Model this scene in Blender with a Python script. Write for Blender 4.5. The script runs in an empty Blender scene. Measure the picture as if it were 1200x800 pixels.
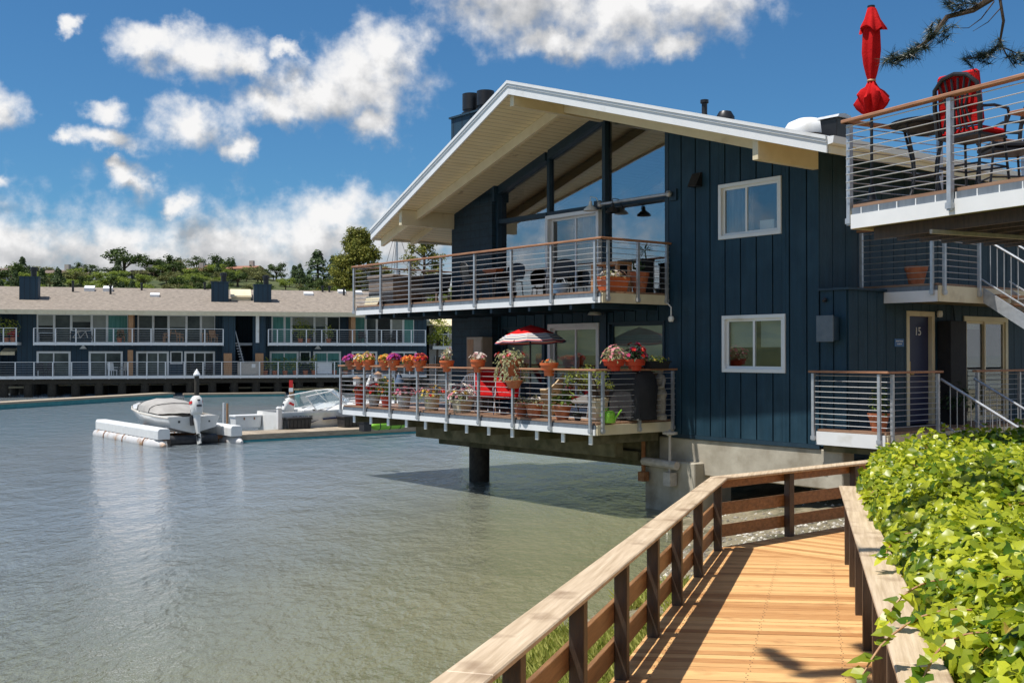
import bpy, math, random
from mathutils import Vector, Matrix
R = math.radians
random.seed(7)
rnd = random.random
def ru(a, b): return a + (b - a) * rnd()
S = bpy.context.scene
COL = S.collection
WATER = -3.35
# ------------------------------------------------------------------ camera
F, PITCH = 1319.0, .0105
cam = bpy.data.objects.new('camera', bpy.data.cameras.new('camera'))
COL.objects.link(cam)
cam.rotation_euler = (math.pi / 2 + PITCH, 0, 0)
cam.data.sensor_width = 36
cam.data.lens = F / 1200 * 36
cam.data.clip_end = 6000
cam.data.clip_start = .1
S.camera = cam
def ray(px, py):
    x = (px - 600) / F; h = (400 - py) / F
    c, s = math.cos(PITCH), math.sin(PITCH)
    return Vector((x, c - h * s, s + h * c))
def PY(px, py, Y):            # point of that sight line at distance Y
    d = ray(px, py); return d * (Y / d.y)
def PZ(px, py, z):            # point of that sight line at height z
    d = ray(px, py); return d * (z / d.z)
# ------------------------------------------------------------------ frames: local -> world
class Frame:
    def __init__(s, o, ang):  # ang: direction of local x in the ground plane
        s.o = Vector((o[0], o[1], 0)); s.a = ang
        s.u = Vector((math.cos(ang), math.sin(ang), 0)); s.v = Vector((-math.sin(ang), math.cos(ang), 0))
    def __call__(s, p): return s.o + s.u * p[0] + s.v * p[1] + Vector((0, 0, p[2]))
    def on_v(s, px, py, v):   # sight line met by the upright plane local y = v -> (u, z)
        d = ray(px, py); t = (s.o.dot(s.v) + v) / d.dot(s.v)
        p = d * t; return ((p - s.o).dot(s.u), p.z)
    def on_u(s, px, py, u):
        d = ray(px, py); t = (s.o.dot(s.u) + u) / d.dot(s.u)
        p = d * t; return ((p - s.o).dot(s.v), p.z)
WF = Frame((0, 0), 0)
HF = Frame((1.839, 23.084), -.903)           # the house: x along its front, y into it
RF = Frame((4.37, 14.40), math.atan2(-.894, .447))   # the raised deck on the right
WM = {}
# ------------------------------------------------------------------ mesh builder
class MB:
    def __init__(s, fr=WF): s.v = []; s.f = []; s.m = []; s.fr = fr; s.mi = 0
    def add(s, pts, faces):
        n = len(s.v); s.v += [s.fr(p) for p in pts]
        s.f += [tuple(i + n for i in f) for f in faces]; s.m += [s.mi] * len(faces); return s
    def box(s, x0, x1, y0, y1, z0, z1):
        p = [(x, y, z) for z in (z0, z1) for y in (y0, y1) for x in (x0, x1)]
        return s.add(p, [(0, 2, 3, 1), (4, 5, 7, 6), (0, 1, 5, 4), (2, 6, 7, 3), (0, 4, 6, 2), (1, 3, 7, 5)])
    def prism(s, poly, vec):
        n = len(poly); a = [Vector(p) for p in poly]; b = [p + Vector(vec) for p in a]
        return s.add(a + b, [tuple(range(n))[::-1], tuple(range(n, 2 * n))] + [(i, (i + 1) % n, n + (i + 1) % n, n + i) for i in range(n)])
    def bar(s, p, q, w, h, up=(0, 0, 1)):
        p, q = Vector(p), Vector(q); d = (q - p).normalized(); up = Vector(up)
        if abs(d.dot(up)) > .98: up = Vector((0, 1, 0))
        x = d.cross(up).normalized() * (w / 2); y = x.cross(d).normalized() * (h / 2)
        return s.prism([p - x - y, p + x - y, p + x + y, p - x + y], q - p)
    def tube(s, pts, r, n=8, caps=True):
        pts = [Vector(p) for p in pts]; k = len(pts)
        rs = r if isinstance(r, (list, tuple)) else [r] * k
        ring = []; prev = None
        for i, p in enumerate(pts):
            d = (pts[min(i + 1, k - 1)] - pts[max(i - 1, 0)]).normalized()
            ref = prev if prev is not None else (Vector((0, 0, 1)) if abs(d.z) < .9 else Vector((1, 0, 0)))
            x = (ref - d * ref.dot(d)).normalized(); prev = x; y = d.cross(x)
            ring += [p + (x * math.cos(2 * math.pi * j / n) + y * math.sin(2 * math.pi * j / n)) * rs[i] for j in range(n)]
        fs = [(i * n + j, i * n + (j + 1) % n, (i + 1) * n + (j + 1) % n, (i + 1) * n + j) for i in range(k - 1) for j in range(n)]
        if caps: fs += [tuple(range(n))[::-1], tuple(range((k - 1) * n, k * n))]
        return s.add(ring, fs)
    def lathe(s, prof, c=(0, 0, 0), n=16, sx=1, sy=1, rot=0):
        k = len(prof); pts = []
        for r, z in prof:
            for j in range(n):
                a = 2 * math.pi * j / n; x, y = r * sx * math.cos(a), r * sy * math.sin(a)
                pts.append((c[0] + x * math.cos(rot) - y * math.sin(rot), c[1] + x * math.sin(rot) + y * math.cos(rot), c[2] + z))
        fs = [(i * n + j, i * n + (j + 1) % n, (i + 1) * n + (j + 1) % n, (i + 1) * n + j) for i in range(k - 1) for j in range(n)]
        if prof[0][0] > 0: fs.append(tuple(range(n))[::-1])
        if prof[-1][0] > 0: fs.append(tuple(range((k - 1) * n, k * n)))
        return s.add(pts, fs)
    def loft(s, secs, closed=False, caps=False):
        n = len(secs[0]); k = len(secs); pts = [p for q in secs for p in q]
        m = n if closed else n - 1
        fs = [(i * n + j, i * n + (j + 1) % n, (i + 1) * n + (j + 1) % n, (i + 1) * n + j) for i in range(k - 1) for j in range(m)]
        if caps: fs += [tuple(range(n))[::-1], tuple(range((k - 1) * n, k * n))]
        return s.add(pts, fs)
    def leaf(s, c, nrm, d, L, W, fold=.25, kind=0):
        c = Vector(c); nrm = Vector(nrm).normalized(); d = Vector(d); d = d - nrm * d.dot(nrm)
        if d.length < 1e-4: d = nrm.orthogonal()
        d.normalize(); x = nrm.cross(d); up = nrm * (W * fold)
        if kind == 0:
            return s.add([c, c + d * L * .5 + x * W * .5 + up, c + d * L, c + d * L * .5 - x * W * .5 + up], [(0, 1, 2), (0, 2, 3)])
        dr = nrm * (-L * .12)
        P = [c, c + d * L * .55, c + d * L + dr * 1.6]
        Rr = [c + d * L * -.08 + x * W * .3 + up * .6, c + d * L * .22 + x * W * .52 + up, c + d * L * .47 + x * W * .30 + up * .8 + dr * .3, c + d * L * .68 + x * W * .26 + up * .5 + dr * .8]
        Ll = [c + d * L * -.08 - x * W * .3 + up * .6, c + d * L * .22 - x * W * .52 + up, c + d * L * .47 - x * W * .30 + up * .8 + dr * .3, c + d * L * .68 - x * W * .26 + up * .5 + dr * .8]
        return s.add(P + Rr + Ll, [(0, 3, 4), (0, 4, 5, 1), (1, 5, 6), (1, 6, 2), (0, 8, 7), (0, 1, 9, 8), (1, 10, 9), (1, 2, 10)])
    def text(s, body, size, org, ex, ey, extrude=.004):
        cu = bpy.data.curves.new('t', 'FONT'); cu.body = body; cu.size = size; cu.align_x = 'CENTER'; cu.align_y = 'CENTER'; cu.extrude = extrude
        o = bpy.data.objects.new('t', cu); COL.objects.link(o)
        me = o.to_mesh(); ex, ey, org = Vector(ex), Vector(ey), Vector(org); ez = ex.cross(ey)
        s.add([org + ex * v.co.x + ey * v.co.y + ez * v.co.z for v in me.vertices], [tuple(p.vertices) for p in me.polygons])
        o.to_mesh_clear(); bpy.data.objects.remove(o); bpy.data.curves.remove(cu); return s
    def build(s, name, mats, parent=None, smooth=False, bevel=0, label=None, base=None):
        me = bpy.data.meshes.new(name)
        if parent is not None: inv = WM[parent.name].inverted()
        else:
            b = base if base is not None else Vector((sum(v.x for v in s.v) / len(s.v), sum(v.y for v in s.v) / len(s.v), min(v.z for v in s.v)))
            inv = Matrix.Translation(-Vector(b))
        me.from_pydata([inv @ v for v in s.v], [], s.f)
        mats = mats if isinstance(mats, (list, tuple)) else [mats]
        for m in mats: me.materials.append(m)
        if len(mats) > 1: me.polygons.foreach_set('material_index', s.m)
        if smooth: me.polygons.foreach_set('use_smooth', [True] * len(s.f))
        me.update()
        o = bpy.data.objects.new(name, me); COL.objects.link(o)
        if parent is not None: o.parent = parent; WM[o.name] = WM[parent.name]
        else: o.location = b; WM[o.name] = Matrix.Translation(Vector(b))
        if bevel:
            bm = o.modifiers.new('bevel', 'BEVEL'); bm.width = bevel; bm.segments = 1; bm.limit_method = 'ANGLE'
        if smooth is True:
            es = o.modifiers.new('split', 'EDGE_SPLIT'); es.split_angle = R(40)
        if label: o['label'] = label
        return o
def tag(o, label, cat, group=None):
    o['label'] = label; o['category'] = cat
    if group: o['group'] = group
    return o
def thing(name, label, cat, loc, rotz=0, group=None):
    o = bpy.data.objects.new(name, None); COL.objects.link(o); o.location = loc; o.rotation_euler = (0, 0, rotz)
    o.empty_display_size = .2
    WM[o.name] = Matrix.Translation(Vector(loc)) @ Matrix.Rotation(rotz, 4, 'Z')
    return tag(o, label, cat, group)
def structure(o): o['kind'] = 'structure'; return o
def dup(root, loc, rotz=0, scale=1, label=None, group=None):
    def cp(o, par):
        c = o.copy(); COL.objects.link(c)
        if par: c.parent = par
        for ch in o.children: cp(ch, c)
        return c
    kids = list(root.children); r = root.copy(); COL.objects.link(r)
    for ch in kids: cp(ch, r)
    r.location = loc; r.rotation_euler = (0, 0, rotz); r.scale = (scale,) * 3 if not isinstance(scale, tuple) else scale
    if label: r['label'] = label
    if group: r['group'] = group
    return r
def loc_frame(o):           # frame of a thing, for building its parts in local coordinates
    m = WM[o.name].copy()
    return lambda p: m @ Vector(p)
# ------------------------------------------------------------------ materials
def mat(name, c1, c2=None, scale=6, stretch=(1, 1, 1), rough=.6, bump=0, metal=0, island=0, detail=6, spec=.5, bscale=None, ramp=(.35, .7), trans=0, coat=0, dirt=None, rot=0):
    m = bpy.data.materials.new(name); m.use_nodes = True; nt = m.node_tree; N, L = nt.nodes, nt.links
    b = N['Principled BSDF']; b.inputs['Roughness'].default_value = rough; b.inputs['Metallic'].default_value = metal
    b.inputs['Specular IOR Level'].default_value = spec
    if coat: b.inputs['Coat Weight'].default_value = coat; b.inputs['Coat Roughness'].default_value = .08
    c4 = lambda c: (c[0], c[1], c[2], 1)
    b.inputs['Base Color'].default_value = c4(c1)
    tc = N.new('ShaderNodeTexCoord'); mp = N.new('ShaderNodeMapping'); mp.inputs['Scale'].default_value = stretch
    if rot:
        vr = N.new('ShaderNodeVectorRotate'); vr.rotation_type = 'Z_AXIS'; vr.inputs['Angle'].default_value = rot; L.new(tc.outputs['Object'], vr.inputs['Vector']); L.new(vr.outputs[0], mp.inputs[0])
    else: L.new(tc.outputs['Object'], mp.inputs[0])
    col = None
    if c2:
        nz = N.new('ShaderNodeTexNoise'); nz.inputs['Scale'].default_value = scale; nz.inputs['Detail'].default_value = detail; nz.inputs['Roughness'].default_value = .6
        L.new(mp.outputs[0], nz.inputs['Vector'])
        rp = N.new('ShaderNodeValToRGB'); rp.color_ramp.elements[0].position = ramp[0]; rp.color_ramp.elements[1].position = ramp[1]
        rp.color_ramp.elements[0].color = c4(c1); rp.color_ramp.elements[1].color = c4(c2)
        L.new(nz.outputs['Fac'], rp.inputs['Fac']); col = rp.outputs['Color']
        if island:
            g = N.new('ShaderNodeNewGeometry'); ad = N.new('ShaderNodeMath'); ad.operation = 'MULTIPLY_ADD'
            sb = N.new('ShaderNodeMath'); sb.operation = 'SUBTRACT'; sb.inputs[1].default_value = .5
            L.new(g.outputs['Random Per Island'], sb.inputs[0]); L.new(sb.outputs[0], ad.inputs[0]); ad.inputs[1].default_value = island
            L.new(nz.outputs['Fac'], ad.inputs[2]); L.new(ad.outputs[0], rp.inputs['Fac'])
    if dirt:                # (colour, scale, low, high): blotches of another colour
        n2 = N.new('ShaderNodeTexNoise'); n2.inputs['Scale'].default_value = dirt[1]; n2.inputs['Detail'].default_value = 8
        L.new(tc.outputs['Object'], n2.inputs['Vector'])
        mr = N.new('ShaderNodeMapRange'); mr.inputs['From Min'].default_value = dirt[2]; mr.inputs['From Max'].default_value = dirt[3]
        L.new(n2.outputs['Fac'], mr.inputs['Value'])
        mx = N.new('ShaderNodeMix'); mx.data_type = 'RGBA'; mx.inputs[6].default_value = c4(c1); mx.inputs[7].default_value = c4(dirt[0])
        if col: L.new(col, mx.inputs[6])
        L.new(mr.outputs[0], mx.inputs[0]); col = mx.outputs[2]
    if col: L.new(col, b.inputs['Base Color'])
    if bump:
        n3 = N.new('ShaderNodeTexNoise'); n3.inputs['Scale'].default_value = bscale or scale * 3; n3.inputs['Detail'].default_value = 5
        L.new(mp.outputs[0], n3.inputs['Vector'])
        bp = N.new('ShaderNodeBump'); bp.inputs['Strength'].default_value = bump; bp.inputs['Distance'].default_value = .02
        L.new(n3.outputs['Fac'], bp.inputs['Height']); L.new(bp.outputs[0], b.inputs['Normal'])
    if trans:
        t = N.new('ShaderNodeBsdfTranslucent'); ms = N.new('ShaderNodeMixShader'); ms.inputs[0].default_value = trans
        if col: L.new(col, t.inputs[0])
        else: t.inputs[0].default_value = c4(c1)
        L.new(b.outputs[0], ms.inputs[1]); L.new(t.outputs[0], ms.inputs[2]); L.new(ms.outputs[0], N['Material Output'].inputs[0])
    return m
def leafmat(name, dark, light, trans=.35, rough=.45, spec=.4):
    m = mat(name, dark, rough=rough, spec=spec, trans=trans); nt = m.node_tree; N, L = nt.nodes, nt.links
    g = N.new('ShaderNodeNewGeometry'); rp = N.new('ShaderNodeValToRGB')
    rp.color_ramp.elements[0].color = (*dark, 1); rp.color_ramp.elements[1].color = (*light, 1)
    L.new(g.outputs['Random Per Island'], rp.inputs[0])
    for n in N:
        if n.type == 'BSDF_PRINCIPLED': L.new(rp.outputs[0], n.inputs['Base Color'])
        if n.type == 'BSDF_TRANSLUCENT': L.new(rp.outputs[0], n.inputs[0])
    return m
def grooves(m, axis, period, width, depth=.4, dark=.35, axis2=None, period2=None):
    """board joints: narrow dark lines every <period> metres along a local axis of the part"""
    nt = m.node_tree; N, L = nt.nodes, nt.links; b = N['Principled BSDF']
    tc = N.new('ShaderNodeTexCoord'); sp = N.new('ShaderNodeSeparateXYZ'); L.new(tc.outputs['Object'], sp.inputs[0])
    def line(ax, per):
        a = N.new('ShaderNodeMath'); a.operation = 'PINGPONG'; a.inputs[1].default_value = per / 2; L.new(sp.outputs[ax], a.inputs[0])
        c = N.new('ShaderNodeMath'); c.operation = 'LESS_THAN'; c.inputs[1].default_value = width / 2; L.new(a.outputs[0], c.inputs[0]); return c.outputs[0]
    f = line(axis, period)
    if axis2 is not None:
        mxx = N.new('ShaderNodeMath'); mxx.operation = 'MAXIMUM'; L.new(f, mxx.inputs[0]); L.new(line(axis2, period2), mxx.inputs[1]); f = mxx.outputs[0]
    mx = N.new('ShaderNodeMix'); mx.data_type = 'RGBA'; mx.blend_type = 'MULTIPLY'; L.new(f, mx.inputs[0])
    src = b.inputs['Base Color'].links
    if src: L.new(src[0].from_socket, mx.inputs[6])
    else: mx.inputs[6].default_value = b.inputs['Base Color'].default_value
    mx.inputs[7].default_value = (dark, dark, dark, 1); L.new(mx.outputs[2], b.inputs['Base Color'])
    bp = N.new('ShaderNodeBump'); bp.invert = True; bp.inputs['Strength'].default_value = depth; bp.inputs['Distance'].default_value = .01
    L.new(f, bp.inputs['Height']); ol = b.inputs['Normal'].links
    if ol: L.new(ol[0].from_socket, bp.inputs['Normal'])
    L.new(bp.outputs[0], b.inputs['Normal'])
    return m
def glassmat(name, tint=(.8, .85, .85), refl=.18):
    m = bpy.data.materials.new(name); m.use_nodes = True; nt = m.node_tree; N, L = nt.nodes, nt.links; N.remove(N['Principled BSDF'])
    t = N.new('ShaderNodeBsdfTransparent'); t.inputs[0].default_value = (*tint, 1)
    g = N.new('ShaderNodeBsdfGlossy'); g.inputs['Roughness'].default_value = .01; g.inputs[0].default_value = (.95, .97, 1, 1)
    nz = N.new('ShaderNodeTexNoise'); nz.inputs['Scale'].default_value = 1.2; tc = N.new('ShaderNodeTexCoord'); L.new(tc.outputs['Object'], nz.inputs['Vector'])
    bp = N.new('ShaderNodeBump'); bp.inputs['Strength'].default_value = .05; bp.inputs['Distance'].default_value = .02; L.new(nz.outputs[0], bp.inputs['Height']); L.new(bp.outputs[0], g.inputs['Normal'])
    fr = N.new('ShaderNodeFresnel'); bf = N.new('ShaderNodeNewGeometry'); io = N.new('ShaderNodeMath'); io.operation = 'MULTIPLY_ADD'; io.inputs[1].default_value = -.83333; io.inputs[2].default_value = 1.5; L.new(bf.outputs['Backfacing'], io.inputs[0]); L.new(io.outputs[0], fr.inputs[0])
    a = N.new('ShaderNodeMath'); a.operation = 'MULTIPLY_ADD'; a.inputs[1].default_value = 1.6; a.inputs[2].default_value = refl; a.use_clamp = True
    L.new(fr.outputs[0], a.inputs[0]); ms = N.new('ShaderNodeMixShader'); L.new(a.outputs[0], ms.inputs[0])
    L.new(t.outputs[0], ms.inputs[1]); L.new(g.outputs[0], ms.inputs[2]); L.new(ms.outputs[0], N['Material Output'].inputs[0])
    return m
M = {}
NAVY = (.011, .040, .068)
M['siding'] = mat('navy_siding', (.008, .033, .054), (.013, .048, .078), scale=3, stretch=(3, 3, .35), rough=.55, bump=.35, bscale=30, spec=.35, dirt=((.030, .075, .108), 1.1, .52, .85))
M['trimnavy'] = mat('navy_trim', (.010, .030, .050), (.014, .042, .066), rough=.5)
M['block'] = grooves(mat('navy_block', (.010, .028, .045), (.016, .044, .066), scale=9, rough=.7, bump=.4), 0, .40, .012, .5, .35, 2, .20)
M['farsiding'] = grooves(mat('far_navy_siding', (.010, .036, .062), (.014, .05, .082), scale=2, stretch=(2, 2, .2), rough=.6), 0, .4, .04, .4, .4)
M['white'] = mat('white_paint', (.76, .77, .77), (.82, .83, .83), scale=3, rough=.45, dirt=((.5, .47, .4), 1.6, .62, .85))
M['cream'] = mat('cream_paint', (.70, .60, .40), (.78, .69, .48), scale=2.5, rough=.5, dirt=((.5, .4, .24), 2.2, .62, .85))
M['soffit'] = grooves(mat('cream_boards', (.76, .66, .42), (.86, .77, .54), scale=2.2, stretch=(6, .5, 1), rough=.55, bump=.15, dirt=((.42, .33, .2), 3.1, .66, .8)), 0, .15, .012, .5, .45)
M['flash'] = mat('zinc_flashing', (.13, .155, .185), (.19, .22, .25), scale=3, stretch=(4, 4, .5), rough=.5, metal=.1)
M['galv'] = mat('galvanised_steel', (.42, .44, .46), (.58, .60, .62), scale=9, rough=.42, metal=.55)
M['cable'] = mat('steel_cable', (.62, .63, .64), rough=.35, metal=.7)
M['rail'] = mat('redwood_rail', (.30, .13, .065), (.46, .24, .13), scale=4, stretch=(.8, 8, 8), rough=.5)
M['shingle'] = mat('dark_shingle', (.05, .048, .046), (.11, .10, .09), scale=14, rough=.85, bump=.5)
M['farshingle'] = mat('weathered_shingle', (.10, .082, .066), (.39, .33, .27), scale=3.2, stretch=(1, 3.5, 3.5), rough=.9, bump=.4, detail=10, ramp=(.3, .72))
M['deckwood'] = mat('brown_deck_boards', (.22, .12, .07), (.36, .22, .14), scale=3, stretch=(.6, 7, 7), rough=.6, island=.5)
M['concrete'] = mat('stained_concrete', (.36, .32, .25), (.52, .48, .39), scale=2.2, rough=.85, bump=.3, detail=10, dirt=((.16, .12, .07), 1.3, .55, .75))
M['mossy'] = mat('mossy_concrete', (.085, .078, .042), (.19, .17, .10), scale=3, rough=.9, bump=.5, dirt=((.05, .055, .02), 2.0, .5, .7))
M['pile'] = mat('dark_pile', (.030, .026, .02), (.07, .06, .045), scale=8, rough=.85, bump=.6)
M['plank'] = mat('cedar_planks', (.43, .20, .070), (.76, .46, .195), scale=2.4, stretch=(1.4, 16, 16), rough=.5, bump=.25, bscale=9, island=.75, ramp=(.15, .85), dirt=((.30, .13, .05), 2.6, .58, .8))
M['railboard'] = mat('brown_stained_rail', (.18, .088, .034), (.34, .175, .075), scale=2.5, stretch=(9, .8, 9), rough=.45, bump=.25, bscale=6, rot=.275)
M['capboard'] = mat('worn_cap_board', (.46, .345, .22), (.68, .54, .38), scale=2.2, stretch=(14, .6, 4), rough=.5, bump=.2, bscale=5, rot=.275, dirt=((.26, .17, .10), 2.6, .56, .74))
M['bpost'] = mat('dark_stained_post', (.045, .032, .024), (.085, .058, .04), scale=4, stretch=(6, 6, 1), rough=.5, bump=.2)
M['terra'] = mat('terracotta', (.42, .115, .045), (.56, .19, .085), scale=7, rough=.7, dirt=((.60, .36, .24), 8, .60, .78))
M['orange'] = mat('orange_plastic', (.62, .13, .035), (.68, .17, .05), scale=5, rough=.45)
M['redpot'] = mat('red_plastic', (.55, .055, .022), (.62, .075, .03), scale=5, rough=.38)
M['stonepot'] = mat('buff_pot', (.50, .40, .26), (.64, .53, .37), scale=9, rough=.7, bump=.2)
M['greypot'] = mat('grey_pot', (.40, .37, .33), (.55, .51, .46), scale=9, rough=.7, bump=.2)
M['soil'] = mat('potting_soil', (.03, .02, .012), (.06, .04, .025), scale=30, rough=.95)
M['black'] = mat('black_metal', (.012, .012, .013), (.02, .02, .022), scale=8, rough=.4)
M['blackfab'] = mat('black_cover', (.010, .010, .012), (.018, .018, .02), scale=5, rough=.75, bump=.3)
M['redfab'] = mat('red_canvas', (.42, .008, .010), (.60, .018, .018), scale=5, rough=.9, bump=.3, bscale=40, spec=.1)
M['plwhite'] = mat('white_plastic', (.70, .70, .69), (.78, .78, .76), scale=4, rough=.35)
M['wicker'] = mat('wicker', (.50, .34, .17), (.66, .48, .27), scale=30, rough=.6, bump=.4)
M['wood'] = mat('teak_wood', (.34, .17, .075), (.48, .27, .13), scale=4, stretch=(6, 6, 1), rough=.5)
M['greywood'] = mat('grey_brown_wood', (.13, .10, .08), (.22, .17, .135), scale=4, stretch=(1, 6, 6), rough=.6, island=.4)
M['gel'] = mat('white_gelcoat', (.72, .71, .67), (.78, .77, .74), scale=3, rough=.22, coat=.4, dirt=((.52, .46, .34), 1.5, .6, .85))
M['tarp'] = mat('grey_boat_cover', (.30, .285, .265), (.40, .385, .36), scale=2.4, rough=.8, bump=.5, bscale=4)
M['dockwood'] = mat('weathered_dock', (.26, .21, .15), (.42, .35, .26), scale=3, stretch=(1, 6, 6), rough=.8, bump=.3, island=.4)
M['teal'] = mat('teal_float', (.03, .22, .24), (.05, .30, .32), scale=3, rough=.5)
M['bin'] = mat('black_bin', (.022, .022, .024), (.045, .045, .047), scale=8, rough=.5)
M['green'] = mat('lime_plastic', (.22, .52, .03), (.28, .60, .05), scale=4, rough=.4)
M['interior'] = mat('interior_plaster', (.20, .17, .14), (.26, .22, .18), scale=2, rough=.9)
M['intfloor'] = mat('interior_floor', (.13, .08, .05), (.2, .13, .08), scale=3, rough=.4)
M['blind'] = mat('roller_blind', (.46, .49, .44), (.54, .57, .51), scale=3, rough=.8)
M['curtain'] = mat('grey_curtain', (.12, .13, .16), (.24, .25, .28), scale=4, stretch=(6, 6, .4), rough=.9)
M['door'] = mat('navy_door', (.012, .016, .06), (.016, .022, .075), scale=3, rough=.4)
M['glass'] = glassmat('window_glass', (.84, .88, .88), .05)
M['skyglass'] = glassmat('gable_glass', (.70, .73, .75), .19)
M['farglass'] = mat('far_glass', (.008, .013, .014), (.04, .058, .056), scale=.5, rough=.08, spec=.2)
M['farglass2'] = mat('far_glass_pale', (.03, .045, .045), (.12, .15, .14), scale=.6, rough=.1, spec=.2)
M['farblind'] = mat('far_blind', (.26, .28, .26), (.36, .38, .35), scale=1, rough=.7)
M['tealglass'] = mat('teal_curtain', (.05, .22, .20), (.12, .34, .30), scale=2, stretch=(5, 5, .3), rough=.6)
M['cabin'] = mat('beige_laminate', (.36, .28, .21), (.44, .36, .28), scale=3, rough=.5)
M['stone'] = mat('grey_statue_stone', (.20, .18, .15), (.36, .33, .28), scale=12, rough=.9, bump=.4)
M['blue'] = mat('sign_blue', (.03, .13, .32), rough=.4)
M['lampwhite'] = mat('enamel_white', (.78, .77, .72), rough=.3)
M['brass'] = mat('brass', (.5, .32, .1), rough=.3, metal=.8)
M['rust'] = mat('rusty_steel', (.22, .085, .03), (.38, .18, .08), scale=9, rough=.85)
M['pontoon'] = mat('grey_pontoon', (.50, .49, .48), (.62, .61, .60), scale=3, rough=.5, dirt=((.36, .2, .09), 2.0, .55, .7))
M['trunk'] = mat('bark', (.055, .038, .026), (.12, .085, .06), scale=8, stretch=(1, 1, .3), rough=.95, bump=.8)
M['navyblue'] = mat('navy_vinyl', (.01, .02, .10), rough=.4)
M['red'] = mat('bright_red', (.60, .02, .018), rough=.5)
# leaves
M['ivy'] = leafmat('ivy_leaf', (.055, .14, .006), (.62, .65, .04), .45, .34, .45)
M['oldleaf'] = leafmat('yellowed_leaf', (.20, .10, .015), (.62, .48, .10), .3)
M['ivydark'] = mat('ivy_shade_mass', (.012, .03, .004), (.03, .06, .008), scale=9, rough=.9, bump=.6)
M['pine'] = leafmat('pine_needles', (.008, .018, .009), (.03, .05, .02), .15)
M['leaf'] = leafmat('pot_leaf', (.06, .13, .015), (.24, .32, .05))
M['leafy'] = leafmat('yellow_green_leaf', (.15, .22, .02), (.44, .46, .08))
M['leafd'] = leafmat('dark_leaf', (.012, .035, .012), (.05, .10, .03), .2)
M['leafpale'] = leafmat('pale_leaf', (.25, .30, .14), (.55, .52, .30))
for nm, a, b in (('fl_red', (.45, .01, .008), (.75, .05, .03)), ('fl_pink', (.65, .16, .22), (.85, .50, .50)), ('fl_purple', (.30, .03, .32), (.62, .10, .45)),
                 ('fl_orange', (.72, .12, .02), (.85, .32, .06)), ('fl_white', (.70, .62, .55), (.85, .80, .74)), ('fl_yellow', (.70, .42, .05), (.82, .62, .16)), ('fl_magenta', (.62, .03, .16), (.80, .15, .30))):
    M[nm] = leafmat(nm, a, b, .25)
M['tree1'] = leafmat('oak_leaves', (.03, .06, .016), (.12, .17, .045), .2, .6, .2)
M['tree2'] = leafmat('bright_leaves', (.11, .17, .02), (.32, .38, .07), .25, .6, .2)
M['tree3'] = leafmat('conifer_leaves', (.03, .06, .022), (.10, .14, .05), .15, .6, .2)
M['tree4'] = leafmat('olive_leaves', (.10, .115, .04), (.27, .27, .10), .2, .6, .2)
M['tree5'] = leafmat('golden_pine_leaves', (.06, .09, .014), (.32, .31, .06), .25, .6, .2)
M['grass'] = leafmat('marsh_grass', (.22, .27, .03), (.58, .56, .16), .35)
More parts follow.
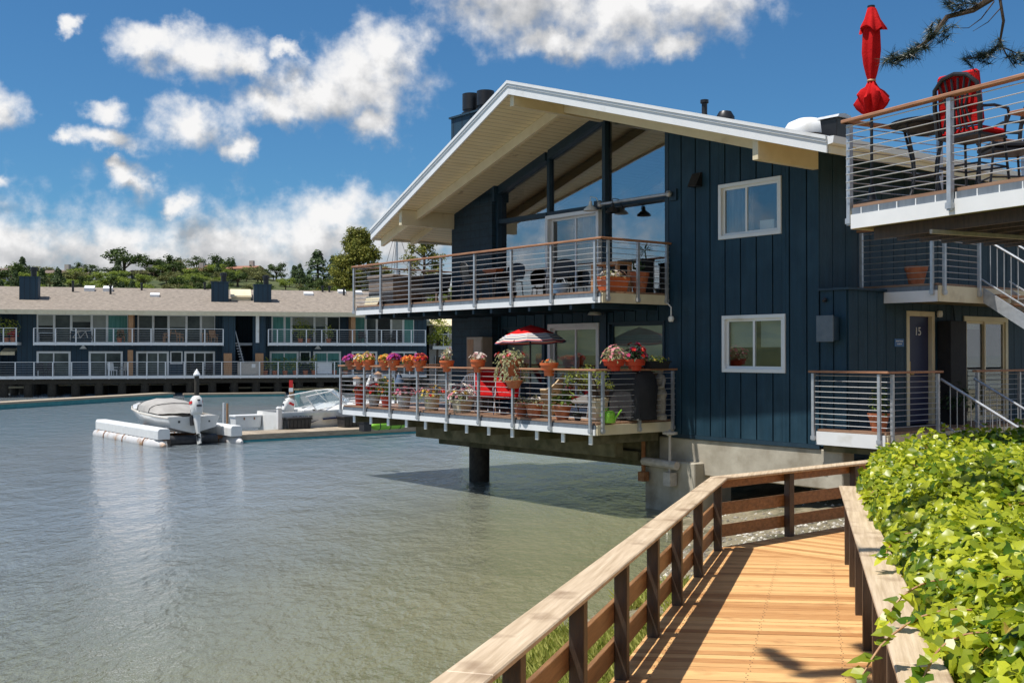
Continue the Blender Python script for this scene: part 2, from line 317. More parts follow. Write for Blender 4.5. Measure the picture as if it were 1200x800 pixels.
# ------------------------------------------------------------------ world: sky with clouds
SUN = Vector((-.37, -.10, .92)).normalized()
elev = math.asin(SUN.z); az = math.atan2(SUN.x, SUN.y)
W = bpy.data.worlds.new('World'); S.world = W; W.use_nodes = True
nt = W.node_tree; N, L = nt.nodes, nt.links
bg = N['Background']; bg.inputs['Strength'].default_value = .15
sky = N.new('ShaderNodeTexSky'); sky.sky_type = 'NISHITA'; sky.sun_disc = False
sky.sun_elevation = elev; sky.sun_rotation = az; sky.altitude = 200; sky.air_density = 1.0; sky.dust_density = .4; sky.ozone_density = 3.0
def cloud_group():
    g = bpy.data.node_groups.new('cloud_field', 'ShaderNodeTree')
    g.interface.new_socket('P', in_out='INPUT', socket_type='NodeSocketVector')
    g.interface.new_socket('D', in_out='OUTPUT', socket_type='NodeSocketFloat')
    n, l = g.nodes, g.links; gi = n.new('NodeGroupInput'); go = n.new('NodeGroupOutput')
    nz = n.new('ShaderNodeTexNoise'); nz.inputs['Scale'].default_value = 26; nz.inputs['Detail'].default_value = 5; nz.inputs['Roughness'].default_value = .6
    l.new(gi.outputs[0], nz.inputs['Vector'])
    sb = n.new('ShaderNodeVectorMath'); sb.operation = 'SUBTRACT'; sb.inputs[1].default_value = (.5, .5, .5); l.new(nz.outputs['Color'], sb.inputs[0])
    ma = n.new('ShaderNodeVectorMath'); ma.operation = 'MULTIPLY_ADD'; ma.inputs[1].default_value = (.055, .045, 0)
    l.new(sb.outputs[0], ma.inputs[0]); l.new(gi.outputs[0], ma.inputs[2])
    blobs = [(610, 5, 130, 70), (720, 25, 120, 62), (820, 10, 100, 62), (560, -10, 80, 50), (785, 65, 40, 26), (650, 60, 70, 25), (700, -70, 260, 70),
             (420, 105, 95, 58), (450, 72, 62, 48), (325, 135, 70, 30), (438, 150, 42, 32), (380, 120, 80, 40),
             (245, 82, 82, 34), (195, 72, 55, 24), (300, 90, 40, 20), (340, 75, 34, 12),
             (235, 160, 62, 32), (292, 184, 24, 20), (25, 152, 42, 28), (105, 68, 17, 15), (145, 148, 36, 18), (145, 180, 62, 16), (97, 180, 22, 13),
             (168, 222, 32, 24), (158, 208, 20, 12), (22, 236, 45, 14), (218, 250, 26, 20),
             (40, 310, 170, 60), (160, 312, 150, 56), (270, 300, 150, 60), (370, 285, 130, 64), (400, 250, 60, 40), (480, 280, 90, 50), (620, 290, 150, 50),
             (-160, 280, 200, 60), (600, -1350, 1900, 420), (-1600, -1000, 900, 380), (2900, -950, 900, 380), (-420, 230, 260, 80), (-2900, 100, 700, 300), (3800, 50, 700, 320), (2600, 0, 500, 240), (4400, -500, 600, 300), (-3300, -500, 600, 300), (-300, 60, 160, 60), (900, 290, 200, 45), (1250, 300, 260, 50), (1500, 120, 200, 90)]  # wide blobs overhead and behind the camera are added to raise fill light
    acc = None
    for bx, by, rx, ry in blobs:
        s1 = n.new('ShaderNodeVectorMath'); s1.operation = 'SUBTRACT'; s1.inputs[1].default_value = ((bx - 600) / F, (414 - by) / F, 0); l.new(ma.outputs[0], s1.inputs[0])
        s2 = n.new('ShaderNodeVectorMath'); s2.operation = 'MULTIPLY'; s2.inputs[1].default_value = (F / rx, F / ry, 0); l.new(s1.outputs[0], s2.inputs[0])
        s3 = n.new('ShaderNodeVectorMath'); s3.operation = 'LENGTH'; l.new(s2.outputs[0], s3.inputs[0])
        if acc is None: acc = s3.outputs['Value']
        else:
            mn = n.new('ShaderNodeMath'); mn.operation = 'SMOOTH_MIN'; mn.inputs[2].default_value = .25; l.new(acc, mn.inputs[0]); l.new(s3.outputs['Value'], mn.inputs[1]); acc = mn.outputs[0]
    # a low bank of cloud all round the horizon
    sp = n.new('ShaderNodeSeparateXYZ'); l.new(ma.outputs[0], sp.inputs[0])
    hb = n.new('ShaderNodeMath'); hb.operation = 'MULTIPLY_ADD'; hb.inputs[1].default_value = F / 180; hb.inputs[2].default_value = 0; l.new(sp.outputs['Y'], hb.inputs[0])
    mn = n.new('ShaderNodeMath'); mn.operation = 'SMOOTH_MIN'; mn.inputs[2].default_value = .25; l.new(acc, mn.inputs[0]); l.new(hb.outputs[0], mn.inputs[1])
    # scattered cloud elsewhere (added unseen behind the camera for fill light and reflections)
    n2 = n.new('ShaderNodeTexNoise'); n2.inputs['Scale'].default_value = 48; n2.inputs['Detail'].default_value = 6; n2.inputs['Roughness'].default_value = .56; l.new(gi.outputs[0], n2.inputs['Vector'])
    fb = n.new('ShaderNodeMath'); fb.operation = 'MULTIPLY_ADD'; fb.inputs[1].default_value = 1.15; fb.inputs[2].default_value = .40; l.new(n2.outputs['Fac'], fb.inputs[0])
    d = n.new('ShaderNodeMath'); d.operation = 'SUBTRACT'; l.new(fb.outputs[0], d.inputs[0]); l.new(mn.outputs[0], d.inputs[1])
    l.new(d.outputs[0], go.inputs[0]); return g
CG = cloud_group()
tc = N.new('ShaderNodeTexCoord'); sp = N.new('ShaderNodeSeparateXYZ'); L.new(tc.outputs['Generated'], sp.inputs[0])
at = N.new('ShaderNodeMath'); at.operation = 'ARCTAN2'; L.new(sp.outputs['X'], at.inputs[0]); L.new(sp.outputs['Y'], at.inputs[1])
ae = N.new('ShaderNodeMath'); ae.operation = 'ARCSINE'; L.new(sp.outputs['Z'], ae.inputs[0])
cb = N.new('ShaderNodeCombineXYZ'); L.new(at.outputs[0], cb.inputs[0]); L.new(ae.outputs[0], cb.inputs[1])
g1 = N.new('ShaderNodeGroup'); g1.node_tree = CG; L.new(cb.outputs[0], g1.inputs[0])
of = N.new('ShaderNodeVectorMath'); of.operation = 'ADD'; of.inputs[1].default_value = (-.012, .020, 0); L.new(cb.outputs[0], of.inputs[0])
g2 = N.new('ShaderNodeGroup'); g2.node_tree = CG; L.new(of.outputs[0], g2.inputs[0])
al = N.new('ShaderNodeMapRange'); al.interpolation_type = 'SMOOTHSTEP'; al.inputs['From Min'].default_value = -.12; al.inputs['From Max'].default_value = .78; L.new(g1.outputs[0], al.inputs['Value'])
sh = N.new('ShaderNodeMath'); sh.operation = 'SUBTRACT'; L.new(g1.outputs[0], sh.inputs[0]); L.new(g2.outputs[0], sh.inputs[1])
n4 = N.new('ShaderNodeTexNoise'); n4.inputs['Scale'].default_value = 15; n4.inputs['Detail'].default_value = 4; L.new(cb.outputs[0], n4.inputs['Vector'])
sh2 = N.new('ShaderNodeMath'); sh2.operation = 'MULTIPLY_ADD'; sh2.inputs[1].default_value = .55; L.new(sh.outputs[0], sh2.inputs[0]); L.new(n4.outputs['Fac'], sh2.inputs[2])
# thick middles are greyer
th = N.new('ShaderNodeMath'); th.operation = 'MULTIPLY_ADD'; th.inputs[1].default_value = -.22; L.new(g1.outputs[0], th.inputs[0]); L.new(sh2.outputs[0], th.inputs[2])
cr = N.new('ShaderNodeValToRGB'); e = cr.color_ramp.elements
e[0].position = .12; e[0].color = (1.5, 1.56, 1.65, 1); e[1].position = .62; e[1].color = (3.35, 3.33, 3.32, 1)
em = cr.color_ramp.elements.new(.36); em.color = (2.25, 2.27, 2.32, 1); lb_ = N.new('ShaderNodeMapRange'); lb_.inputs['From Min'].default_value = .02; lb_.inputs['From Max'].default_value = .13; lb_.inputs['To Min'].default_value = -.30; lb_.inputs['To Max'].default_value = .04; L.new(ae.outputs[0], lb_.inputs['Value'])
th2 = N.new('ShaderNodeMath'); th2.operation = 'ADD'; L.new(th.outputs[0], th2.inputs[0]); L.new(lb_.outputs[0], th2.inputs[1]); L.new(th2.outputs[0], cr.inputs[0])
tint = N.new('ShaderNodeMix'); tint.data_type = 'RGBA'; tint.blend_type = 'MULTIPLY'; tint.inputs[0].default_value = 1; tint.inputs[7].default_value = (.145, .27, .35, 1); L.new(sky.outputs[0], tint.inputs[6])
mixc = N.new('ShaderNodeMix'); mixc.data_type = 'RGBA'; L.new(al.outputs[0], mixc.inputs[0]); L.new(tint.outputs[2], mixc.inputs[6]); L.new(cr.outputs[0], mixc.inputs[7])
L.new(mixc.outputs[2], bg.inputs['Color'])
W.cycles.sampling_method = 'MANUAL'; W.cycles.sample_map_resolution = 512
sun = bpy.data.objects.new('sun', bpy.data.lights.new('sun', 'SUN')); COL.objects.link(sun)
sun.data.energy = 3.15; sun.data.angle = R(.55); sun.data.color = (1, .955, .89)
sun.rotation_euler = SUN.to_track_quat('Z', 'Y').to_euler(); sun.location = SUN * 60
S.view_settings.view_transform = 'Standard'; S.view_settings.look = 'None'; S.view_settings.gamma = 1; S.view_settings.use_curve_mapping = False
S.view_settings.exposure = .90
S.render.engine = 'CYCLES'
S.cycles.max_bounces = 8; S.cycles.transparent_max_bounces = 12; S.cycles.caustics_reflective = False; S.cycles.caustics_refractive = False; S.cycles.sample_clamp_indirect = 4
# ------------------------------------------------------------------ water, ground, hill
def watermat():
    m = bpy.data.materials.new('bay_water'); m.use_nodes = True; nt = m.node_tree; N, L = nt.nodes, nt.links; b = N['Principled BSDF']
    b.inputs['Roughness'].default_value = .03; b.inputs['IOR'].default_value = 1.6
    tc = N.new('ShaderNodeTexCoord')
    n0 = N.new('ShaderNodeTexNoise'); n0.inputs['Scale'].default_value = .12; n0.inputs['Detail'].default_value = 4; L.new(tc.outputs['Object'], n0.inputs['Vector'])
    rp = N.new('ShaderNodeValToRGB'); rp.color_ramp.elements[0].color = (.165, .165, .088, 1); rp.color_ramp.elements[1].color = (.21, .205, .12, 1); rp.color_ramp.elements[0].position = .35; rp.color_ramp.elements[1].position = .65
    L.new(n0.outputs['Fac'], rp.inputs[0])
    # shallow olive water along the bank; further out the colour carries reflected sky blue
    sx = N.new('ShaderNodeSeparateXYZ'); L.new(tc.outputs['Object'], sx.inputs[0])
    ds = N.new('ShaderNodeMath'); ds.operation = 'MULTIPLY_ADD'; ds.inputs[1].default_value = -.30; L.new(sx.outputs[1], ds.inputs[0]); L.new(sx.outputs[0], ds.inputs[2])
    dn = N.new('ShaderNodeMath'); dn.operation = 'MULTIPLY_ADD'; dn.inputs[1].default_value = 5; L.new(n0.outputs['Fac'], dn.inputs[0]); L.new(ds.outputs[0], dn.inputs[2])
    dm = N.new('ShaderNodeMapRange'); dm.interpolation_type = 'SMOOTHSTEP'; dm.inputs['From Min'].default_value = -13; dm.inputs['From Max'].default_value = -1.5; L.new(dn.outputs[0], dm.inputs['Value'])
    deep = N.new('ShaderNodeMix'); deep.data_type = 'RGBA'; deep.inputs[6].default_value = (.185, .215, .232, 1); L.new(dm.outputs[0], deep.inputs[0]); L.new(rp.outputs[0], deep.inputs[7]); L.new(deep.outputs[2], b.inputs['Base Color'])  # grey of deeper water, plus sky reflection put into the colour
    mp = N.new('ShaderNodeMapping'); mp.inputs['Rotation'].default_value = (0, 0, R(12)); mp.inputs['Scale'].default_value = (1.7, .85, 1); L.new(tc.outputs['Object'], mp.inputs[0])
    n1 = N.new('ShaderNodeTexNoise'); n1.inputs['Scale'].default_value = 3.6; n1.inputs['Detail'].default_value = 4; n1.inputs['Roughness'].default_value = .62; L.new(mp.outputs[0], n1.inputs['Vector'])
    n2 = N.new('ShaderNodeTexNoise'); n2.inputs['Scale'].default_value = .8; n2.inputs['Detail'].default_value = 3; L.new(mp.outputs[0], n2.inputs['Vector'])
    ad = N.new('ShaderNodeMath'); ad.operation = 'MULTIPLY_ADD'; ad.inputs[1].default_value = 2.2; L.new(n2.outputs['Fac'], ad.inputs[0]); L.new(n1.outputs['Fac'], ad.inputs[2])
    # calm slicks and ruffled patches
    n3 = N.new('ShaderNodeTexNoise'); n3.inputs['Scale'].default_value = .07; n3.inputs['Detail'].default_value = 3; L.new(mp.outputs[0], n3.inputs['Vector'])
    mr = N.new('ShaderNodeMapRange'); mr.inputs['From Min'].default_value = .38; mr.inputs['From Max'].default_value = .62; mr.inputs['To Min'].default_value = .45; mr.inputs['To Max'].default_value = 1.0; L.new(n3.outputs['Fac'], mr.inputs['Value'])
    bp = N.new('ShaderNodeBump'); bp.inputs['Distance'].default_value = .12; L.new(mr.outputs[0], bp.inputs['Strength']); L.new(ad.outputs[0], bp.inputs['Height']); L.new(bp.outputs[0], b.inputs['Normal'])
    return m
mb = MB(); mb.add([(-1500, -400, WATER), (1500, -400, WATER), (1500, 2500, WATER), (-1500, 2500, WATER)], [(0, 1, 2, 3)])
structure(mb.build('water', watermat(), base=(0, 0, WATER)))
def XL(Y): return .926 + .30 * (Y - 8.98)          # inner foot of the boardwalk's water-side posts
def XR(Y): return 3.07 + .26 * (Y - 9.87)          # inner foot of its land-side posts
def bwz(Y): return -(2.418 + .0188 * Y)            # boardwalk surface
def fbm(x, y):
    return math.sin(x * 1.7 + y * .9) * .5 + math.sin(x * 3.9 - y * 2.7 + 1.3) * .25 + math.sin(x * 8.1 + y * 7.3 + .4) * .12 + math.sin(-x * 15 + y * 17) * .06
def shore(Y): return XL(Y) - (.45 + .10 * (Y - 4) + .5 * max(0, min(1, (Y - 10) / 2.5)) - .95 * max(0, min(1, (Y - 13.3) / 3))) + max(0, Y - 14) * .05
def gz(X, Y):
    xs = shore(Y)
    d = X - xs + fbm(X * .8, Y * .8) * .25
    z = WATER + .17 * d
    lim = -2.92 + max(0, min(1, (Y - 16) / 6)) * .1
    if z > lim - .12: z = lim - .12 * math.exp(-(z - lim + .12) / .12)
    return z + fbm(X * 2.2, Y * 2.2) * .03
mb = MB(); nx, ny = 150, 150; pts = []
for j in range(ny + 1):
    Y = -6 + 76 * (j / ny) ** 1.25
    for i in range(nx + 1):
        X = XL(Y) - 5 + 75 * (i / nx) ** 1.7
        pts.append((X, Y, gz(X, Y)))
mb.add(pts, [(j * (nx + 1) + i, j * (nx + 1) + i + 1, (j + 1) * (nx + 1) + i + 1, (j + 1) * (nx + 1) + i) for j in range(ny) for i in range(nx)])
mud = mat('pebbly_mud', (.10, .085, .05), (.34, .29, .19), scale=9, rough=.9, bump=1.0, bscale=22, detail=12, ramp=(.3, .75), dirt=((.05, .05, .02), 1.1, .5, .7))
structure(mb.build('ground', mud, smooth=True))
# pebbles and shells scattered along the shore
mb = MB()
for k in range(2600):
    Y = ru(13, 24); X = XL(Y) + ru(-1.9, 3.6)
    if rnd() < .5: Y = ru(15, 20); X = ru(2.4, 7)
    r = ru(.015, .05); z = gz(X, Y)
    if z < WATER - .03: continue
    a = rnd() * 6; c, s_ = math.cos(a) * r, math.sin(a) * r
    mb.add([(X + c, Y + s_, z), (X - s_, Y + c, z), (X - c, Y - s_, z), (X + s_, Y - c, z), (X, Y, z + r * .8)], [(0, 1, 4), (1, 2, 4), (2, 3, 4), (3, 0, 4)])
o = mb.build('shore_pebbles', mat('shore_pebble', (.16, .14, .11), (.62, .58, .5), scale=4, island=1.2, rough=.8, ramp=(.3, 1.1))); tag(o, 'pale pebbles and shell scattered on the muddy shore under the house', 'pebbles'); o['kind'] = 'stuff'
# marsh grass along the boardwalk
mb = MB()
for k in range(52000):
    Y = ru(4.0, 15.3) if rnd() < .75 else ru(7, 12); d = ru(-2.6, .3)
    X = XL(Y) + d; z = gz(X, Y)
    if z < WATER - .01 or fbm(X * 1.3 + 3, Y * 1.3) < -.22 - (1.2 if Y < 13.0 else -.35): continue
    h = ru(.07, .24); a = rnd() * 6.28; w = ru(.006, .012); lean = ru(.02, .18)
    c, s_ = math.cos(a), math.sin(a)
    mb.add([(X - s_ * w, Y + c * w, z), (X + s_ * w, Y - c * w, z), (X + c * lean * .4 + s_ * w * .7, Y + s_ * lean * .4 - c * w * .7, z + h * .6), (X + c * lean, Y + s_ * lean, z + h)], [(0, 1, 2), (0, 2, 3)])
o = mb.build('marsh_grass', M['grass']); tag(o, 'yellow green marsh grass growing along the water side of the boardwalk', 'grass'); o['kind'] = 'stuff'
# hill across the bay
def crest(X):
    a = X / 320
    return 19.2 + 1.6 * math.sin(a * 9 + 1) + 1.6 * math.sin(a * 17) + 2.5 * math.exp(-((X + 95) / 60) ** 2) - 3.5 * max(0, min(1, (X + 70) / 50))
def hz(X, Y):
    t = max(0, min(1, (Y - 150) / 170)); t = t * t * (3 - 2 * t)
    return -4 + (crest(X) + 4) * t - max(0, Y - 330) * .02 + fbm(X * .05, Y * .05) * .8
mb = MB(); nx, ny = 90, 40
pts = [(-420 + 900 * i / nx, 140 + 420 * j / ny, hz(-420 + 900 * i / nx, 140 + 420 * j / ny)) for j in range(ny + 1) for i in range(nx + 1)]
mb.add(pts, [(j * (nx + 1) + i, j * (nx + 1) + i + 1, (j + 1) * (nx + 1) + i + 1, (j + 1) * (nx + 1) + i) for j in range(ny) for i in range(nx)])
structure(mb.build('hill', mat('scrubby_hillside', (.025, .045, .01), (.11, .12, .035), scale=.12, rough=.95, detail=12), smooth=True))

# unseen shore added on the left to darken the reflections in the window panes
mb = MB(); nx, ny = 60, 24
pts = [(-150 - 330 * i / ny, -320 + 480 * j / nx, -4 + (17 + 4 * math.sin(j * .5) + 2 * math.sin(j * 1.3)) * min(1, i / 10) ** .7 + fbm(i * .9, j * .8) * 1.2) for i in range(ny + 1) for j in range(nx + 1)]
mb.add(pts, [(i * (nx + 1) + j, i * (nx + 1) + j + 1, (i + 1) * (nx + 1) + j + 1, (i + 1) * (nx + 1) + j) for i in range(ny) for j in range(nx)])
structure(mb.build('hill', bpy.data.materials['scrubby_hillside'], smooth=True))  # added shore
# ------------------------------------------------------------------ the waterfront house
D = 1.94; UR = -2.09; ZF2 = 1.29; ZF1 = -1.41; GV = D + .24; UB = -8.08; UC = 3.91; UBO = 4.53
def zs(u): return 5.643 - (.318 * (UR - u) if u < UR else .295 * (u - UR))
def U(px, py, v=D): return HF.on_v(px, py, v)[0]
def Zv(px, py, v=D): return HF.on_v(px, py, v)[1]
house = thing('waterfront_house', 'two storey navy board and batten house with white gable roof standing over the water', 'house', HF((-2, 6, WATER)), HF.a)
def HB(): return MB(HF)
def hp(mb, name, m, parent=None, **k): return mb.build(name, m, parent or house, **k)
def boards(mb, u0, u1, v0, v1, zb, zt, holes=(), w=.405, gap=.026, start=None):
    u = u0 if start is None else start
    while u < u1 - .01:
        a, b = max(u + gap / 2, u0), min(u + w - gap / 2, u1); u += w
        if b - a < .02: continue
        cuts = sorted({a, b} | {c for h in holes for c in h[:2] if a < c < b})
        for c, d in zip(cuts[:-1], cuts[1:]):
            m = (c + d) / 2; hs = sorted((h for h in holes if h[0] < m < h[1]), key=lambda h: h[2]); z = zb
            for h in hs + [None]:
                top = (lambda x: h[2]) if h else zt
                if min(top(c), top(d)) - z > .01:
                    mb.prism([(c, v0, z), (d, v0, z), (d, v0, top(d)), (c, v0, top(c))], (0, v1 - v0, 0))
                if h: z = h[3]
def window_unit(name, root, fr_plane, u0, u1, z0, z1, v, fw=.075, split=.5, blind=None, curtain=None, slider=False, frame_m=None, glass=None, out=.03, open_left=False):
    """framed two-light sliding unit on the upright plane local y = v"""
    fm = frame_m or M['white']
    mb = MB(fr_plane); vo, vi = v - out, v + .10
    mb.box(u0, u1, vo, vi, z1 - fw, z1); mb.box(u0, u1, vo, vi, z0, z0 + (fw if not slider else .05))
    zb = z0 + (fw if not slider else .05)
    mb.box(u0, u0 + fw, vo, vi, zb, z1 - fw); mb.box(u1 - fw, u1, vo, vi, zb, z1 - fw)
    f = mb.build(name, fm, root, bevel=.004)
    um = u0 + (u1 - u0) * split; a0, a1, b0, b1 = u0 + fw, um, um, u1 - fw
    st = .05
    mb = MB(fr_plane)
    for (x0, x1, vv) in ((a0, a1 + .02, v + .045), (b0 - .02, b1, v + .012)):
        mb.box(x0, x0 + st, vv, vv + .03, zb, z1 - fw); mb.box(x1 - st, x1, vv, vv + .03, zb, z1 - fw)
        mb.box(x0 + st, x1 - st, vv, vv + .03, zb, zb + st); mb.box(x0 + st, x1 - st, vv, vv + .03, z1 - fw - st, z1 - fw)
    mb.build('frame', fm, f)
    for (x0, x1, vv) in ((a0 + st, a1 + .02 - st, v + .06), (b0 - .02 + st, b1 - st, v + .027)):
        mb = MB(fr_plane); mb.box(x0, x1, vv, vv + .006, zb + st, z1 - fw - st); mb.build('pane', glass or M['glass'], f)
    if blind:
        for (x0, x1, fr_) in blind:
            mb = MB(fr_plane); xa, xb = u0 + (u1 - u0) * x0, u0 + (u1 - u0) * x1
            mb.box(xa, xb, v + .14, v + .15, z1 - (z1 - z0) * fr_, z1 - .04); mb.build('blind', M['blind'], f)
    if curtain:
        for (x0, x1) in curtain:
            xa, xb = u0 + (u1 - u0) * x0, u0 + (u1 - u0) * x1; n = 24; pts = []
            for i in range(n + 1):
                for z in (z0, z1): pts.append((xa + (xb - xa) * i / n, v + .17 + .03 * math.sin(i * 1.6), z))
            mb = MB(fr_plane); mb.add(pts, [(2 * i, 2 * i + 2, 2 * i + 3, 2 * i + 1) for i in range(n)]); mb.build('curtain', M['curtain'], f, smooth=True)
    return f
# --- openings on the sunny wall
wa = (U(842.5, 250), U(916, 250), (Zv(844, 281.7) + Zv(917, 273)) / 2, (Zv(842, 217.5) + Zv(915, 205.5)) / 2)
wb = (U(846.7, 400), U(920.8, 400), (Zv(847.5, 436.2) + Zv(921.3, 436.7)) / 2, (Zv(845.9, 370.2) + Zv(920.3, 367.3)) / 2)
U0 = .03
mb = HB(); boards(mb, U0, UC, D, D + .028, -1.72, lambda u: zs(u) - .004, (wa, wb), start=-.01)
hp(mb, 'front_wall', M['siding'], bevel=.004)
mb = HB()
for h in ((U0, UC - .001),):
    # sheathing behind the boards, with the two openings left free
    for (a, b, z0, z1) in ((U0, wa[0], -1.70, 3.8), (wa[1], UC - .03, -1.70, 3.75), (wa[0], wa[1], -1.70, wb[2]), (wa[0], wa[1], wb[3], wa[2]), (wa[0], wa[1], wa[3], 3.9)):
        mb.box(a + .0005, b, D + .065, D + .2, z0, z1)
mb.prism([(U0, D + .066, 3.7), (UC - .03, D + .066, 3.7), (UC - .03, D + .066, zs(UC) - .02), (U0, D + .066, zs(U0) - .02)], (0, .13, 0))
hp(mb, 'wall_sheathing', M['black'])
mb = HB(); mb.box(U0, UC + .01, D - .006, D + .05, -1.80, -1.72); hp(mb, 'wall_flashing', M['trimnavy'])
f = window_unit('window', house, HF, *wa, D, blind=None, curtain=((.08, .47),), split=.44)
mb = HB(); mb.box(wa[0] + .9, wa[0] + 1.25, D + .2, D + .24, wa[2] + .1, wa[2] + .33); hp(mb, 'white_box_on_sill', M['white'], f)
f = window_unit('window', house, HF, *wb, D, blind=((.07, .48, .56), (.55, .95, .56)), split=.5)
mb = HB(); mb.box(wb[0] + .1, wb[1] - .1, D + .34, D + .7, wb[2] - .06, wb[2] + .02); hp(mb, 'sill_shelf', M['wood'], f)
mb = HB()
for k in range(60): mb.leaf((wb[0] + ru(1.28, 1.48), D + ru(.3, .5), wb[2] + ru(.05, .5)), (ru(-1, 1), -1, ru(0, 1)), (ru(-1, 1), ru(-1, 1), 1), .1, .05)
hp(mb, 'sill_plant', M['leaf'], f)
# --- block wall and gable glazing
ub1 = U(576.5, 300)
mb = HB(); mb.prism([(UB, D, ZF2 - .3), (ub1, D, ZF2 - .3), (ub1, D, zs(ub1) - .003), (UB, D, zs(UB) - .003)], (0, .9, 0)); mb.box(UB, ub1, D, D + .9, ZF1, ZF2 - .3)
hp(mb, 'block_wall', M['block'])
m1, m2 = U(640, 300, D + .1), U(706, 250, D + .1)
zt = (Zv(640, 253, D + .15) + Zv(700, 243, D + .15) + Zv(777, 228, D + .15)) / 3
hd = .22
def glassquad(name, a, b, za0, zb0, za1, zb1, parent=None, v=GV):
    mb = HB(); mb.prism([(a, v, za0), (b, v, zb0), (b, v, zb1), (a, v, za1)], (0, .008, 0)); return hp(mb, name, M['skyglass'], parent)
mb = HB()                                     # mullions, header and transom in dark navy timber
mb.box(ub1, ub1 + .10, D + .12, GV + .06, ZF2, zs(ub1) - .01)
mb.box(m1 - .05, m1 + .05, D + .16, GV + .06, ZF2, zs(m1 - .05) - .01)
mb.box(m2 - .055, m2 + .055, D + .13, GV + .06, ZF2 - .25, zs(m2) - .04)
mb.box(U0 - .11, U0, D - .01, GV + .06, ZF2, zs(U0) - .012)
for a, b in ((ub1 + .10, m1 - .05), (m1 + .05, m2 - .055), (m2 + .055, U0 - .11)):
    mb.prism([(a, D + .1, zs(a) - hd), (b, D + .1, zs(b) - hd), (b, D + .1, zs(b) - .004), (a, D + .1, zs(a) - .004)], (0, GV + .06 - D - .1, 0))
    mb.box(a, b, D + .14, GV + .05, zt - .06, zt + .05)
gf = hp(mb, 'gable_frame', M['trimnavy'], bevel=.004)
for a, b in ((ub1 + .10, m1 - .05), (m1 + .05, m2 - .055), (m2 + .055, U0 - .11)):
    glassquad('pane', a, b, zt + .05, zt + .05, zs(a) - hd, zs(b) - hd, gf)
glassquad('pane', ub1 + .10, m1 - .05, ZF2, ZF2, zt - .06, zt - .06, gf); glassquad('pane', m2 + .055, U0 - .11, ZF2, ZF2, zt - .06, zt - .06, gf)
f = window_unit('sliding_door', house, HF, m1 + .052, m2 - .057, ZF2 + .01, zt - .062, D + .12, fw=.09, split=.52, slider=True, curtain=((.56, .92),), out=.10)
# --- rooms seen through the glass
mb = HB(); mb.box(UB + .1, UC - .2, GV + .07, 8.4, ZF2 - .22, ZF2 - .003); hp(mb, 'room_floor', M['intfloor'])
mb = HB(); mb.box(UB + .1, UC - .2, 8.4, 8.5, ZF1, 3.55); mb.box(UB + .1, UB + .2, D + .9, 8.4, ZF1, zs(UB)); mb.box(UC - .22, UC - .14, D + .21, 8.4, ZF1, zs(UC) - .02)
mb.prism([(UB + .1, 8.41, 3.551), (UC - .2, 8.41, 3.551), (UC - .2, 8.41, zs(UC - .2) - .003), (UR, 8.41, zs(UR) - .003), (UB + .1, 8.41, zs(UB + .1) - .003)], (0, .05, 0)); hp(mb, 'room_wall', M['interior'])
mb = HB(); mb.box(UB + .1, UC - .2, D + .25, 8.4, ZF1 - .15, ZF1 - .003); hp(mb, 'room_floor', M['intfloor'])
mb = HB()                                     # furniture silhouettes inside: sofa, table
mb.box(-4.9, -3.2, 5.2, 6.0, ZF2, ZF2 + .45); mb.box(-4.9, -3.2, 5.9, 6.1, ZF2 + .45, ZF2 + .85); mb.box(-4.9, -4.7, 5.2, 6, ZF2 + .45, ZF2 + .65); mb.box(-3.4, -3.2, 5.2, 6, ZF2 + .45, ZF2 + .65); hp(mb, 'sofa', M['interior'], bevel=.05)
# --- lower front under the upper balcony
lw = (U(588, 400, GV), U(637, 400, GV), Zv(612, 452, GV), Zv(612, 383, GV))
ls = (U(643.5, 400, GV), U(703.5, 400, GV), ZF1, Zv(672, 379, GV))
lr = (U(713, 400, GV), U(779.5, 400, GV), Zv(746, 452, GV), Zv(746, 376.5, GV))
mb = HB(); boards(mb, ub1, U0, GV, GV + .03, ZF1 - .2, lambda u: ZF2 - .22, (lw, ls, lr), w=.36); hp(mb, 'front_wall', M['siding'])
mb = HB()
us = [ub1, lw[0], lw[1], ls[0], ls[1], lr[0], lr[1], U0 + .2]
for i, (a, b) in enumerate(zip(us[:-1], us[1:])):
    h = {1: lw, 3: ls, 5: lr}.get(i)
    if h:
        mb.box(a, b, GV + .03, GV + .2, h[3], ZF2 - .22)
        if h[2] > ZF1 + .01: mb.box(a, b, GV + .03, GV + .2, ZF1 - .2, h[2])
    else: mb.box(a, b, GV + .03, GV + .2, ZF1 - .2, ZF2 - .22)
hp(mb, 'wall_sheathing', M['trimnavy'])
for a, b in ((lw[0] - .16, lw[0] - .04), (lw[1] + .02, lw[1] + .09), (ls[1] + .02, lr[0] - .03)):
    mb = HB(); mb.box(a, b, GV - .05, GV - .001, ZF1, ZF2 - .22); hp(mb, 'wall_trim', M['trimnavy'])
window_unit('window', house, HF, *lw, GV, fw=.04, frame_m=M['trimnavy'], blind=((.04, .96, .62),), split=.97)
window_unit('sliding_door', house, HF, *ls, GV, fw=.10, slider=True, split=.52, blind=((.06, .52, .50), (.52, .95, .36)), out=.06)
window_unit('window', house, HF, *lr, GV, fw=.05, frame_m=M['trimnavy'], blind=((.03, .97, .70),), split=.98)
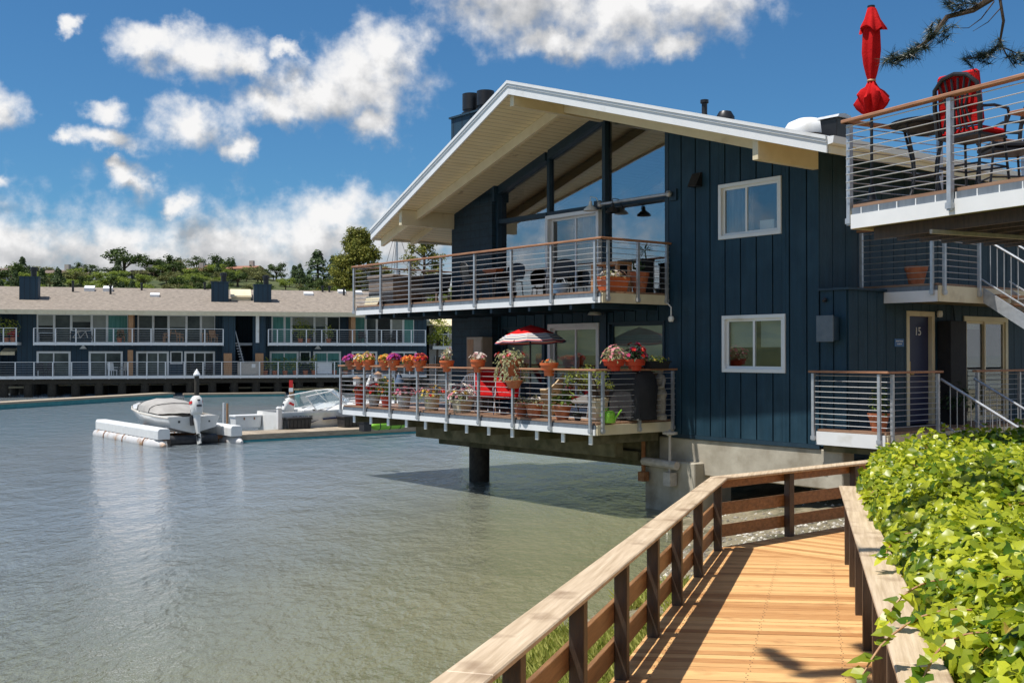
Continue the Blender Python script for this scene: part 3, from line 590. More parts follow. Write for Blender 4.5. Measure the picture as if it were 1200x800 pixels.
# --- side of the house, in shade
mb = HB()
def sboards(mb, u, v0, v1, zb, zt, out=.028, w=.405, holes=()):
    v = v0
    while v < v1:
        a, b = v + .008, min(v + w - .008, v1); v += w
        cuts = sorted({a, b} | {c for h in holes for c in h[:2] if a < c < b})
        for c, d in zip(cuts[:-1], cuts[1:]):
            m = (c + d) / 2; z = zb
            for h in sorted((h for h in holes if h[0] < m < h[1]), key=lambda h: h[2]) + [None]:
                top = h[2] if h else zt
                if top - z > .01: mb.box(u - .002, u + out, c, d, z, top)
                if h: z = h[3]
sboards(mb, UC - .028, D + .03, 14, 1.2, zs(UC) - .03)
mb.box(UC - .14, UC - .03, D + .2, 14, 1.2, zs(UC) - .02); hp(mb, 'side_wall', M['siding'])
zbt = HF.on_v(980, 338.5, D)[1]
du = HF.on_u(1062, 366, UBO)[0], HF.on_u(1091.5, 366, UBO)[0]; dz = HF.on_u(1075, 364.5, UBO)[1]
su = HF.on_u(1128.5, 372, UBO)[0], HF.on_u(1180, 372, UBO)[0]; sz = HF.on_u(1150, 371, UBO)[1]
du = (du[0], du[0] + .98)
dh = (du[0], du[1], ZF1, dz); sh_ = (su[0], su[1], ZF1, sz)
mb = HB(); sboards(mb, UBO - .028, D + .05, 14, -1.75, zbt - .02, holes=(dh, sh_), w=.30)
boards(mb, UC + .005, UBO - .03, D + .022, D + .05, -1.75, lambda u: zbt - .02, w=.31)
for a, b in ((D + .06, du[0]), (du[1], su[0]), (su[1], 14)): mb.box(UC + .01, UBO - .03, a, b, -1.75, zbt - .02)
for a, b, z in ((du[0], du[1], dz), (su[0], su[1], sz)): mb.box(UC + .01, UBO - .03, a, b, z, zbt - .02)
for a, b in (du, su): mb.box(UC - .2, UBO - .05, a, b, ZF1 - .2, ZF1 - .01)
hp(mb, 'side_wall', M['siding'])
mb = HB(); mb.box(UC, UBO + .06, D - .03, 14, zbt - .02, zbt + .02); hp(mb, 'wall_flashing', M['trimnavy'])
mb = HB()                                     # entry door: cream casing, navy leaf
mb.box(UBO - .12, UBO + .02, du[0], du[1], dz - .10, dz); mb.box(UBO - .12, UBO + .02, du[1] - .10, du[1], ZF1, dz - .10); mb.box(UBO - .12, UBO + .02, du[0], du[0] + .09, ZF1, dz - .10)
dr = hp(mb, 'entry_door', M['cream'], bevel=.004)
mb = HB(); mb.box(UBO - .11, UBO - .07, du[0] + .09, du[1] - .10, ZF1 + .02, dz - .10); hp(mb, 'door_leaf', M['door'], dr)
vm = (du[0] + du[1]) / 2
zn = HF.on_u(1071, 388.5, UBO - .07)[1]
mb = HB(); mb.text('15', .23, (UBO - .066, vm + .02, zn), (0, 1, 0), (0, 0, 1)); hp(mb, 'door_number', M['white'], dr)
mb = HB(); mb.box(UBO - .07, UBO - .05, du[0] + .16, du[0] + .22, ZF1 + .95, ZF1 + 1.25); mb.tube([(UBO - .03, du[0] + .19, ZF1 + 1.0), (UBO - .03, du[0] + .30, ZF1 + 1.0)], .014); hp(mb, 'handle', M['brass'], dr)
mb = HB()                                     # a dark interior behind the side slider
mb.box(UC - 1.6, UC - 1.5, su[0] - .2, su[1] + .2, ZF1, sz); hp(mb, 'room_wall', M['interior'])
SF = Frame(HF((UBO, 0, 0)), HF.a + math.pi / 2)   # side frame: x runs along the side, local y = 0 on its face (into the house is +y)
window_unit('sliding_door', house, SF, su[0], su[1], ZF1 + .01, sz, 0, fw=.10, slider=True, split=.5, out=.03, frame_m=M['cream'], blind=((.05, .5, .12),))
# blue plaque: two short rows of white letters too small to read
pu = HF.on_u(1053.3, 401.5, UBO)
mb = HB(); mb.box(UBO + .002, UBO + .014, pu[0] - .155, pu[0] + .155, pu[1] - .075, pu[1] + .075); pl = hp(mb, 'plaque', M['blue'])
mb = HB()
for row, (n, zz, wd) in enumerate(((8, .028, .022), (5, -.026, .026))):
    for k in range(n):
        x = pu[0] + (k - (n - 1) / 2) * (wd + .008); mb.box(UBO + .015, UBO + .017, x - wd / 2, x - wd / 2 + .007, pu[1] + zz - .018, pu[1] + zz + .018); mb.box(UBO + .015, UBO + .017, x, x + wd / 2, pu[1] + zz - .004 * (k % 3), pu[1] + zz + .012)
hp(mb, 'lettering', M['white'], pl)
def pu_(px, py): return HF.on_u(px, py, UBO)
# conduit, meter cupboard, wall light by the door
a, b = pu_(1063, 354), pu_(1112, 355); c = pu_(1117, 378)
mb = HB(); mb.tube([(UBO + .04, a[0], a[1]), (UBO + .04, b[0], b[1]), (UBO + .04, c[0] - .05, b[1] - .06), (UBO + .04, c[0], c[1])], .022); hp(mb, 'conduit', M['trimnavy'])
a, b = pu_(1098, 376), pu_(1117, 428); mb = HB(); mb.box(UBO + .002, UBO + .3, a[0], b[0], ZF1, a[1]); hp(mb, 'meter_cupboard', M['blackfab'], bevel=.01)
a = pu_(1097.5, 368); mb = HB(); mb.lathe([(.0, .07), (.05, .06), (.06, 0), (.05, -.06), (0, -.07)], (UBO + .07, a[0], a[1]), 10); hp(mb, 'entry_light', M['lampwhite'], smooth=True)
a = pu_(1125, 392); mb = HB(); mb.box(UBO + .002, UBO + .04, a[0] - .03, a[0] + .03, a[1] - .08, a[1] + .08); hp(mb, 'door_bell', M['black'])
a = pu_(1188, 366)
mb = HB(); mb.tube([(UBO, a[0] - .25, a[1] + .1), (UBO + .12, a[0] - .2, a[1] + .14), (UBO + .2, a[0], a[1] + .05)], .015); mb.lathe([(.03, .05), (.06, .0), (.19, -.10), (.17, -.10)], (UBO + .2, a[0], a[1]), 14); hp(mb, 'wall_lamp', M['greypot'], smooth=True)
# utility box on the front corner
a, b = HF.on_v(958.5, 371, D - .2), HF.on_v(976, 399, D - .2)
mb = HB(); mb.box(a[0], b[0], D - .2, D - .001, b[1], a[1]); hp(mb, 'utility_box', M['trimnavy'], bevel=.01)
mb = HB(); mb.box(a[0] - .02, b[0] + .02, D - .23, D - .201, b[1] - .02, a[1] + .02); hp(mb, 'utility_box_door', mat('grey_blue_paint', (.10, .13, .16), (.14, .17, .20), rough=.5), bevel=.006)
mb = HB(); a = HF.on_v(968, 352, D + .02); mb.lathe([(0, .05), (.04, .04), (.05, 0), (.03, -.03), (0, -.03)], (a[0], D - .03, a[1]), 10); hp(mb, 'spotlight', M['black'], smooth=True)
# exhaust hood, bracket on the front wall
a = HF.on_v(818, 211, D); mb = HB(); mb.prism([(a[0] - .12, D, a[1] - .15), (a[0] - .12, D - .20, a[1] - .15), (a[0] - .12, D - .05, a[1] + .14), (a[0] - .12, D, a[1] + .14)], (.24, 0, 0)); hp(mb, 'exhaust_hood', M['black'])
# awning rod with ball ends across the glass
r0, r1 = HF.on_v(703, 240.5, D - .12), HF.on_v(783.5, 226, D - .12)
zr = (r0[1] + r1[1]) / 2
mb = HB(); mb.tube([(r0[0], D - .12, zr), (r1[0], D - .12, zr)], .035, 10); ar = hp(mb, 'awning_rod', M['galv'], smooth=True)
for u in (r0[0], r1[0]):
    mb = HB(); mb.lathe([(0, -.075), (.05, -.055), (.075, 0), (.05, .055), (0, .075)], (u, D - .12, zr), 10); hp(mb, 'end_ball', M['galv'], ar, smooth=True)
mb = HB(); mb.box(r1[0] - .05, r1[0] + .15, D - .05, D - .001, zr - .14, zr + .1); mb.box(m2 - .1, m2 + .1, D - .08, D - .02, zr - .1, zr + .1); hp(mb, 'bracket', M['trimnavy'], ar)
def barn_lamp(px, py, v, m, name='barn_lamp'):
    u, z = HF.on_v(px, py, v); mb = HB()
    mb.tube([(u + .12, v + .2, z + .02), (u + .08, v + .1, z + .2), (u, v, z + .22), (u, v, z + .1)], .012, 6)
    mb.lathe([(.03, .12), (.045, .03), (.15, -.055), (.165, -.10), (.15, -.10), (.05, -.02), (0, -.02)], (u, v, z), 16)
    return hp(mb, name, m, smooth=True)
barn_lamp(692, 242, D - .25, M['lampwhite']); barn_lamp(718, 244, D - .25, M['black']); barn_lamp(697, 364, D - .05, M['lampwhite'])
a = HF.on_v(791, 372, D); mb = HB(); mb.tube([(U0 + .02, D - .1, a[1] + .3), (a[0] - .1, D - .12, a[1] + .30), (a[0], D - .12, a[1] + .22), (a[0], D - .12, a[1])], .014, 6)
mb.lathe([(0, .07), (.05, .05), (.07, 0), (.05, -.06), (0, -.07)], (a[0], D - .12, a[1] - .03), 10); hp(mb, 'globe_light', M['lampwhite'], smooth=True)
# --- roof
A = (UR - 7.72, D - 1.47); B = (UR, D - 2.70); C = (UR + 7.39, D - 1.60); VB = 15
mb = HB()
for p, q in ((A, B), (B, C)):
    mb.prism([(p[0], p[1], zs(p[0])), (q[0], q[1], zs(q[0])), (q[0], VB, zs(q[0])), (p[0], VB, zs(p[0]))], (0, 0, .11))
hp(mb, 'soffit', M['soffit'])
mb = HB()
for p, q in ((A, B), (B, C)):
    mb.prism([(p[0], p[1], zs(p[0]) + .111), (q[0], q[1], zs(q[0]) + .111), (q[0], VB, zs(q[0]) + .111), (p[0], VB, zs(p[0]) + .111)], (0, 0, .09))
roof = hp(mb, 'roof', M['shingle'])
mb = HB()
for p, q in ((A, B), (B, C)):
    mb.prism([(p[0], p[1] - .002, zs(p[0]) - .06), (q[0], q[1] - .002, zs(q[0]) - .06), (q[0], q[1] - .002, zs(q[0]) + .20), (p[0], p[1] - .002, zs(p[0]) + .20)], (0, -.045, 0))
mb.prism([(A[0] - .002, A[1], zs(A[0]) - .06), (A[0] - .002, VB, zs(A[0]) - .06), (A[0] - .002, VB, zs(A[0]) + .20), (A[0] - .002, A[1], zs(A[0]) + .20)], (-.045, 0, 0))
hp(mb, 'fascia', M['white'], roof, bevel=.004)
mb = HB()
for p, q in ((A, B), (B, C)):
    for z0, z1, o in ((.12, .165, .068), (.172, .225, .085)):
        mb.prism([(p[0], p[1] - .05, zs(p[0]) + z0), (q[0], q[1] - .05, zs(q[0]) + z0), (q[0], q[1] - .05, zs(q[0]) + z1), (p[0], p[1] - .05, zs(p[0]) + z1)], (0, -o + .05, 0))
    mb.prism([(p[0], p[1] - .085, zs(p[0]) + .226), (q[0], q[1] - .085, zs(q[0]) + .226), (q[0], q[1] + .12, zs(q[0]) + .226), (p[0], p[1] + .12, zs(p[0]) + .226)], (0, 0, .012))
hp(mb, 'verge_trim', M['white'], roof)
mb = HB(); ue = C[0]; ze = zs(ue)
mb.prism([(ue + .002, C[1] - .04, ze + .08), (ue + .12, C[1] - .04, ze + .10), (ue + .14, C[1] - .04, ze + .22), (ue + .002, C[1] - .04, ze + .22)], (0, VB - C[1], 0)); hp(mb, 'gutter', M['white'], roof)
mb = HB(); mb.prism([(ue + .002, C[1], ze - .06), (ue + .03, C[1], ze - .06), (ue + .03, C[1], ze + .079), (ue + .002, C[1], ze + .079)], (0, VB - C[1], 0)); hp(mb, 'fascia', M['cream'], roof)
# beams: ridge, two side purlins, raking rafters
def rv(u): return A[1] + (B[1] - A[1]) * (u - A[0]) / (B[0] - A[0]) if u < UR else B[1] + (C[1] - B[1]) * (u - UR) / (C[0] - UR)
for u, zb_, nm in ((UR, 5.337, 'ridge_beam'), (UB + .06, 3.36, 'roof_beam'), (UC - .06, 3.47, 'roof_beam')):
    mb = HB(); mb.box(u - .065, u + .065, rv(u) + .06, D - .002, zb_, max(zs(u - .065), zs(u + .065)) - (.012 if u != UR else .022)); hp(mb, nm, M['cream'], bevel=.006)
for dd, in ((.62,),):
    for p, q in (((A[0] + .05), UR - .066), ((UR + .066), UC - .4)):
        vv = D - 1.22; mb = HB(); mb.prism([(p, vv, zs(p) - .24), (q, vv, zs(q) - .24), (q, vv, zs(q) - .002), (p, vv, zs(p) - .002)], (0, .11, 0)); hp(mb, 'rafter', M['cream'], bevel=.006)
for u in (A[0] + .05,):
    for vv in (D - .25, D + 1.2, D + 2.6, D + 4, D + 5.4, D + 6.8):
        mb = HB(); mb.prism([(u, vv, zs(u) - .16), (UB - .01, vv, zs(UB) - .16), (UB - .01, vv, zs(UB) - .002), (u, vv, zs(u) - .002)], (0, .09, 0)); hp(mb, 'rafter', M['cream'])
for vv in (D + 2.2, D + 4.2):                 # ceiling beams seen through the gable glass
    mb = HB(); mb.prism([(UB + .2, vv, zs(UB + .2) - .28), (UR, vv, zs(UR) - .28), (UC - .25, vv, zs(UC - .25) - .28), (UC - .25, vv, zs(UC - .25) - .002), (UR, vv, zs(UR) - .002), (UB + .2, vv, zs(UB + .2) - .002)], (0, .14, 0)); hp(mb, 'ceiling_beam', M['greywood'])
mb = HB(); mb.box(UB - .001, UB + .12, D + .9, 14, ZF1, zs(UB) - .002); mb.box(UB + .13, UC - .2, 13.8, 14, ZF1, zs(UC) - .02); hp(mb, 'rear_wall', M['siding'])
# chimney and flues
zc = PY(530, 143, 31).z
mb = HB(); mb.box(UB - .03, UB + 1.9, D + .0, D + 1.0, zs(UB) + .2, zc); mb.box(UB - .08, UB + 1.95, D - .05, D + 1.05, zc, zc + .05); ch = hp(mb, 'chimney', M['farsiding'])
for du_, hh in ((U(552, 130, D + .5) - UB, .66), (U(569, 130, D + .5) - UB, .62)):
    mb = HB(); mb.lathe([(.26, 0), (.26, .14), (.21, .15), (.21, .22), (.24, .22), (.24, hh), (.2, hh), (.2, hh - .1), (0, hh - .1)], (UB + du_, D + .5, zc + .05), 18); hp(mb, 'flue', M['black'], ch, smooth=True)
# things on the roof
def roof_pt(px, py, v):
    for k in range(400):
        u = -2 + k * .02
        p = HF((u, v, zs(u) + .2)); 
        d = p; h = 600 + F * d.x / d.y
        if h >= px: return u
    return 4
u = roof_pt(826, 130, D + .6); mb = HB(); mb.lathe([(.09, 0), (.06, .1), (.06, .32), (.09, .33), (.09, .4), (0, .42)], (u, D + .6, zs(u) + .19), 10); hp(mb, 'roof_vent', M['black'], roof, smooth=True)
u = roof_pt(850, 135, D + .6); mb = HB(); mb.lathe([(.2, 0), (.2, .1), (.13, .22), (0, .25)], (u, D + .6, zs(u) + .19), 12); hp(mb, 'roof_vent', M['black'], roof, smooth=True)
u = roof_pt(948, 150, D + 1.0); mb = HB(); mb.lathe([(.46, 0), (.46, .12), (.38, .26), (.2, .35), (0, .38)], (u, D + 1.0, zs(u) + .19), 20, sy=1.2); hp(mb, 'skylight_dome', M['white'], roof, smooth=True)
# --- foundation, grade beam, pile
mb = HB(); mb.box(-.3, UC + .5, D + .03, D + .4, -2.55, -1.801); mb.box(-.45, 1.0, D - .25, D + .9, -3.6, -2.28); hp(mb, 'foundation', M['concrete'], bevel=.02)
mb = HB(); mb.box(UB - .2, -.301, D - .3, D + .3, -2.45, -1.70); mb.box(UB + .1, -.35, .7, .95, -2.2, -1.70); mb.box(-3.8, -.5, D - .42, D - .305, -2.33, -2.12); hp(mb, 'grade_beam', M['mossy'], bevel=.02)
up = U(561, 540, D - .02)
for uu, vv in ((up, D), (up + 3.6, D + 9), (up + 3.6, D + 12)):
    mb = HB(); mb.lathe([(.27, -1.5), (.27, 1.05)], (uu, vv, WATER), 18); mb.lathe([(.36, 1.051), (.36, 1.18)], (uu, vv, WATER), 4, rot=.785); hp(mb, 'pile', M['pile'], smooth=True)
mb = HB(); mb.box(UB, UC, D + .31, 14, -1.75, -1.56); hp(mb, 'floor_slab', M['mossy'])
# pipes by the foundation
a = HF.on_v(754, 540, D - .4); b = HF.on_v(785, 540, D - .4)
mb = HB(); mb.tube([(a[0], D - .4, -2.55), (a[0], D - .4, -1.68)], .045, 8); mb.box(a[0] - .09, a[0] + .09, D - .48, D - .32, -2.75, -2.55); hp(mb, 'drain_pipe', M['rust'], smooth=False)
mb = HB(); mb.tube([(b[0], D - .4, -2.55), (b[0], D - .4, -1.6)], .03, 8); mb.lathe([(.05, 0), (.16, .02), (.16, .07), (.05, .09)], (b[0], D - .4, -1.72), 10); mb.tube([(a[0], D - .4, -2.32), (b[0] + .2, D - .4, -2.35)], .09, 10); mb.box(b[0] - .1, b[0] + .1, D - .5, D - .3, -2.78, -2.5); hp(mb, 'drain_pipe', M['greypot'])
# ------------------------------------------------------------------ balconies
def railing(fr, run, zf, posts, root, ncab=9, hr=1.07, wood=None, pw=.055, low=.22, post_m=None, rail_w=.10):
    """run: corner points (x, y); posts: list of (x, y); handrail, posts and cables as parts of root"""
    for (x, y) in posts:
        mb = MB(fr); mb.box(x - pw / 2, x + pw / 2, y - pw / 2, y + pw / 2, zf - low, zf + hr - .035); mb.box(x - pw / 2 - .012, x + pw / 2 + .012, y - pw / 2 - .012, y + pw / 2 + .012, zf - low + .02, zf - low + .09); mb.build('post', post_m or M['galv'], root)
    mb = MB(fr)
    for p, q in zip(run[:-1], run[1:]):
        P, Q = Vector((*p, zf + hr)), Vector((*q, zf + hr)); d = (Q - P).normalized() * .045
        mb.bar(P - d, Q + d, rail_w, .042)
        P.z += .0005
    mb.build('handrail', wood or M['rail'], root, bevel=.008)
    for k in range(ncab):
        z = zf + .09 + (hr - .16) * k / (ncab - 1)
        mb = MB(fr); mb.tube([(*p, z) for p in run], .0065, 4, caps=False); mb.build('cable', M['cable'], root)
def lin(a, b, n): return [(a[0] + (b[0] - a[0]) * i / n, a[1] + (b[1] - a[1]) * i / n) for i in range(n + 1)]
def deck(name, fr, poly, zf, th, fasc, root):
    """floor boards over a polygon, with a zinc strip over a white board on each listed edge"""
    mb = MB(fr); mb.prism([(x, y, zf - .04) for x, y in poly], (0, 0, .04)); d = mb.build('deck_boards', M['deckwood'], root)
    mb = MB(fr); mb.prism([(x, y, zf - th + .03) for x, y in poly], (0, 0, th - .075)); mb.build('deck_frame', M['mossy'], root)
    for (p, q, kind) in fasc:
        P, Q = Vector((*p, 0)), Vector((*q, 0)); n = (Q - P).cross(Vector((0, 0, 1))).normalized()
        def strip(z0, z1, o, t, m, nm):
            a, b = P + n * o, Q + n * o; mb = MB(fr); mb.prism([(a.x, a.y, z0), (b.x, b.y, z0), (b.x, b.y, z1), (a.x, a.y, z1)], n * t); mb.build(nm, m, root)
        if kind == 0:
            strip(zf - .13, zf - .045, .002, .02, M['flash'], 'flashing'); strip(zf - th, zf - .131, .002, .04, M['white'], 'fascia')
        else: strip(zf - th, zf - .045, .002, .035, M['cream'] if kind == 1 else M['white'], 'fascia')
bal = hp(MB(HF).box(-9.0, -8.9, .9, 1.0, ZF2 - .2, ZF2 - .1), 'upper_balcony', M['mossy'])
uL = -9.82
deck('upper', HF, [(uL, 0), (-.005, 0), (-.005, D - .03), (UB - .03, D - .03), (UB - .03, 5.2), (uL, 5.2)], ZF2, .25, [((uL, 0), (-.005, 0), 0), ((-.005, 0), (-.005, D - .03), 1), ((uL, 5.2), (uL, 0), 0)], bal)
railing(HF, [(uL - .07, 5.1), (uL - .07, -.07), (.065, -.07), (.065, D - .02)], ZF2, [(u, -.07) for u, _ in lin((uL - .04, 0), (-.12, 0), 7)] + [(.065, .12), (.065, .98), (.065, D - .1), (uL - .07, 1.4), (uL - .07, 2.8), (uL - .07, 4.2)], bal)
lb = hp(MB(HF).box(-9.0, -8.9, .9, 1.0, ZF1 - .2, ZF1 - .1), 'lower_balcony', M['mossy'])
uL1, uR1, v1 = -10.0, .17, -.31
deck('lower', HF, [(uL1, v1), (uR1, v1), (uR1, D - .03), (UB - .25, D - .03), (UB - .25, 5.2), (uL1, 5.2)], ZF1, .25, [((uL1, v1), (uR1, v1), 0), ((uR1, v1), (uR1, D - .03), 1), ((uL1, 5.2), (uL1, v1), 0)], lb)
railing(HF, [(uL1 - .07, 5.1), (uL1 - .07, v1 - .07), (uR1 + .065, v1 - .07), (uR1 + .065, D - .02)], ZF1, [(u, v1 - .07) for u, _ in lin((uL1 - .04, 0), (uR1 - .1, 0), 8)] + [(uR1 + .065, v1 + .12), (uR1 + .065, .85), (uR1 + .065, D - .1), (uL1 - .07, 1.4), (uL1 - .07, 2.8), (uL1 - .07, 4.2)], lb)
for k in range(12):
    u = uL1 + .5 + k * .86
    mb = HB(); mb.box(u - .045, u + .045, v1 + .06, D - .31, ZF1 - .45, ZF1 - .22); hp(mb, 'joist', M['mossy'], lb)
    mb = HB(); mb.box(u - .05, u + .05, v1 + .03, v1 + .059, ZF1 - .45, ZF1 - .251); hp(mb, 'joist_end', M['white'], lb)
for k in range(14):
    u = uL + .4 + k * .70
    mb = HB(); mb.box(u - .04, u + .04, .05, D - .04, ZF2 - .36, ZF2 - .222); hp(mb, 'joist', M['trimnavy'], bal)
# --- entry landings on the shaded side
ld = thing('entry_landing', 'small timber landing with cable railing at the door numbered 15', 'landing', HF((4.8, 2.6, -2.8)), HF.a)
LU, LV = 5.44, D - .14
deck('landing', HF, [(UC + .06, LV), (LU, LV), (LU, D + 9), (UBO + .06, D + 9), (UBO + .06, D + .01), (UC + .06, D - .04)], ZF1, .29, [((UC + .06, LV), (LU, LV), 2), ((LU, LV), (LU, D + 1.5), 1), ((LU, D + 1.5), (LU, D + 9), 1)], ld)
railing(HF, [(UC - .02, LV - .06), (LU + .06, LV - .06), (LU + .06, D + 1.5)], ZF1, [(UC + .02, LV - .06), (LU - .10, LV - .06), (LU + .06, LV + .1), (LU + .06, D + 1.42)], ld, ncab=10)
railing(HF, [(LU + .06, D + 2.75), (LU + .06, D + 9)], ZF1, [(LU + .06, D + 2.8), (LU + .06, D + 4.4), (LU + .06, D + 6), (LU + .06, D + 7.6)], ld, ncab=10)
for vv in (LV + .15, D + 1.5, D + 4, D + 7): hp(HB().box(LU - .2, LU - .06, vv, vv + .14, -3.2, ZF1 - .25), 'support_post', M['pile'], ld)
for vv in (D - .04, D + 4, D + 8.9): hp(HB().box(LU - 1.4, LU - .06, vv, vv + .1, ZF1 - .42, ZF1 - .262), 'joist', M['mossy'], ld)
def stair(name, label, u0, v0, v1, z0, n, rise, run, rails=True, tread_m=None):
    st = thing(name, label, 'stairs', HF((u0 + run * n / 2, (v0 + v1) / 2, z0 - rise * n)), HF.a)
    for k in range(n):
        mb = HB(); mb.box(u0 + run * k, u0 + run * k + run + .02, v0 + .05, v1 - .05, z0 - rise * (k + 1) - .045, z0 - rise * (k + 1)); mb.build('tread', tread_m or M['deckwood'], st)
    for v in (v0, v1):
        mb = HB(); mb.prism([(u0, v - .025, z0 - .05), (u0 + run * n, v - .025, z0 - rise * n - .05), (u0 + run * n, v - .025, z0 - rise * n - .33), (u0, v - .025, z0 - .33)], (0, .05, 0)); mb.build('stringer', M['galv'], st)
        top = .93; mb = HB(); mb.tube([(u0 - .05, v, z0 + top), (u0 + run * n, v, z0 + top - rise * n)], .024, 8); mb.build('handrail', M['galv'], st, smooth=True)
        mb = HB(); mb.tube([(u0 - .05, v, z0 + .12), (u0 + run * n, v, z0 + .12 - rise * n)], .018, 6); mb.build('bottom_rail', M['galv'], st, smooth=True)
        m = int(n * run / .13)
        for k in range(1, m):
            t = k / m; u = u0 + run * n * t; z = z0 - rise * n * t
            mb = HB(); mb.tube([(u, v, z + .12), (u, v, z + top)], .0095, 5, caps=False); mb.build('baluster', M['galv'], st)
    return st
stair('entry_stairs', 'grey metal stairs with thin balusters going down from the landing of the door numbered 15', LU + .09, D + 1.56, D + 2.72, ZF1, 8, .165, .29)
l2 = thing('upper_landing', 'upper side landing with cable railing and cream fascia under the raised deck', 'landing', HF((5, 4, .9)), HF.a)
V2 = D + 1.22; LU2 = UC + 1.72
deck('landing', HF, [(UC + .01, V2), (LU2, V2), (LU2, D + 8), (UC + .01, D + 8)], ZF2, .34, [((UC + .01, V2), (LU2, V2), 0), ((LU2, V2), (LU2, D + 2.6), 1), ((LU2, D + 2.6), (LU2, D + 8), 1)], l2)
railing(HF, [(UC + .1, V2 - .06), (LU2 + .06, V2 - .06), (LU2 + .06, D + 2.6)], ZF2, [(UC + .14, V2 - .06), (LU2 - .08, V2 - .06), (LU2 + .06, V2 + .12), (LU2 + .06, D + 2.55)], l2, ncab=9)
stair('upper_stairs', 'pale metal stairs with balusters going down from the upper side landing', LU2 + .09, D + 2.66, D + 3.7, ZF2, 12, .175, .27, tread_m=M['wood'])
# ------------------------------------------------------------------ boardwalk
bw = thing('boardwalk', 'cedar plank boardwalk with brown post and board railings and a worn flat cap rail', 'boardwalk', (1.9, 9, -2.6))
CL, CR = Vector((2.90, 15.65)), Vector((4.26, 14.45)); D2 = Vector((.77, .64))
mb = MB()                                      # planks across the walk
y = 1.0
def edge_line(y0, x): return y0 - .12 * x
while y < 17.5:
    w = .138
    def crossing(fn, yy, dx):                  # where the plank edge meets a side line
        Y = yy
        for _ in range(12): Y = edge_line(yy, fn(Y) + dx)
        return (fn(Y) + dx, Y)
    q = [crossing(XL, y, -.13), crossing(XR, y, .13), crossing(XR, y + w - .006, .13), crossing(XL, y + w - .006, -.13)]
    if q[0][1] < 15.6 and q[1][1] < 14.4:
        j = ru(-.002, .002)
        mb.prism([(x, Y, bwz(Y) - .04 + j) for x, Y in q], (0, 0, .04))
        for e_ in (.14, .5, .86):
            for o_ in (.035, .10):
                x_ = q[0][0] + (q[1][0] - q[0][0]) * e_ + ru(-.008, .008); y_ = q[0][1] + (q[1][1] - q[0][1]) * e_ + o_; mb.mi = 1; mb.lathe([(.006, 0), (.005, .002), (0, .0021)], (x_, y_, bwz(y_) + .001 + j), 6); mb.mi = 0
    elif q[0][1] < 15.75:                      # fill towards the mitre with shorter planks
        def cut(p, r):                         # stop at the mitre line CL-CR
            p, r = Vector(p), Vector(r); n = Vector((1.2, 1.36)).normalized(); a, b = (p - CL).dot(n), (r - CL).dot(n)
            if b <= 0: return r
            return p + (r - p) * max(0, a / (a - b)) if a < 0 else p
        q2 = [Vector(q[0]), cut(q[0], q[1]), cut(q[3], q[2]), Vector(q[3])]
        if (q2[1] - q2[0]).length > .05 and (q2[2] - q2[3]).length > .02:
            mb.prism([(x, Y, bwz(Y) - .04) for x, Y in q2], (0, 0, .04))
    y += w
n2 = Vector((.66, -.75)); t = .02
while t < 9:
    a = CL + Vector((-.05, .06)) + D2 * t; b = CR + D2 * (t - .05 * 0); e = D2 * .132
    mb.prism([(p.x, p.y, bwz(15.4) - .04) for p in (a, b, b + e, a + e)], (0, 0, .04)); t += .138
mb.build('planks', [M['plank'], M['bin']], bw)
def bw_rail(pts, inward, posts_t=None):
    """pts: three-dimensional foot line of the posts' inner faces; inward: unit vector towards the walk"""
    I = Vector((*inward, 0))
    for p, q in zip(pts[:-1], pts[1:]):
        p, q = Vector(p), Vector(q)
        for h, hh in ((.22, .17), (.53, .17), (.885, .13)):
            o = -I * .125 + Vector((0, 0, h)); mb = MB(); mb.bar(p + o, q + o, .04, hh); mb.build('rail_board', M['railboard'], bw, bevel=.004)
        o = -I * .06 + Vector((0, 0, .97)); d = (q - p).normalized()
        mb = MB(); mb.bar(p + o, q + o, .25, .038); mb.build('cap_rail', M['capboard'], bw, bevel=.008)
def bw_post(x, y, inward, z=None):
    I = Vector((*inward, 0)); T = Vector((-I.y, I.x, 0)); z = bwz(y) if z is None else z
    p = Vector((x, y, z - .25)); mb = MB(); a = p - I * .105; 
    mb.prism([p - T * .055, p + T * .055, a + T * .055, a - T * .055], (0, 0, 1.19)); mb.build('post', M['bpost'], bw, bevel=.005)
    mb = MB(); a = p - I * .05; mb.tube([(a.x, a.y, -4.4), (a.x, a.y, z - .26)], .10, 10); mb.build('pile', M['pile'], bw, smooth=True)
IL = Vector((1, -.30)).normalized(); IR = -Vector((1, -.26)).normalized(); IF = Vector((.64, -.77))
bw_rail([(XL(Y), Y, bwz(Y)) for Y in (1.0, 5.4, 10.42, 15.62)], IL)
for Y in (1.78, 3.22, 4.66, 6.1, 7.54, 8.98, 10.42, 11.86, 13.5, 15.5): bw_post(XL(Y), Y, IL)
pf = [(CL.x + D2.x * t, CL.y + D2.y * t, bwz(15.65)) for t in (-.02, 4.0, 8.5)]
bw_rail(pf, IF)
for t in (1.62, 3.3, 5, 6.7, 8.4): bw_post(CL.x + D2.x * t, CL.y + D2.y * t, IF, bwz(15.65))
bw_rail([(XR(Y), Y, bwz(Y)) for Y in (1.0, 5.6, 10.0, 14.5)], IR)
for Y in (1.2, 2.65, 4.1, 5.6, 7.0, 8.5, 9.95, 11.4, 12.9, 14.4): bw_post(XR(Y), Y, IR)
for fn, sg in ((XL, -.10), (XR, .10)):
    mb = MB(); mb.bar((fn(1) + sg, 1, bwz(1) - .15), (fn(14.4) + sg, 14.4, bwz(14.4) - .15), .05, .2); mb.build('rim_joist', M['railboard'], bw)
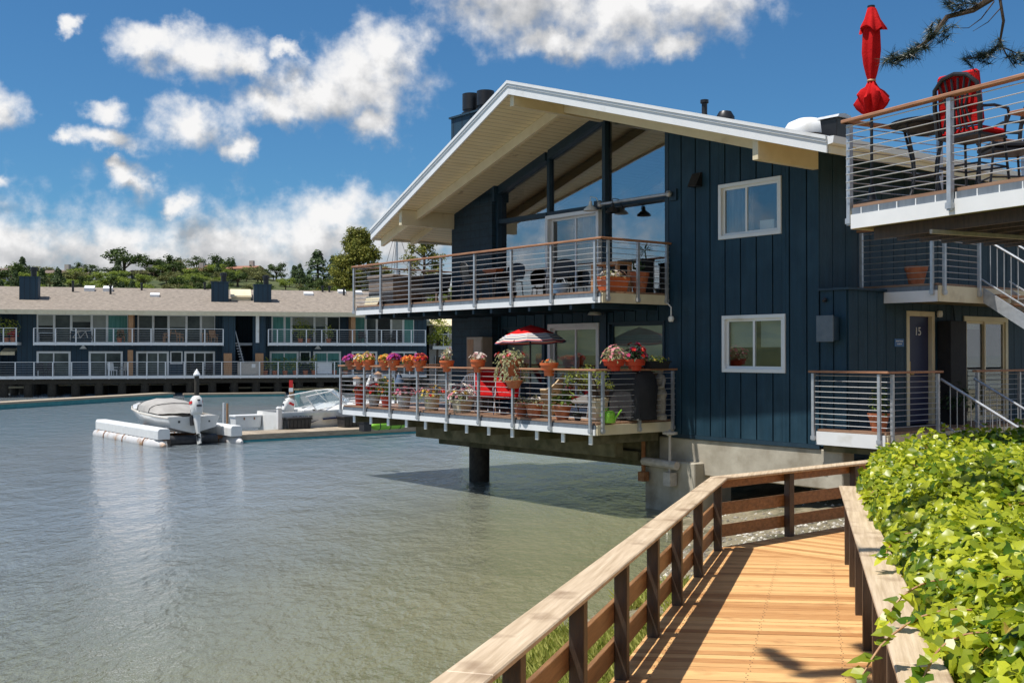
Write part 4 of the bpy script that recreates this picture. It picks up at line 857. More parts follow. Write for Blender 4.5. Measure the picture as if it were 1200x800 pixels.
mb = MB(); mb.bar((*(CL + Vector((-.08, .08))), bwz(15.65) - .15), (*(CL + Vector((-.08, .08)) + D2 * 8.5), bwz(15.65) - .15), .05, .2); mb.build('rim_joist', M['railboard'], bw)
# ------------------------------------------------------------------ ivy hedge beside the boardwalk
def hx(Y): return XR(Y) + .27
def htop(X, Y):
    d = max(0, X - hx(Y)); return -1.10 - .05 * max(0, 10 - Y) / 8 + .10 * fbm(X * .9, Y * .8) + .05 * fbm(X * 2.3 + 4, Y * 2.1) - .38 * math.exp(-d / .22) + .02 * min(d, 3)
hedge = thing('ivy_hedge', 'dense sunlit hedge of yellow green ivy leaves spilling over the boardwalk railing', 'hedge', (4.4, 9, -2.9))
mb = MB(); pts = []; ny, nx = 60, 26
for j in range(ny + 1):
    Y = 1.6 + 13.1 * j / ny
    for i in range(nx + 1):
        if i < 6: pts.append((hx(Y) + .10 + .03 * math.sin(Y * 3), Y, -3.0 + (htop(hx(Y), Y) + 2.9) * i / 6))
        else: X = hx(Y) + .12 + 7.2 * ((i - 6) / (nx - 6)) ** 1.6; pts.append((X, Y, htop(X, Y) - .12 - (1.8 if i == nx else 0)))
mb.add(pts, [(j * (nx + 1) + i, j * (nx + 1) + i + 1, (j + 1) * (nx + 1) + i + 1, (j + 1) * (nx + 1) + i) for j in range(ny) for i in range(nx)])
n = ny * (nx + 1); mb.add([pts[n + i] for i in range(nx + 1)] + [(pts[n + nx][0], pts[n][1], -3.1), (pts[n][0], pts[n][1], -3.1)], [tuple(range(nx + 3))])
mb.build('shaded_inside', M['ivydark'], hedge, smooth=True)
mb = MB()
def ivy(P, nrm, sz, near):
    nrm = Vector(nrm) + Vector((ru(-1, 1), ru(-1, 1), ru(-.6, .8))) * .75
    d = Vector((ru(-1, 1), ru(-1, .6), ru(-.9, .3)))
    mb.leaf(P, nrm, d, sz, sz * ru(.95, 1.2), ru(.05, .3), 1 if near else 0)
cnt = 0
while cnt < 40000:
    Y = 2.6 + 12.1 * rnd() ** 1.25
    if rnd() < .74:
        X = hx(Y) + (min(6.6, Y * .47) - 0 + .4) * rnd() ** 1.2
        if X / Y > .50: continue
        nr = (-.35 * math.exp(-(X - hx(Y)) / .3), -.2, 1); P = (X, Y, htop(X, Y) + ru(-.16, .05) + (ru(0, .14) if rnd() < .12 else 0))
    else:
        z = ru(-2.7, htop(hx(Y), Y)); P = (hx(Y) + ru(-.08, .12) + .05 * math.sin(Y * 2.7 + z * 4), Y, z); nr = (-1, -.35, .35)
    if Y > 14.3 and rnd() < .3: nr = (0, 1, .5)
    ivy(P, nr, ru(.042, .088) if rnd() < .88 else ru(.085, .125), Y < 11); cnt += 1
mb.build('leaves', M['ivy'], hedge, smooth='soft')
mb = MB()
for k in range(420):
    Y = 2.6 + 11 * rnd() ** 1.2; X = hx(Y) + (Y * .45) * rnd() ** 1.3
    mb.leaf((X, Y, htop(X, Y) + ru(-.1, .05)), (ru(-.5, .5), ru(-.6, .2), 1), (ru(-1, 1), ru(-1, .5), ru(-.6, .1)), ru(.04, .08), ru(.04, .08), .2, 1)
mb.build('yellowed_leaves', M['oldleaf'], hedge)
# stray runners reaching over the cap rail
mbs = MB(); mb = MB()
for (y0, ln, sd) in ((5.6, .75, 1), (6.4, .5, 2), (8.3, .4, 3), (11.5, .35, 4), (5.1, .5, 5)):
    random.seed(sd); p = Vector((hx(y0) + .05, y0, bwz(y0) + 1.25)); pts = [p.copy()]; d = Vector((-.9, -.25, .1))
    for k in range(8):
        p = p + d * ln / 8; d = (d + Vector((ru(-.1, .1), ru(-.25, .1), -.16))).normalized(); pts.append(p.copy())
        for q in range(2): mb.leaf(p, (ru(-.5, .3), ru(-.8, 0), 1), (ru(-1, .4), ru(-1, 1), -.2), ru(.07, .12), ru(.07, .11), .15, 1)
    mbs = MB(); mbs.tube(pts, [.006] * 8 + [.003], 5); mbs.build('runner', M['wood'], hedge)
mb.build('leaves', M['ivy'], hedge); random.seed(21)
# ------------------------------------------------------------------ raised deck on the right, red umbrella, bar set
rd = thing('raised_deck', 'raised deck with brown handrail and steel cables at the upper right, carrying the red umbrella', 'deck', RF((4, 2, 1.2)), RF.a)
ZR = 1.90; RW = 3.3
deck('raised', RF, [(0, 0), (9, 0), (9, RW), (0, RW)], ZR, .31, [((0, 0), (9, 0), 0), ((0, RW), (0, 0), 1)], rd)
mb = MB(RF)
for k in range(30): mb.box(.16 + k * .30, .175 + k * .30, -.027, -.023, ZR - .128, ZR - .05)
mb.build('flashing_seam', M['white'], rd)
railing(RF, [(-.06, RW), (-.06, -.06), (9, -.06)], ZR, [(-.06, .0), (1.62, -.06), (3.25, -.06), (4.9, -.06), (6.5, -.06), (-.06, 1.6), (-.06, RW - .05)], rd, ncab=10, low=.26, rail_w=.11, pw=.06)
railing(RF, [(-.06, RW + .05), (9, RW + .05)], ZR, [(1.5, RW + .05), (3.2, RW + .05), (4.9, RW + .05), (6.6, RW + .05)], rd, ncab=10)
for k in range(8):
    y = .3 + k * .4; mb = MB(RF); mb.box(.05, 8.9, y, y + .045, ZR - .43, ZR - .285); mb.build('joist', M['bpost'], rd)
for k in range(5):
    x = 1.2 + k * 1.5; mb = MB(RF); mb.box(x, x + .04, .06, RW - .1, ZR - .48, ZR - .432); mb.build('cross_brace', M['greypot'], rd)
for x, y in ((5, .2), (5, RW - .3), (8.5, .2), (8.5, RW - .3)):
    mb = MB(RF); mb.box(x, x + .15, y, y + .15, -3.2, ZR - .505); mb.build('support_post', M['white'], rd)
def at_deck(u, v, fr=RF, z=ZR): return fr((u, v, z))
# folded umbrella
p = at_deck(.02, .30); um = thing('patio_umbrella', 'closed red canvas umbrella tied with a cord at the corner of the raised deck', 'umbrella', p)
LF = loc_frame(um)
mb = MB(LF); mb.tube([(0, 0, .05), (0, 0, 2.5)], .02, 10); mb.build('pole', M['black'], um, smooth=True)
mb = MB(LF); mb.lathe([(.24, 0), (.24, .04), (.06, .08), (.035, .25), (0, .25)], n=20); mb.build('base', M['black'], um, smooth=True)
def folds(prof, nf, amp, seed, twist=0, skew=0):
    random.seed(seed); ph = [ru(-.3, .3) for _ in range(nf)]; n = nf * 6; secs = []
    for (z, r, a) in prof:
        sec = []
        for j in range(n):
            t = 2 * math.pi * j / n; k = int(j / 6); rr = r * (1 + a * amp * math.cos(nf * t + 2.2 * ph[k % nf] + twist * z)) * (1 + skew * math.cos(t - .4) + skew * .6 * math.sin(2 * t))
            sec.append((rr * math.cos(t + twist * z * .3), rr * math.sin(t + twist * z * .3), z + (a * .05 * math.sin(nf * t * .5 + ph[k % nf] * 3) if a > .6 else 0)))
        secs.append(sec)
    return secs
mb = MB(LF); mb.loft(folds([(1.62, .045, .3), (1.55, .075, .6), (1.47, .15, .8), (1.40, .20, .9), (1.33, .17, .9), (1.25, .12, .7), (1.20, .085, .5), (1.185, .05, .3)], 7, .36, 3, 1.5, .28), True)
mb.loft(folds([(2.33, .10, .4), (2.2, .105, .5), (2.0, .115, .5), (1.85, .10, .5), (1.7, .07, .4), (1.62, .045, .3)], 6, .30, 4, .8), True)
mb.build('canopy', M['redfab'], um, smooth=True)
mb = MB(LF); mb.loft(folds([(2.57, .045, .1), (2.55, .06, .1), (2.42, .10, .4), (2.30, .155, .8), (2.27, .16, .9), (2.29, .12, .5)], 7, .20, 5, 0, .14), True); mb.build('top_vent', M['redfab'], um, smooth=True)
mb = MB(LF); mb.lathe([(0, .04), (.05, .03), (.05, 0)], (0, 0, 2.56), 10); mb.build('finial', M['black'], um, smooth=True)
mb = MB(LF); mb.lathe([(.052, -.012), (.06, 0), (.052, .012)], (0, 0, 1.62), 12); mb.build('tie_cord', M['wicker'], um, smooth=True)
# bar table
p = at_deck(.3, .95); bt = thing('bar_table', 'tall round black metal bar table with curved legs on the raised deck', 'table', p); LF = loc_frame(bt)
mb = MB(LF); mb.lathe([(0, 1.04), (.40, 1.04), (.43, 1.05), (.43, 1.09), (.40, 1.10), (0, 1.10)], n=28); mb.build('table_top', M['black'], bt, smooth=True)
mb = MB(LF); mb.lathe([(.14, .93), (.36, 1.03), (.36, 1.039), (.14, .95)], n=20); mb.build('apron', M['black'], bt, smooth=True)
for k in range(4):
    a = k * math.pi / 2 + .5; c, s = math.cos(a), math.sin(a)
    mb = MB(LF); mb.tube([(c * r, s * r, z) for r, z in ((.34, 1.03), (.30, .9), (.21, .6), (.19, .4), (.24, .18), (.33, 0))], .018, 7); mb.build('leg', M['black'], bt, smooth=True)
mb = MB(LF); mb.lathe([(.19, .395), (.205, .40), (.19, .405)], n=20); mb.build('ring', M['black'], bt)
def bar_chair(u, v, rz, label, red=True):
    p = at_deck(u, v); ch = thing('bar_chair', label, 'chair', p, RF.a + rz, 'bar chairs on the raised deck'); LF = loc_frame(ch)
    for sx in (-1, 1):
        mb = MB(LF); mb.tube([(sx * .29, -.30, 0), (sx * .26, -.25, .66), (sx * .26, -.28, .95)], .016, 7); mb.build('leg', M['black'], ch, smooth=True)
        mb = MB(LF); mb.tube([(sx * .29, .30, 0), (sx * .26, .23, .66), (sx * .27, .25, .9)], .016, 7); mb.build('leg', M['black'], ch, smooth=True)
        mb = MB(LF); mb.tube([(sx * .28, -.28, .95), (sx * .35, -.1, .97), (sx * .36, .15, .96), (sx * .30, .27, .90), (sx * .27, .25, .80)], .018, 7); mb.build('armrest', M['black'], ch, smooth=True)
    mb = MB(LF)
    mb.tube([(-.28, -.27, .66), (-.30, -.30, 1.0), (-.28, -.33, 1.22), (-.16, -.35, 1.33), (0, -.355, 1.36), (.16, -.35, 1.33), (.28, -.33, 1.22), (.30, -.30, 1.0), (.28, -.27, .66)], .027, 8)
    for x in (-.2, -.12, -.04, .04, .12, .2): mb.tube([(x, -.28, .70), (x * .6, -.315, .98), (x * 1.1, -.345, 1.31)], .014, 5)
    mb.tube([(-.29, -.315, 1.05), (0, -.33, 1.12), (.29, -.315, 1.05)], .01, 5); mb.build('back_frame', M['black'], ch, smooth=True)
    mb = MB(LF); mb.box(-.28, .28, -.27, .26, .63, .66); mb.build('seat_frame', M['black'], ch)
    mb = MB(LF); mb.box(-.27, .27, -.24, .27, .662, .75); mb.build('seat_cushion', M['redfab'] if red else M['black'], ch, bevel=.03)
    mb = MB(LF); mb.prism([(-.29, -.25, .76), (.29, -.25, .76), (.27, -.325, 1.385), (-.27, -.325, 1.385)], (0, .09, 0)); 
    if red: mb.build('back_cushion', M['redfab'], ch, bevel=.03)
    mb = MB(LF); mb.tube([(-.27, -.27, .3), (.27, -.27, .3), (.27, .27, .3), (-.27, .27, .3), (-.27, -.27, .3)], .012, 6); mb.build('foot_ring', M['black'], ch, smooth=True)
    return ch
bar_chair(1.45, .50, .12, 'black metal bar chair with red cushions whose back rises above the handrail')
bar_chair(.95, 1.65, 2.6, 'black bar chair half hidden behind the tall round table', False)
bar_chair(2.3, 1.9, 1.9, 'all black bar chair farthest right on the raised deck beside the brown wooden post', False)
p = at_deck(2.12, .75); t = thing('plant_stand', 'square dark brown wooden stand post beside the red bar chair', 'stand', p, RF.a); LF = loc_frame(t)
mb = MB(LF); mb.box(-.075, .075, -.075, .075, .03, .84); mb.build('post', M['rail'], t, bevel=.006)
mb = MB(LF); mb.box(-.2, .2, -.2, .2, .841, .88); mb.build('top', M['rail'], t, bevel=.006)
mb = MB(LF); mb.box(-.16, .16, -.16, .16, 0, .03); mb.build('foot', M['rail'], t)
# smoker-like dark vent cowl at the roof edge
uu, vv = C[0] - .34, D - .95
p = HF((uu, vv, zs(uu) + .2)); t = thing('vent_cowl', 'dark square metal vent cowl with a pale lid at the low edge of the roof', 'vent', p, HF.a); LF = loc_frame(t)
mb = MB(LF); mb.loft([[(-.15, -.15, 0), (.15, -.15, 0), (.15, .15, 0), (-.15, .15, 0)], [(-.18, -.18, .34), (.18, -.18, .34), (.18, .18, .34), (-.18, .18, .34)]], True, True); mb.build('body', M['black'], t, bevel=.01)
mb = MB(LF); mb.prism([(-.22, -.21, .35), (-.22, .21, .35), (-.22, .17, .40), (-.22, 0, .43), (-.22, -.17, .40)], (.44, 0, 0)); mb.build('lid', M['galv'], t)
# ------------------------------------------------------------------ pine tree standing right of the frame
pt = thing('pine_tree', 'long needled pine whose dark branches hang into the upper right corner', 'tree', (8.6, 9.6, -2.9)); 
mbt = MB(); mbt.tube([(8.6, 9.6, -2.9), (8.5, 9.6, 1), (8.7, 9.7, 5), (8.6, 9.5, 9), (8.7, 9.6, 13)], [.26, .22, .18, .12, .04], 12); mbt.build('trunk', M['trunk'], pt, smooth=True)
mbr, mbn = MB(), MB()
def tuft(p, d, n=58, L=.16):
    p = Vector(p); d = Vector(d).normalized()
    for k in range(n):
        q = (d * ru(-.1, 1.1) + Vector((ru(-1, 1), ru(-1, 1), ru(-1, 1))) * .85).normalized(); l = L * ru(.6, 1.15); w = q.orthogonal().normalized() * .0042; b = p - d * ru(0, .14)
        mbn.add([b - w, b + w, b + q * l], [(0, 1, 2)])
def branch(pts, r0, r1=.004, tf=(), L=.13):
    k = len(pts); mbr.tube(pts, [r0 + (r1 - r0) * i / (k - 1) for i in range(k)], 6)
    pts = [Vector(p) for p in pts]
    for t, cnt in tf:
        i = min(int(t * (k - 1)), k - 2); f_ = t * (k - 1) - i; p = pts[i].lerp(pts[i + 1], f_); d = pts[i + 1] - pts[i]
        for q in range(cnt): tuft(p + Vector((ru(-.05, .05), ru(-.06, .06), ru(-.04, .04))), d + Vector((ru(-.1, .1), ru(-.1, .1), ru(-.05, .1))), L=L)
Yb = 11.0
def bp_(l): return [PY(x, y, Yb + dy) for x, y, dy in l]
branch([Vector((8.6, 9.6, 6.4)), PY(1330, -120, 10.5), PY(1230, -60, 10.8)] + bp_([(1172, -8, 0), (1140, 12, .1), (1110, 20, .1), (1092, 44, 0), (1075, 57, -.1), (1056, 66, -.1), (1040, 71, -.1)]), .05, .006, ((.60, 1), (.66, 2), (.70, 2), (.76, 3), (.82, 2), (.87, 3), (.91, 2), (.95, 3), (1, 3)))
branch(bp_([(1230, -60, -.2), (1172, 0, 0), (1176, 25, 0), (1172, 48, .1), (1178, 62, .1), (1190, 80, .1)]), .022, .004, ((.75, 1), (.98, 2)))
branch(bp_([(1172, 50, .1), (1160, 62, .1), (1146, 66, .1), (1130, 70, .1)]), .008, .003, ((.3, 2), (.55, 3), (.75, 3), (.95, 3)))
branch(bp_([(1174, 55, .1), (1190, 62, .2), (1206, 62, .2), (1225, 70, .2)]), .008, .003, ((.4, 1), (.65, 3), (.9, 3)))
branch(bp_([(1165, 2, 0), (1150, 22, 0), (1135, 33, .1), (1116, 33, .1)]), .007, .002)
branch(bp_([(1174, 8, 0), (1158, 26, 0), (1140, 37, .1)]), .006, .002)
branch(bp_([(1150, 6, 0), (1136, 4, 0), (1120, 6, 0), (1105, -4, .1)]), .008, .003, ((.3, 2), (.6, 3), (.9, 3)))
branch(bp_([(1104, 26, 0), (1106, 36, 0), (1098, 52, 0)]), .005, .002, ((.5, 1), (.9, 2)))
for k in range(44):                             # the crown above and to the right, out of the picture
    z = ru(5.2, 12.5); a = ru(0, 6.28); ln = ru(1.5, 4.4) * (1.15 - z / 16)
    d = Vector((math.cos(a), math.sin(a), ru(-.05, .25)))
    p0 = Vector((8.6, 9.6, z)); e = p0 + d * ln
    if e.y > 2 and F * e.x / e.y < 640 and e.z / e.y < .36: continue
    branch([p0, p0 + d * ln * .5 + Vector((0, 0, .1)), e], .03, .005, tuple((t, 4) for t in (.3, .45, .6, .7, .8, .88, .95, 1)), L=.16)
# one long limb reaching left above the picture; it dapples the planks below
branch([Vector((8.6, 9.6, 6.8)), Vector((6, 9.3, 6.2)), Vector((3, 9.0, 5.4)), Vector((.6, 8.6, 4.9)), Vector((-.6, 8.3, 4.7))], .06, .01, tuple((t, 8) for t in (.5, .55, .6, .64, .68, .72, .76, .8, .84, .88, .91, .94, .97, 1)), L=.18)
for k in range(9):
    p0 = Vector((-.6 + k * .38, 8.4 + k * .07, 4.78 + k * .09)); d = Vector((ru(-.4, .1), (-1) ** k * .9, ru(-.1, .1)))
    branch([p0, p0 + d * .35, p0 + d * .8], .012, .004, ((.3, 6), (.5, 7), (.65, 7), (.8, 7), (1, 8)), L=.16)
mbr.build('branches', M['trunk'], pt, smooth=True); mbn.build('needles', M['pine'], pt)
# ------------------------------------------------------------------ apartment building across the water
FO = Vector((-36.5, 86, 0)); FF = Frame(FO, math.atan2(6, 22.5))
def fs(px, py=400, n=0): return FF.on_v(px, py, n)[0]
def fz(px, py, n=0): return FF.on_v(px, py, n)[1]
apt = thing('apartment_building', 'long two storey navy apartment building with grey shingle roof and white balconies across the water', 'building', FF((12, 5, WATER)), FF.a)
def fp(mb, name, m, parent=None, **k): return mb.build(name, m, parent or apt, **k)
S0, S1 = fs(-60), fs(506); NB = 2.0                    # the glazed front stands NB behind the balcony edge
ZA, ZB = -2.0 + .25, .60 + .25                          # floor levels
ZE = 3.05; ZR2 = 5.55; NE = .9; NR = 8.5
def g(px, n=NB): return fs(px, 400, n)
# walls with the stair recess between px 262 and 305
r0, r1 = g(262), g(305)
mb = MB(FF)
mb.box(g(20), r0, NB, NB + .2, ZA - .3, ZE + .2); mb.box(r1, g(500), NB, NB + .2, ZA - .3, ZE + .2); mb.box(r0, r1, NB + 3, NB + 3.2, ZA - .3, ZE + .2)
mb.box(r0 - .2, r0, NB + .2, NB + 3, ZA - .3, ZE + .2); mb.box(r1, r1 + .2, NB + .2, NB + 3, ZA - .3, ZE + .2)
mb.box(S0, g(-5), NB + 2, NB + 2.2, ZA - .3, ZE + .2); mb.box(g(20), g(20) + .2, NB + .2, NB + 3, ZA - .3, ZE + .2); mb.box(S0, g(20), NB + 4, NB + 4.2, ZA - .3, ZE + .2)
mb.box(g(500) - .2, g(500), NB + .2, 15, ZA - .3, ZE + .2)
fp(mb, 'wall', M['farsiding'])
for k, px in enumerate((268, 303)):
    mb = MB(FF); mb.box(g(px) - .5, g(px) + .5, .7, 2.9, ZA, ZE); fp(mb, 'wall', M['farsiding'])
# roof with overhang, fascia
mb = MB(FF)
mb.prism([(S0, -.5, ZE + .25), (S0, NR, ZR2), (S0, NR + 9, ZE + .25), (S0, NR + 9, ZE + .1), (S0, NR, ZR2 - .18), (S0, -.5, ZE + .1)], (g(507, -.5) - S0, 0, 0))
froof = fp(mb, 'roof', M['farshingle'])
mb = MB(FF); mb.box(S0, g(507, -.5), -.56, -.505, ZE - .08, ZE + .27); fp(mb, 'fascia', M['cream'], froof)
mb = MB(FF); mb.box(S0, g(507, -.5), -.5, NB + .1, ZE + .02, ZE + .09); fp(mb, 'soffit', M['cream'], froof)
def roofz(n): return ZE + .25 + (ZR2 - ZE - .25) * (n + .5) / (NR + .5)
def chimney(pxa, pxb, ytop, nn=3.2, flues=1):
    a, b = fs(pxa, 340, nn), fs(pxb, 340, nn); zt_ = fz((pxa + pxb) / 2, ytop, nn)
    mb = MB(FF); mb.box(a, b, nn, nn + 1.3, roofz(nn) - .1, zt_); mb.box(a - .06, b + .06, nn - .06, nn + 1.36, zt_, zt_ + .08); c = fp(mb, 'chimney', M['farsiding'])
    mb = MB(FF); mb.lathe([(.22, 0), (.22, .5), (.28, .5), (.28, .75), (0, .8)], ((a + b) / 2 + .3, nn + .6, zt_ + .08), 10); fp(mb, 'flue', M['black'], c)
chimney(22.5, 44.5, 325); chimney(247.5, 268, 331); chimney(297.5, 318, 334)
def on_roof(px, n): return fs(px, 340, n)
for pa, pb, n, hgt in ((99, 111, 7.2, .35), (121, 132, 7.2, .35), (176, 187, 5.2, .22), (356, 367, 6.6, .2), (396, 405, 7.6, .25), (414, 424, 7.4, .25)):
    a, b = on_roof(pa, n), on_roof(pb, n); mb = MB(FF); z = roofz(n)
    mb.prism([(a, n - .35, z - .12), (a, n + .35, z + .08), (a, n + .35, z + .08 + hgt), (a, n - .35, z - .05 + hgt * .7)], (b - a, 0, 0)); fp(mb, 'skylight', M['white'], froof)
a, b = on_roof(270, 5.6), on_roof(294, 5.6); n = 5.0; z = roofz(n)
mb = MB(FF); mb.prism([(a, n - 1.2, roofz(n - 1.2) + .25), (a, n + 1.4, roofz(n + 1.4) + .35), (a, n + 1.4, roofz(n + 1.4) + .45), (a, n - 1.2, roofz(n - 1.2) + .33)], (b - a, 0, 0)); mb.box(a + .05, b - .05, n - 1.1, n + 1.3, z - .3, z + .12); fp(mb, 'skylight', M['cream'], froof)
for px, n, h in ((85.5, 6.6, .8), (129.5, 5.8, .6), (166, 7.6, .5), (378, 8, .4), (386, 8, .4), (403, 6.6, .5), (240, 8.3, .5)):
    mb = MB(FF); z = roofz(n); mb.lathe([(.13, -.1), (.09, 0), (.09, h), (.13, h), (.13, h + .12), (0, h + .14)], (on_roof(px, n), n, z), 8); fp(mb, 'roof_vent', M['black'], froof)
# upper window bands: white posts and panes
def band(pxs, z0, z1, teal=(), orange=None):
    xs = [g(p) for p in pxs]
    for i, (a, b) in enumerate(zip(xs[:-1], xs[1:])):
        mb = MB(FF); mb.box(a, a + .12, NB - .06, NB - .002, z0, z1); mb.box(b - .06, b, NB - .06, NB - .002, z0, z1); mb.box(a + .12, b - .06, NB - .06, NB - .002, z1 - .08, z1); mb.box(a + .12, b - .06, NB - .06, NB - .002, z0, z0 + .06)
        f = fp(mb, 'window_frame', M['white'])
        mb = MB(FF); mb.box(a + .12, b - .06, NB - .03, NB - .02, z0 + .06, z1 - .08); fp(mb, 'pane', M['tealglass'] if i in teal else random.choice((M['farglass'], M['farglass'], M['farglass2'])), f)
        if i not in teal and rnd() < .3: zb_ = z1 - .08 - (z1 - z0) * ru(.15, .5); mb = MB(FF); mb.box(a + .13, b - .07, NB - .036, NB - .031, zb_, z1 - .08); fp(mb, 'blind', M['farblind'], f)
zt_ = ZE + .02
band([43, 63, 83], ZB, zt_); band([83, 107], ZB + .9, zt_); band([107, 125, 150], ZB, zt_, (1,)); band([161, 179, 197], ZB, zt_); band([197, 218, 235, 252], ZB, zt_)
band([318, 333, 341], ZB, zt_, (0, 1)); band([341, 368, 382, 398], ZB, zt_); band([413, 428, 441], ZB, zt_, (0,)); band([441, 458, 472, 485], ZB, zt_, (2,))
for px in (155, 411):
    mb = MB(FF); mb.box(g(px) - .18, g(px) + .18, .25, NB - .07, ZB, zt_); fp(mb, 'divider_wall', M['wood'])
def slider(p0, p1, z0, z1, n=2, teal=False):
    a, b = g(p0), g(p1); mb = MB(FF)
    mb.box(a, a + .16, NB - .07, NB - .002, z0, z1); mb.box(b - .16, b, NB - .07, NB - .002, z0, z1); mb.box(a + .16, b - .16, NB - .07, NB - .002, z1 - .16, z1)
    for k in range(1, n): x = a + (b - a) * k / n; mb.box(x - .05, x + .05, NB - .06, NB - .003, z0, z1 - .16)
    f = fp(mb, 'sliding_door', M['white'])
    mb = MB(FF); mb.box(a + .16, b - .16, NB - .03, NB - .02, z0 + .05, z1 - .16); fp(mb, 'pane', M['tealglass'] if teal else random.choice((M['farglass'], M['farglass2'])), f)
zd = fz(100, 411.5, NB)
for p0, p1, n, tl in ((43, 83, 2, 0), (104, 144, 2, 0), (159.5, 198, 3, 0), (216, 252, 3, 0), (316, 350, 2, 1), (367, 399.5, 2, 1), (412, 442, 2, 0), (459, 488, 2, 0)): slider(p0, p1, ZA, zd, n, tl)
for p0, p1 in ((199.5, 214), (351, 364)):
    a, b = g(p0), g(p1); mb = MB(FF); mb.box(a, b, NB - .05, NB - .002, ZA + .9, zd); f = fp(mb, 'window_frame', M['white']); mb = MB(FF); mb.box(a + .1, b - .1, NB - .07, NB - .052, ZA + 1, zd - .1); fp(mb, 'pane', M['farglass'], f)
# balconies: slab, posts, rails
def fbal(p0, p1, z, posts, solid_gap=None, deep=NB):
    a, b = fs(p0), fs(p1)
    mb = MB(FF); mb.box(a, b, 0, deep, z - .22, z); bl = fp(mb, 'balcony_slab', M['white'])
    mb = MB(FF); mb.box(a, b, -.02, .04, z + 1.05, z + 1.09); fp(mb, 'handrail', M['white'], bl)
    for px in posts:
        x = fs(px); mb = MB(FF); mb.box(x - .04, x + .04, -.04, .04, z - .25, z + 1.05); fp(mb, 'post', M['white'], bl)
    for k in range(5): mb = MB(FF); mb.box(a + .02, b - .02, .0, .012, z + .14 + k * .18, z + .155 + k * .18); fp(mb, 'cable', M['galv'], bl)
    return bl
fbal(39, 262, ZB, (39.5, 65, 89, 111, 133, 155, 177, 198, 218, 240, 261.5)); fbal(314, 499.5, ZB, (314.5, 325, 341, 359, 377, 395, 413, 430, 447, 465, 482, 498.5)); fbal(-60, 20, ZB, (-40, -18, 4, 19))
fbal(-60, 500, ZA, tuple(range(-48, 500, 22)))
mb = MB(FF); mb.box(fs(272), fs(308), NB + .3, NB + 2.8, ZB - .2, ZB); mb.box(fs(300), fs(304), .5, .6, ZB, zt_); fp(mb, 'stair_landing', M['white'])
mb = MB(FF)
a = fs(276); b = fs(286)
for k in range(12): mb.box(a + (b - a) * k / 12, a + (b - a) * k / 12 + .35, 1.0, 2.0, ZB - .22 * k - .06, ZB - .22 * k)
for y in (.96, 2.02): mb.tube([(a, y, ZB + .95), (b, y, ZA + .95)], .05, 6)
fp(mb, 'stair_flight', M['galv'])
for px in (267, 304):
    a = g(px, .4); mb = MB(FF); mb.box(a - .32, a + .32, .28, .36, ZA, ZA + 1.75); fp(mb, 'privacy_screen', M['wood'])
mb = MB(FF); a = fs(166.5); mb.box(g(154.5) - .2, g(154.5) + .2, .3, .38, ZA, ZA + 2.0); fp(mb, 'privacy_screen', M['wood'])
for px in (98, 372): 
    mb = MB(FF); mb.lathe([(.05, .22), (.28, -.05), (.24, -.06)], (g(px), NB - .35, zd + .25), 10); fp(mb, 'wall_lamp', M['white'])
mb = MB(FF); mb.prism([(g(0), NB + 1.9, zd + .25), (g(0), NB + .1, zd - .05), (g(0), NB + .1, zd - .3), (g(0), NB + 1.9, zd + .05)], (g(17) - g(0), 0, 0)); fp(mb, 'awning', M['cream'])
# piles and beams under the building
for i in range(22):
    x = fs(-55) + i * (fs(498) - fs(-55)) / 21
    for n in (.8, 5.5):
        mb = MB(FF); mb.lathe([(.32, -1), (.32, 1.6)], (x, n, WATER), 10); fp(mb, 'pile', M['pile'])
mb = MB(FF); mb.box(S0, fs(499), .5, .9, ZA - .62, ZA - .23); fp(mb, 'floor_beam', M['pile'])
mb = MB(FF); mb.box(S0, fs(499), 9, 9.2, WATER - .2, ZA - .25); fp(mb, 'crawl_wall', M['pile'])
mb = MB(FF); mb.box(fs(-50), fs(30), 3, 3.3, -2.75, -2.6); mb.box(fs(60), fs(250), 4.5, 4.7, -2.62, -2.52); mb.box(fs(270), fs(470), 4.5, 4.7, -2.95, -2.82); fp(mb, 'service_pipe', M['cream'])
# a neighbouring wing seen in the gap beside the house
wing = thing('grey_cottage', 'small pale grey house with a balcony seen in the gap beside the navy house', 'house', FF((fs(515), 6, WATER)), FF.a)
a, b = fs(503, 400, 4), fs(545, 400, 4)
mb = MB(FF); mb.box(a, b, 4, 10, -2.6, 2.4); mb.build('wall', M['greypot'], wing)
mb = MB(FF); mb.prism([(a - .4, 3.2, 2.4), (a - .4, 7, 3.7), (a - .4, 10.6, 2.4)], (b - a + .8, 0, 0)); mb.build('roof', M['cream'], wing)
mb = MB(FF); mb.box(a + .1, b, 2.9, 4, .35, .62); mb.box(a + .1, b, 2.9, 2.96, 1.6, 1.68); mb.build('balcony', M['white'], wing)
for k in range(4): mb = MB(FF); mb.box(a + .2 + k * .8, a + .26 + k * .8, 2.9, 2.96, .62, 1.6); mb.build('post', M['white'], wing)
for z0, z1 in ((-1.9, -.2), (.62, 2.2)):
    mb = MB(FF); mb.box(a + .5, a + 1.7, 3.9, 3.99, z0, z1); f = mb.build('window_frame', M['white'], wing); mb = MB(FF); mb.box(a + .6, a + 1.6, 3.86, 3.89, z0 + .1, z1 - .1); mb.build('pane', M['farglass'], f)
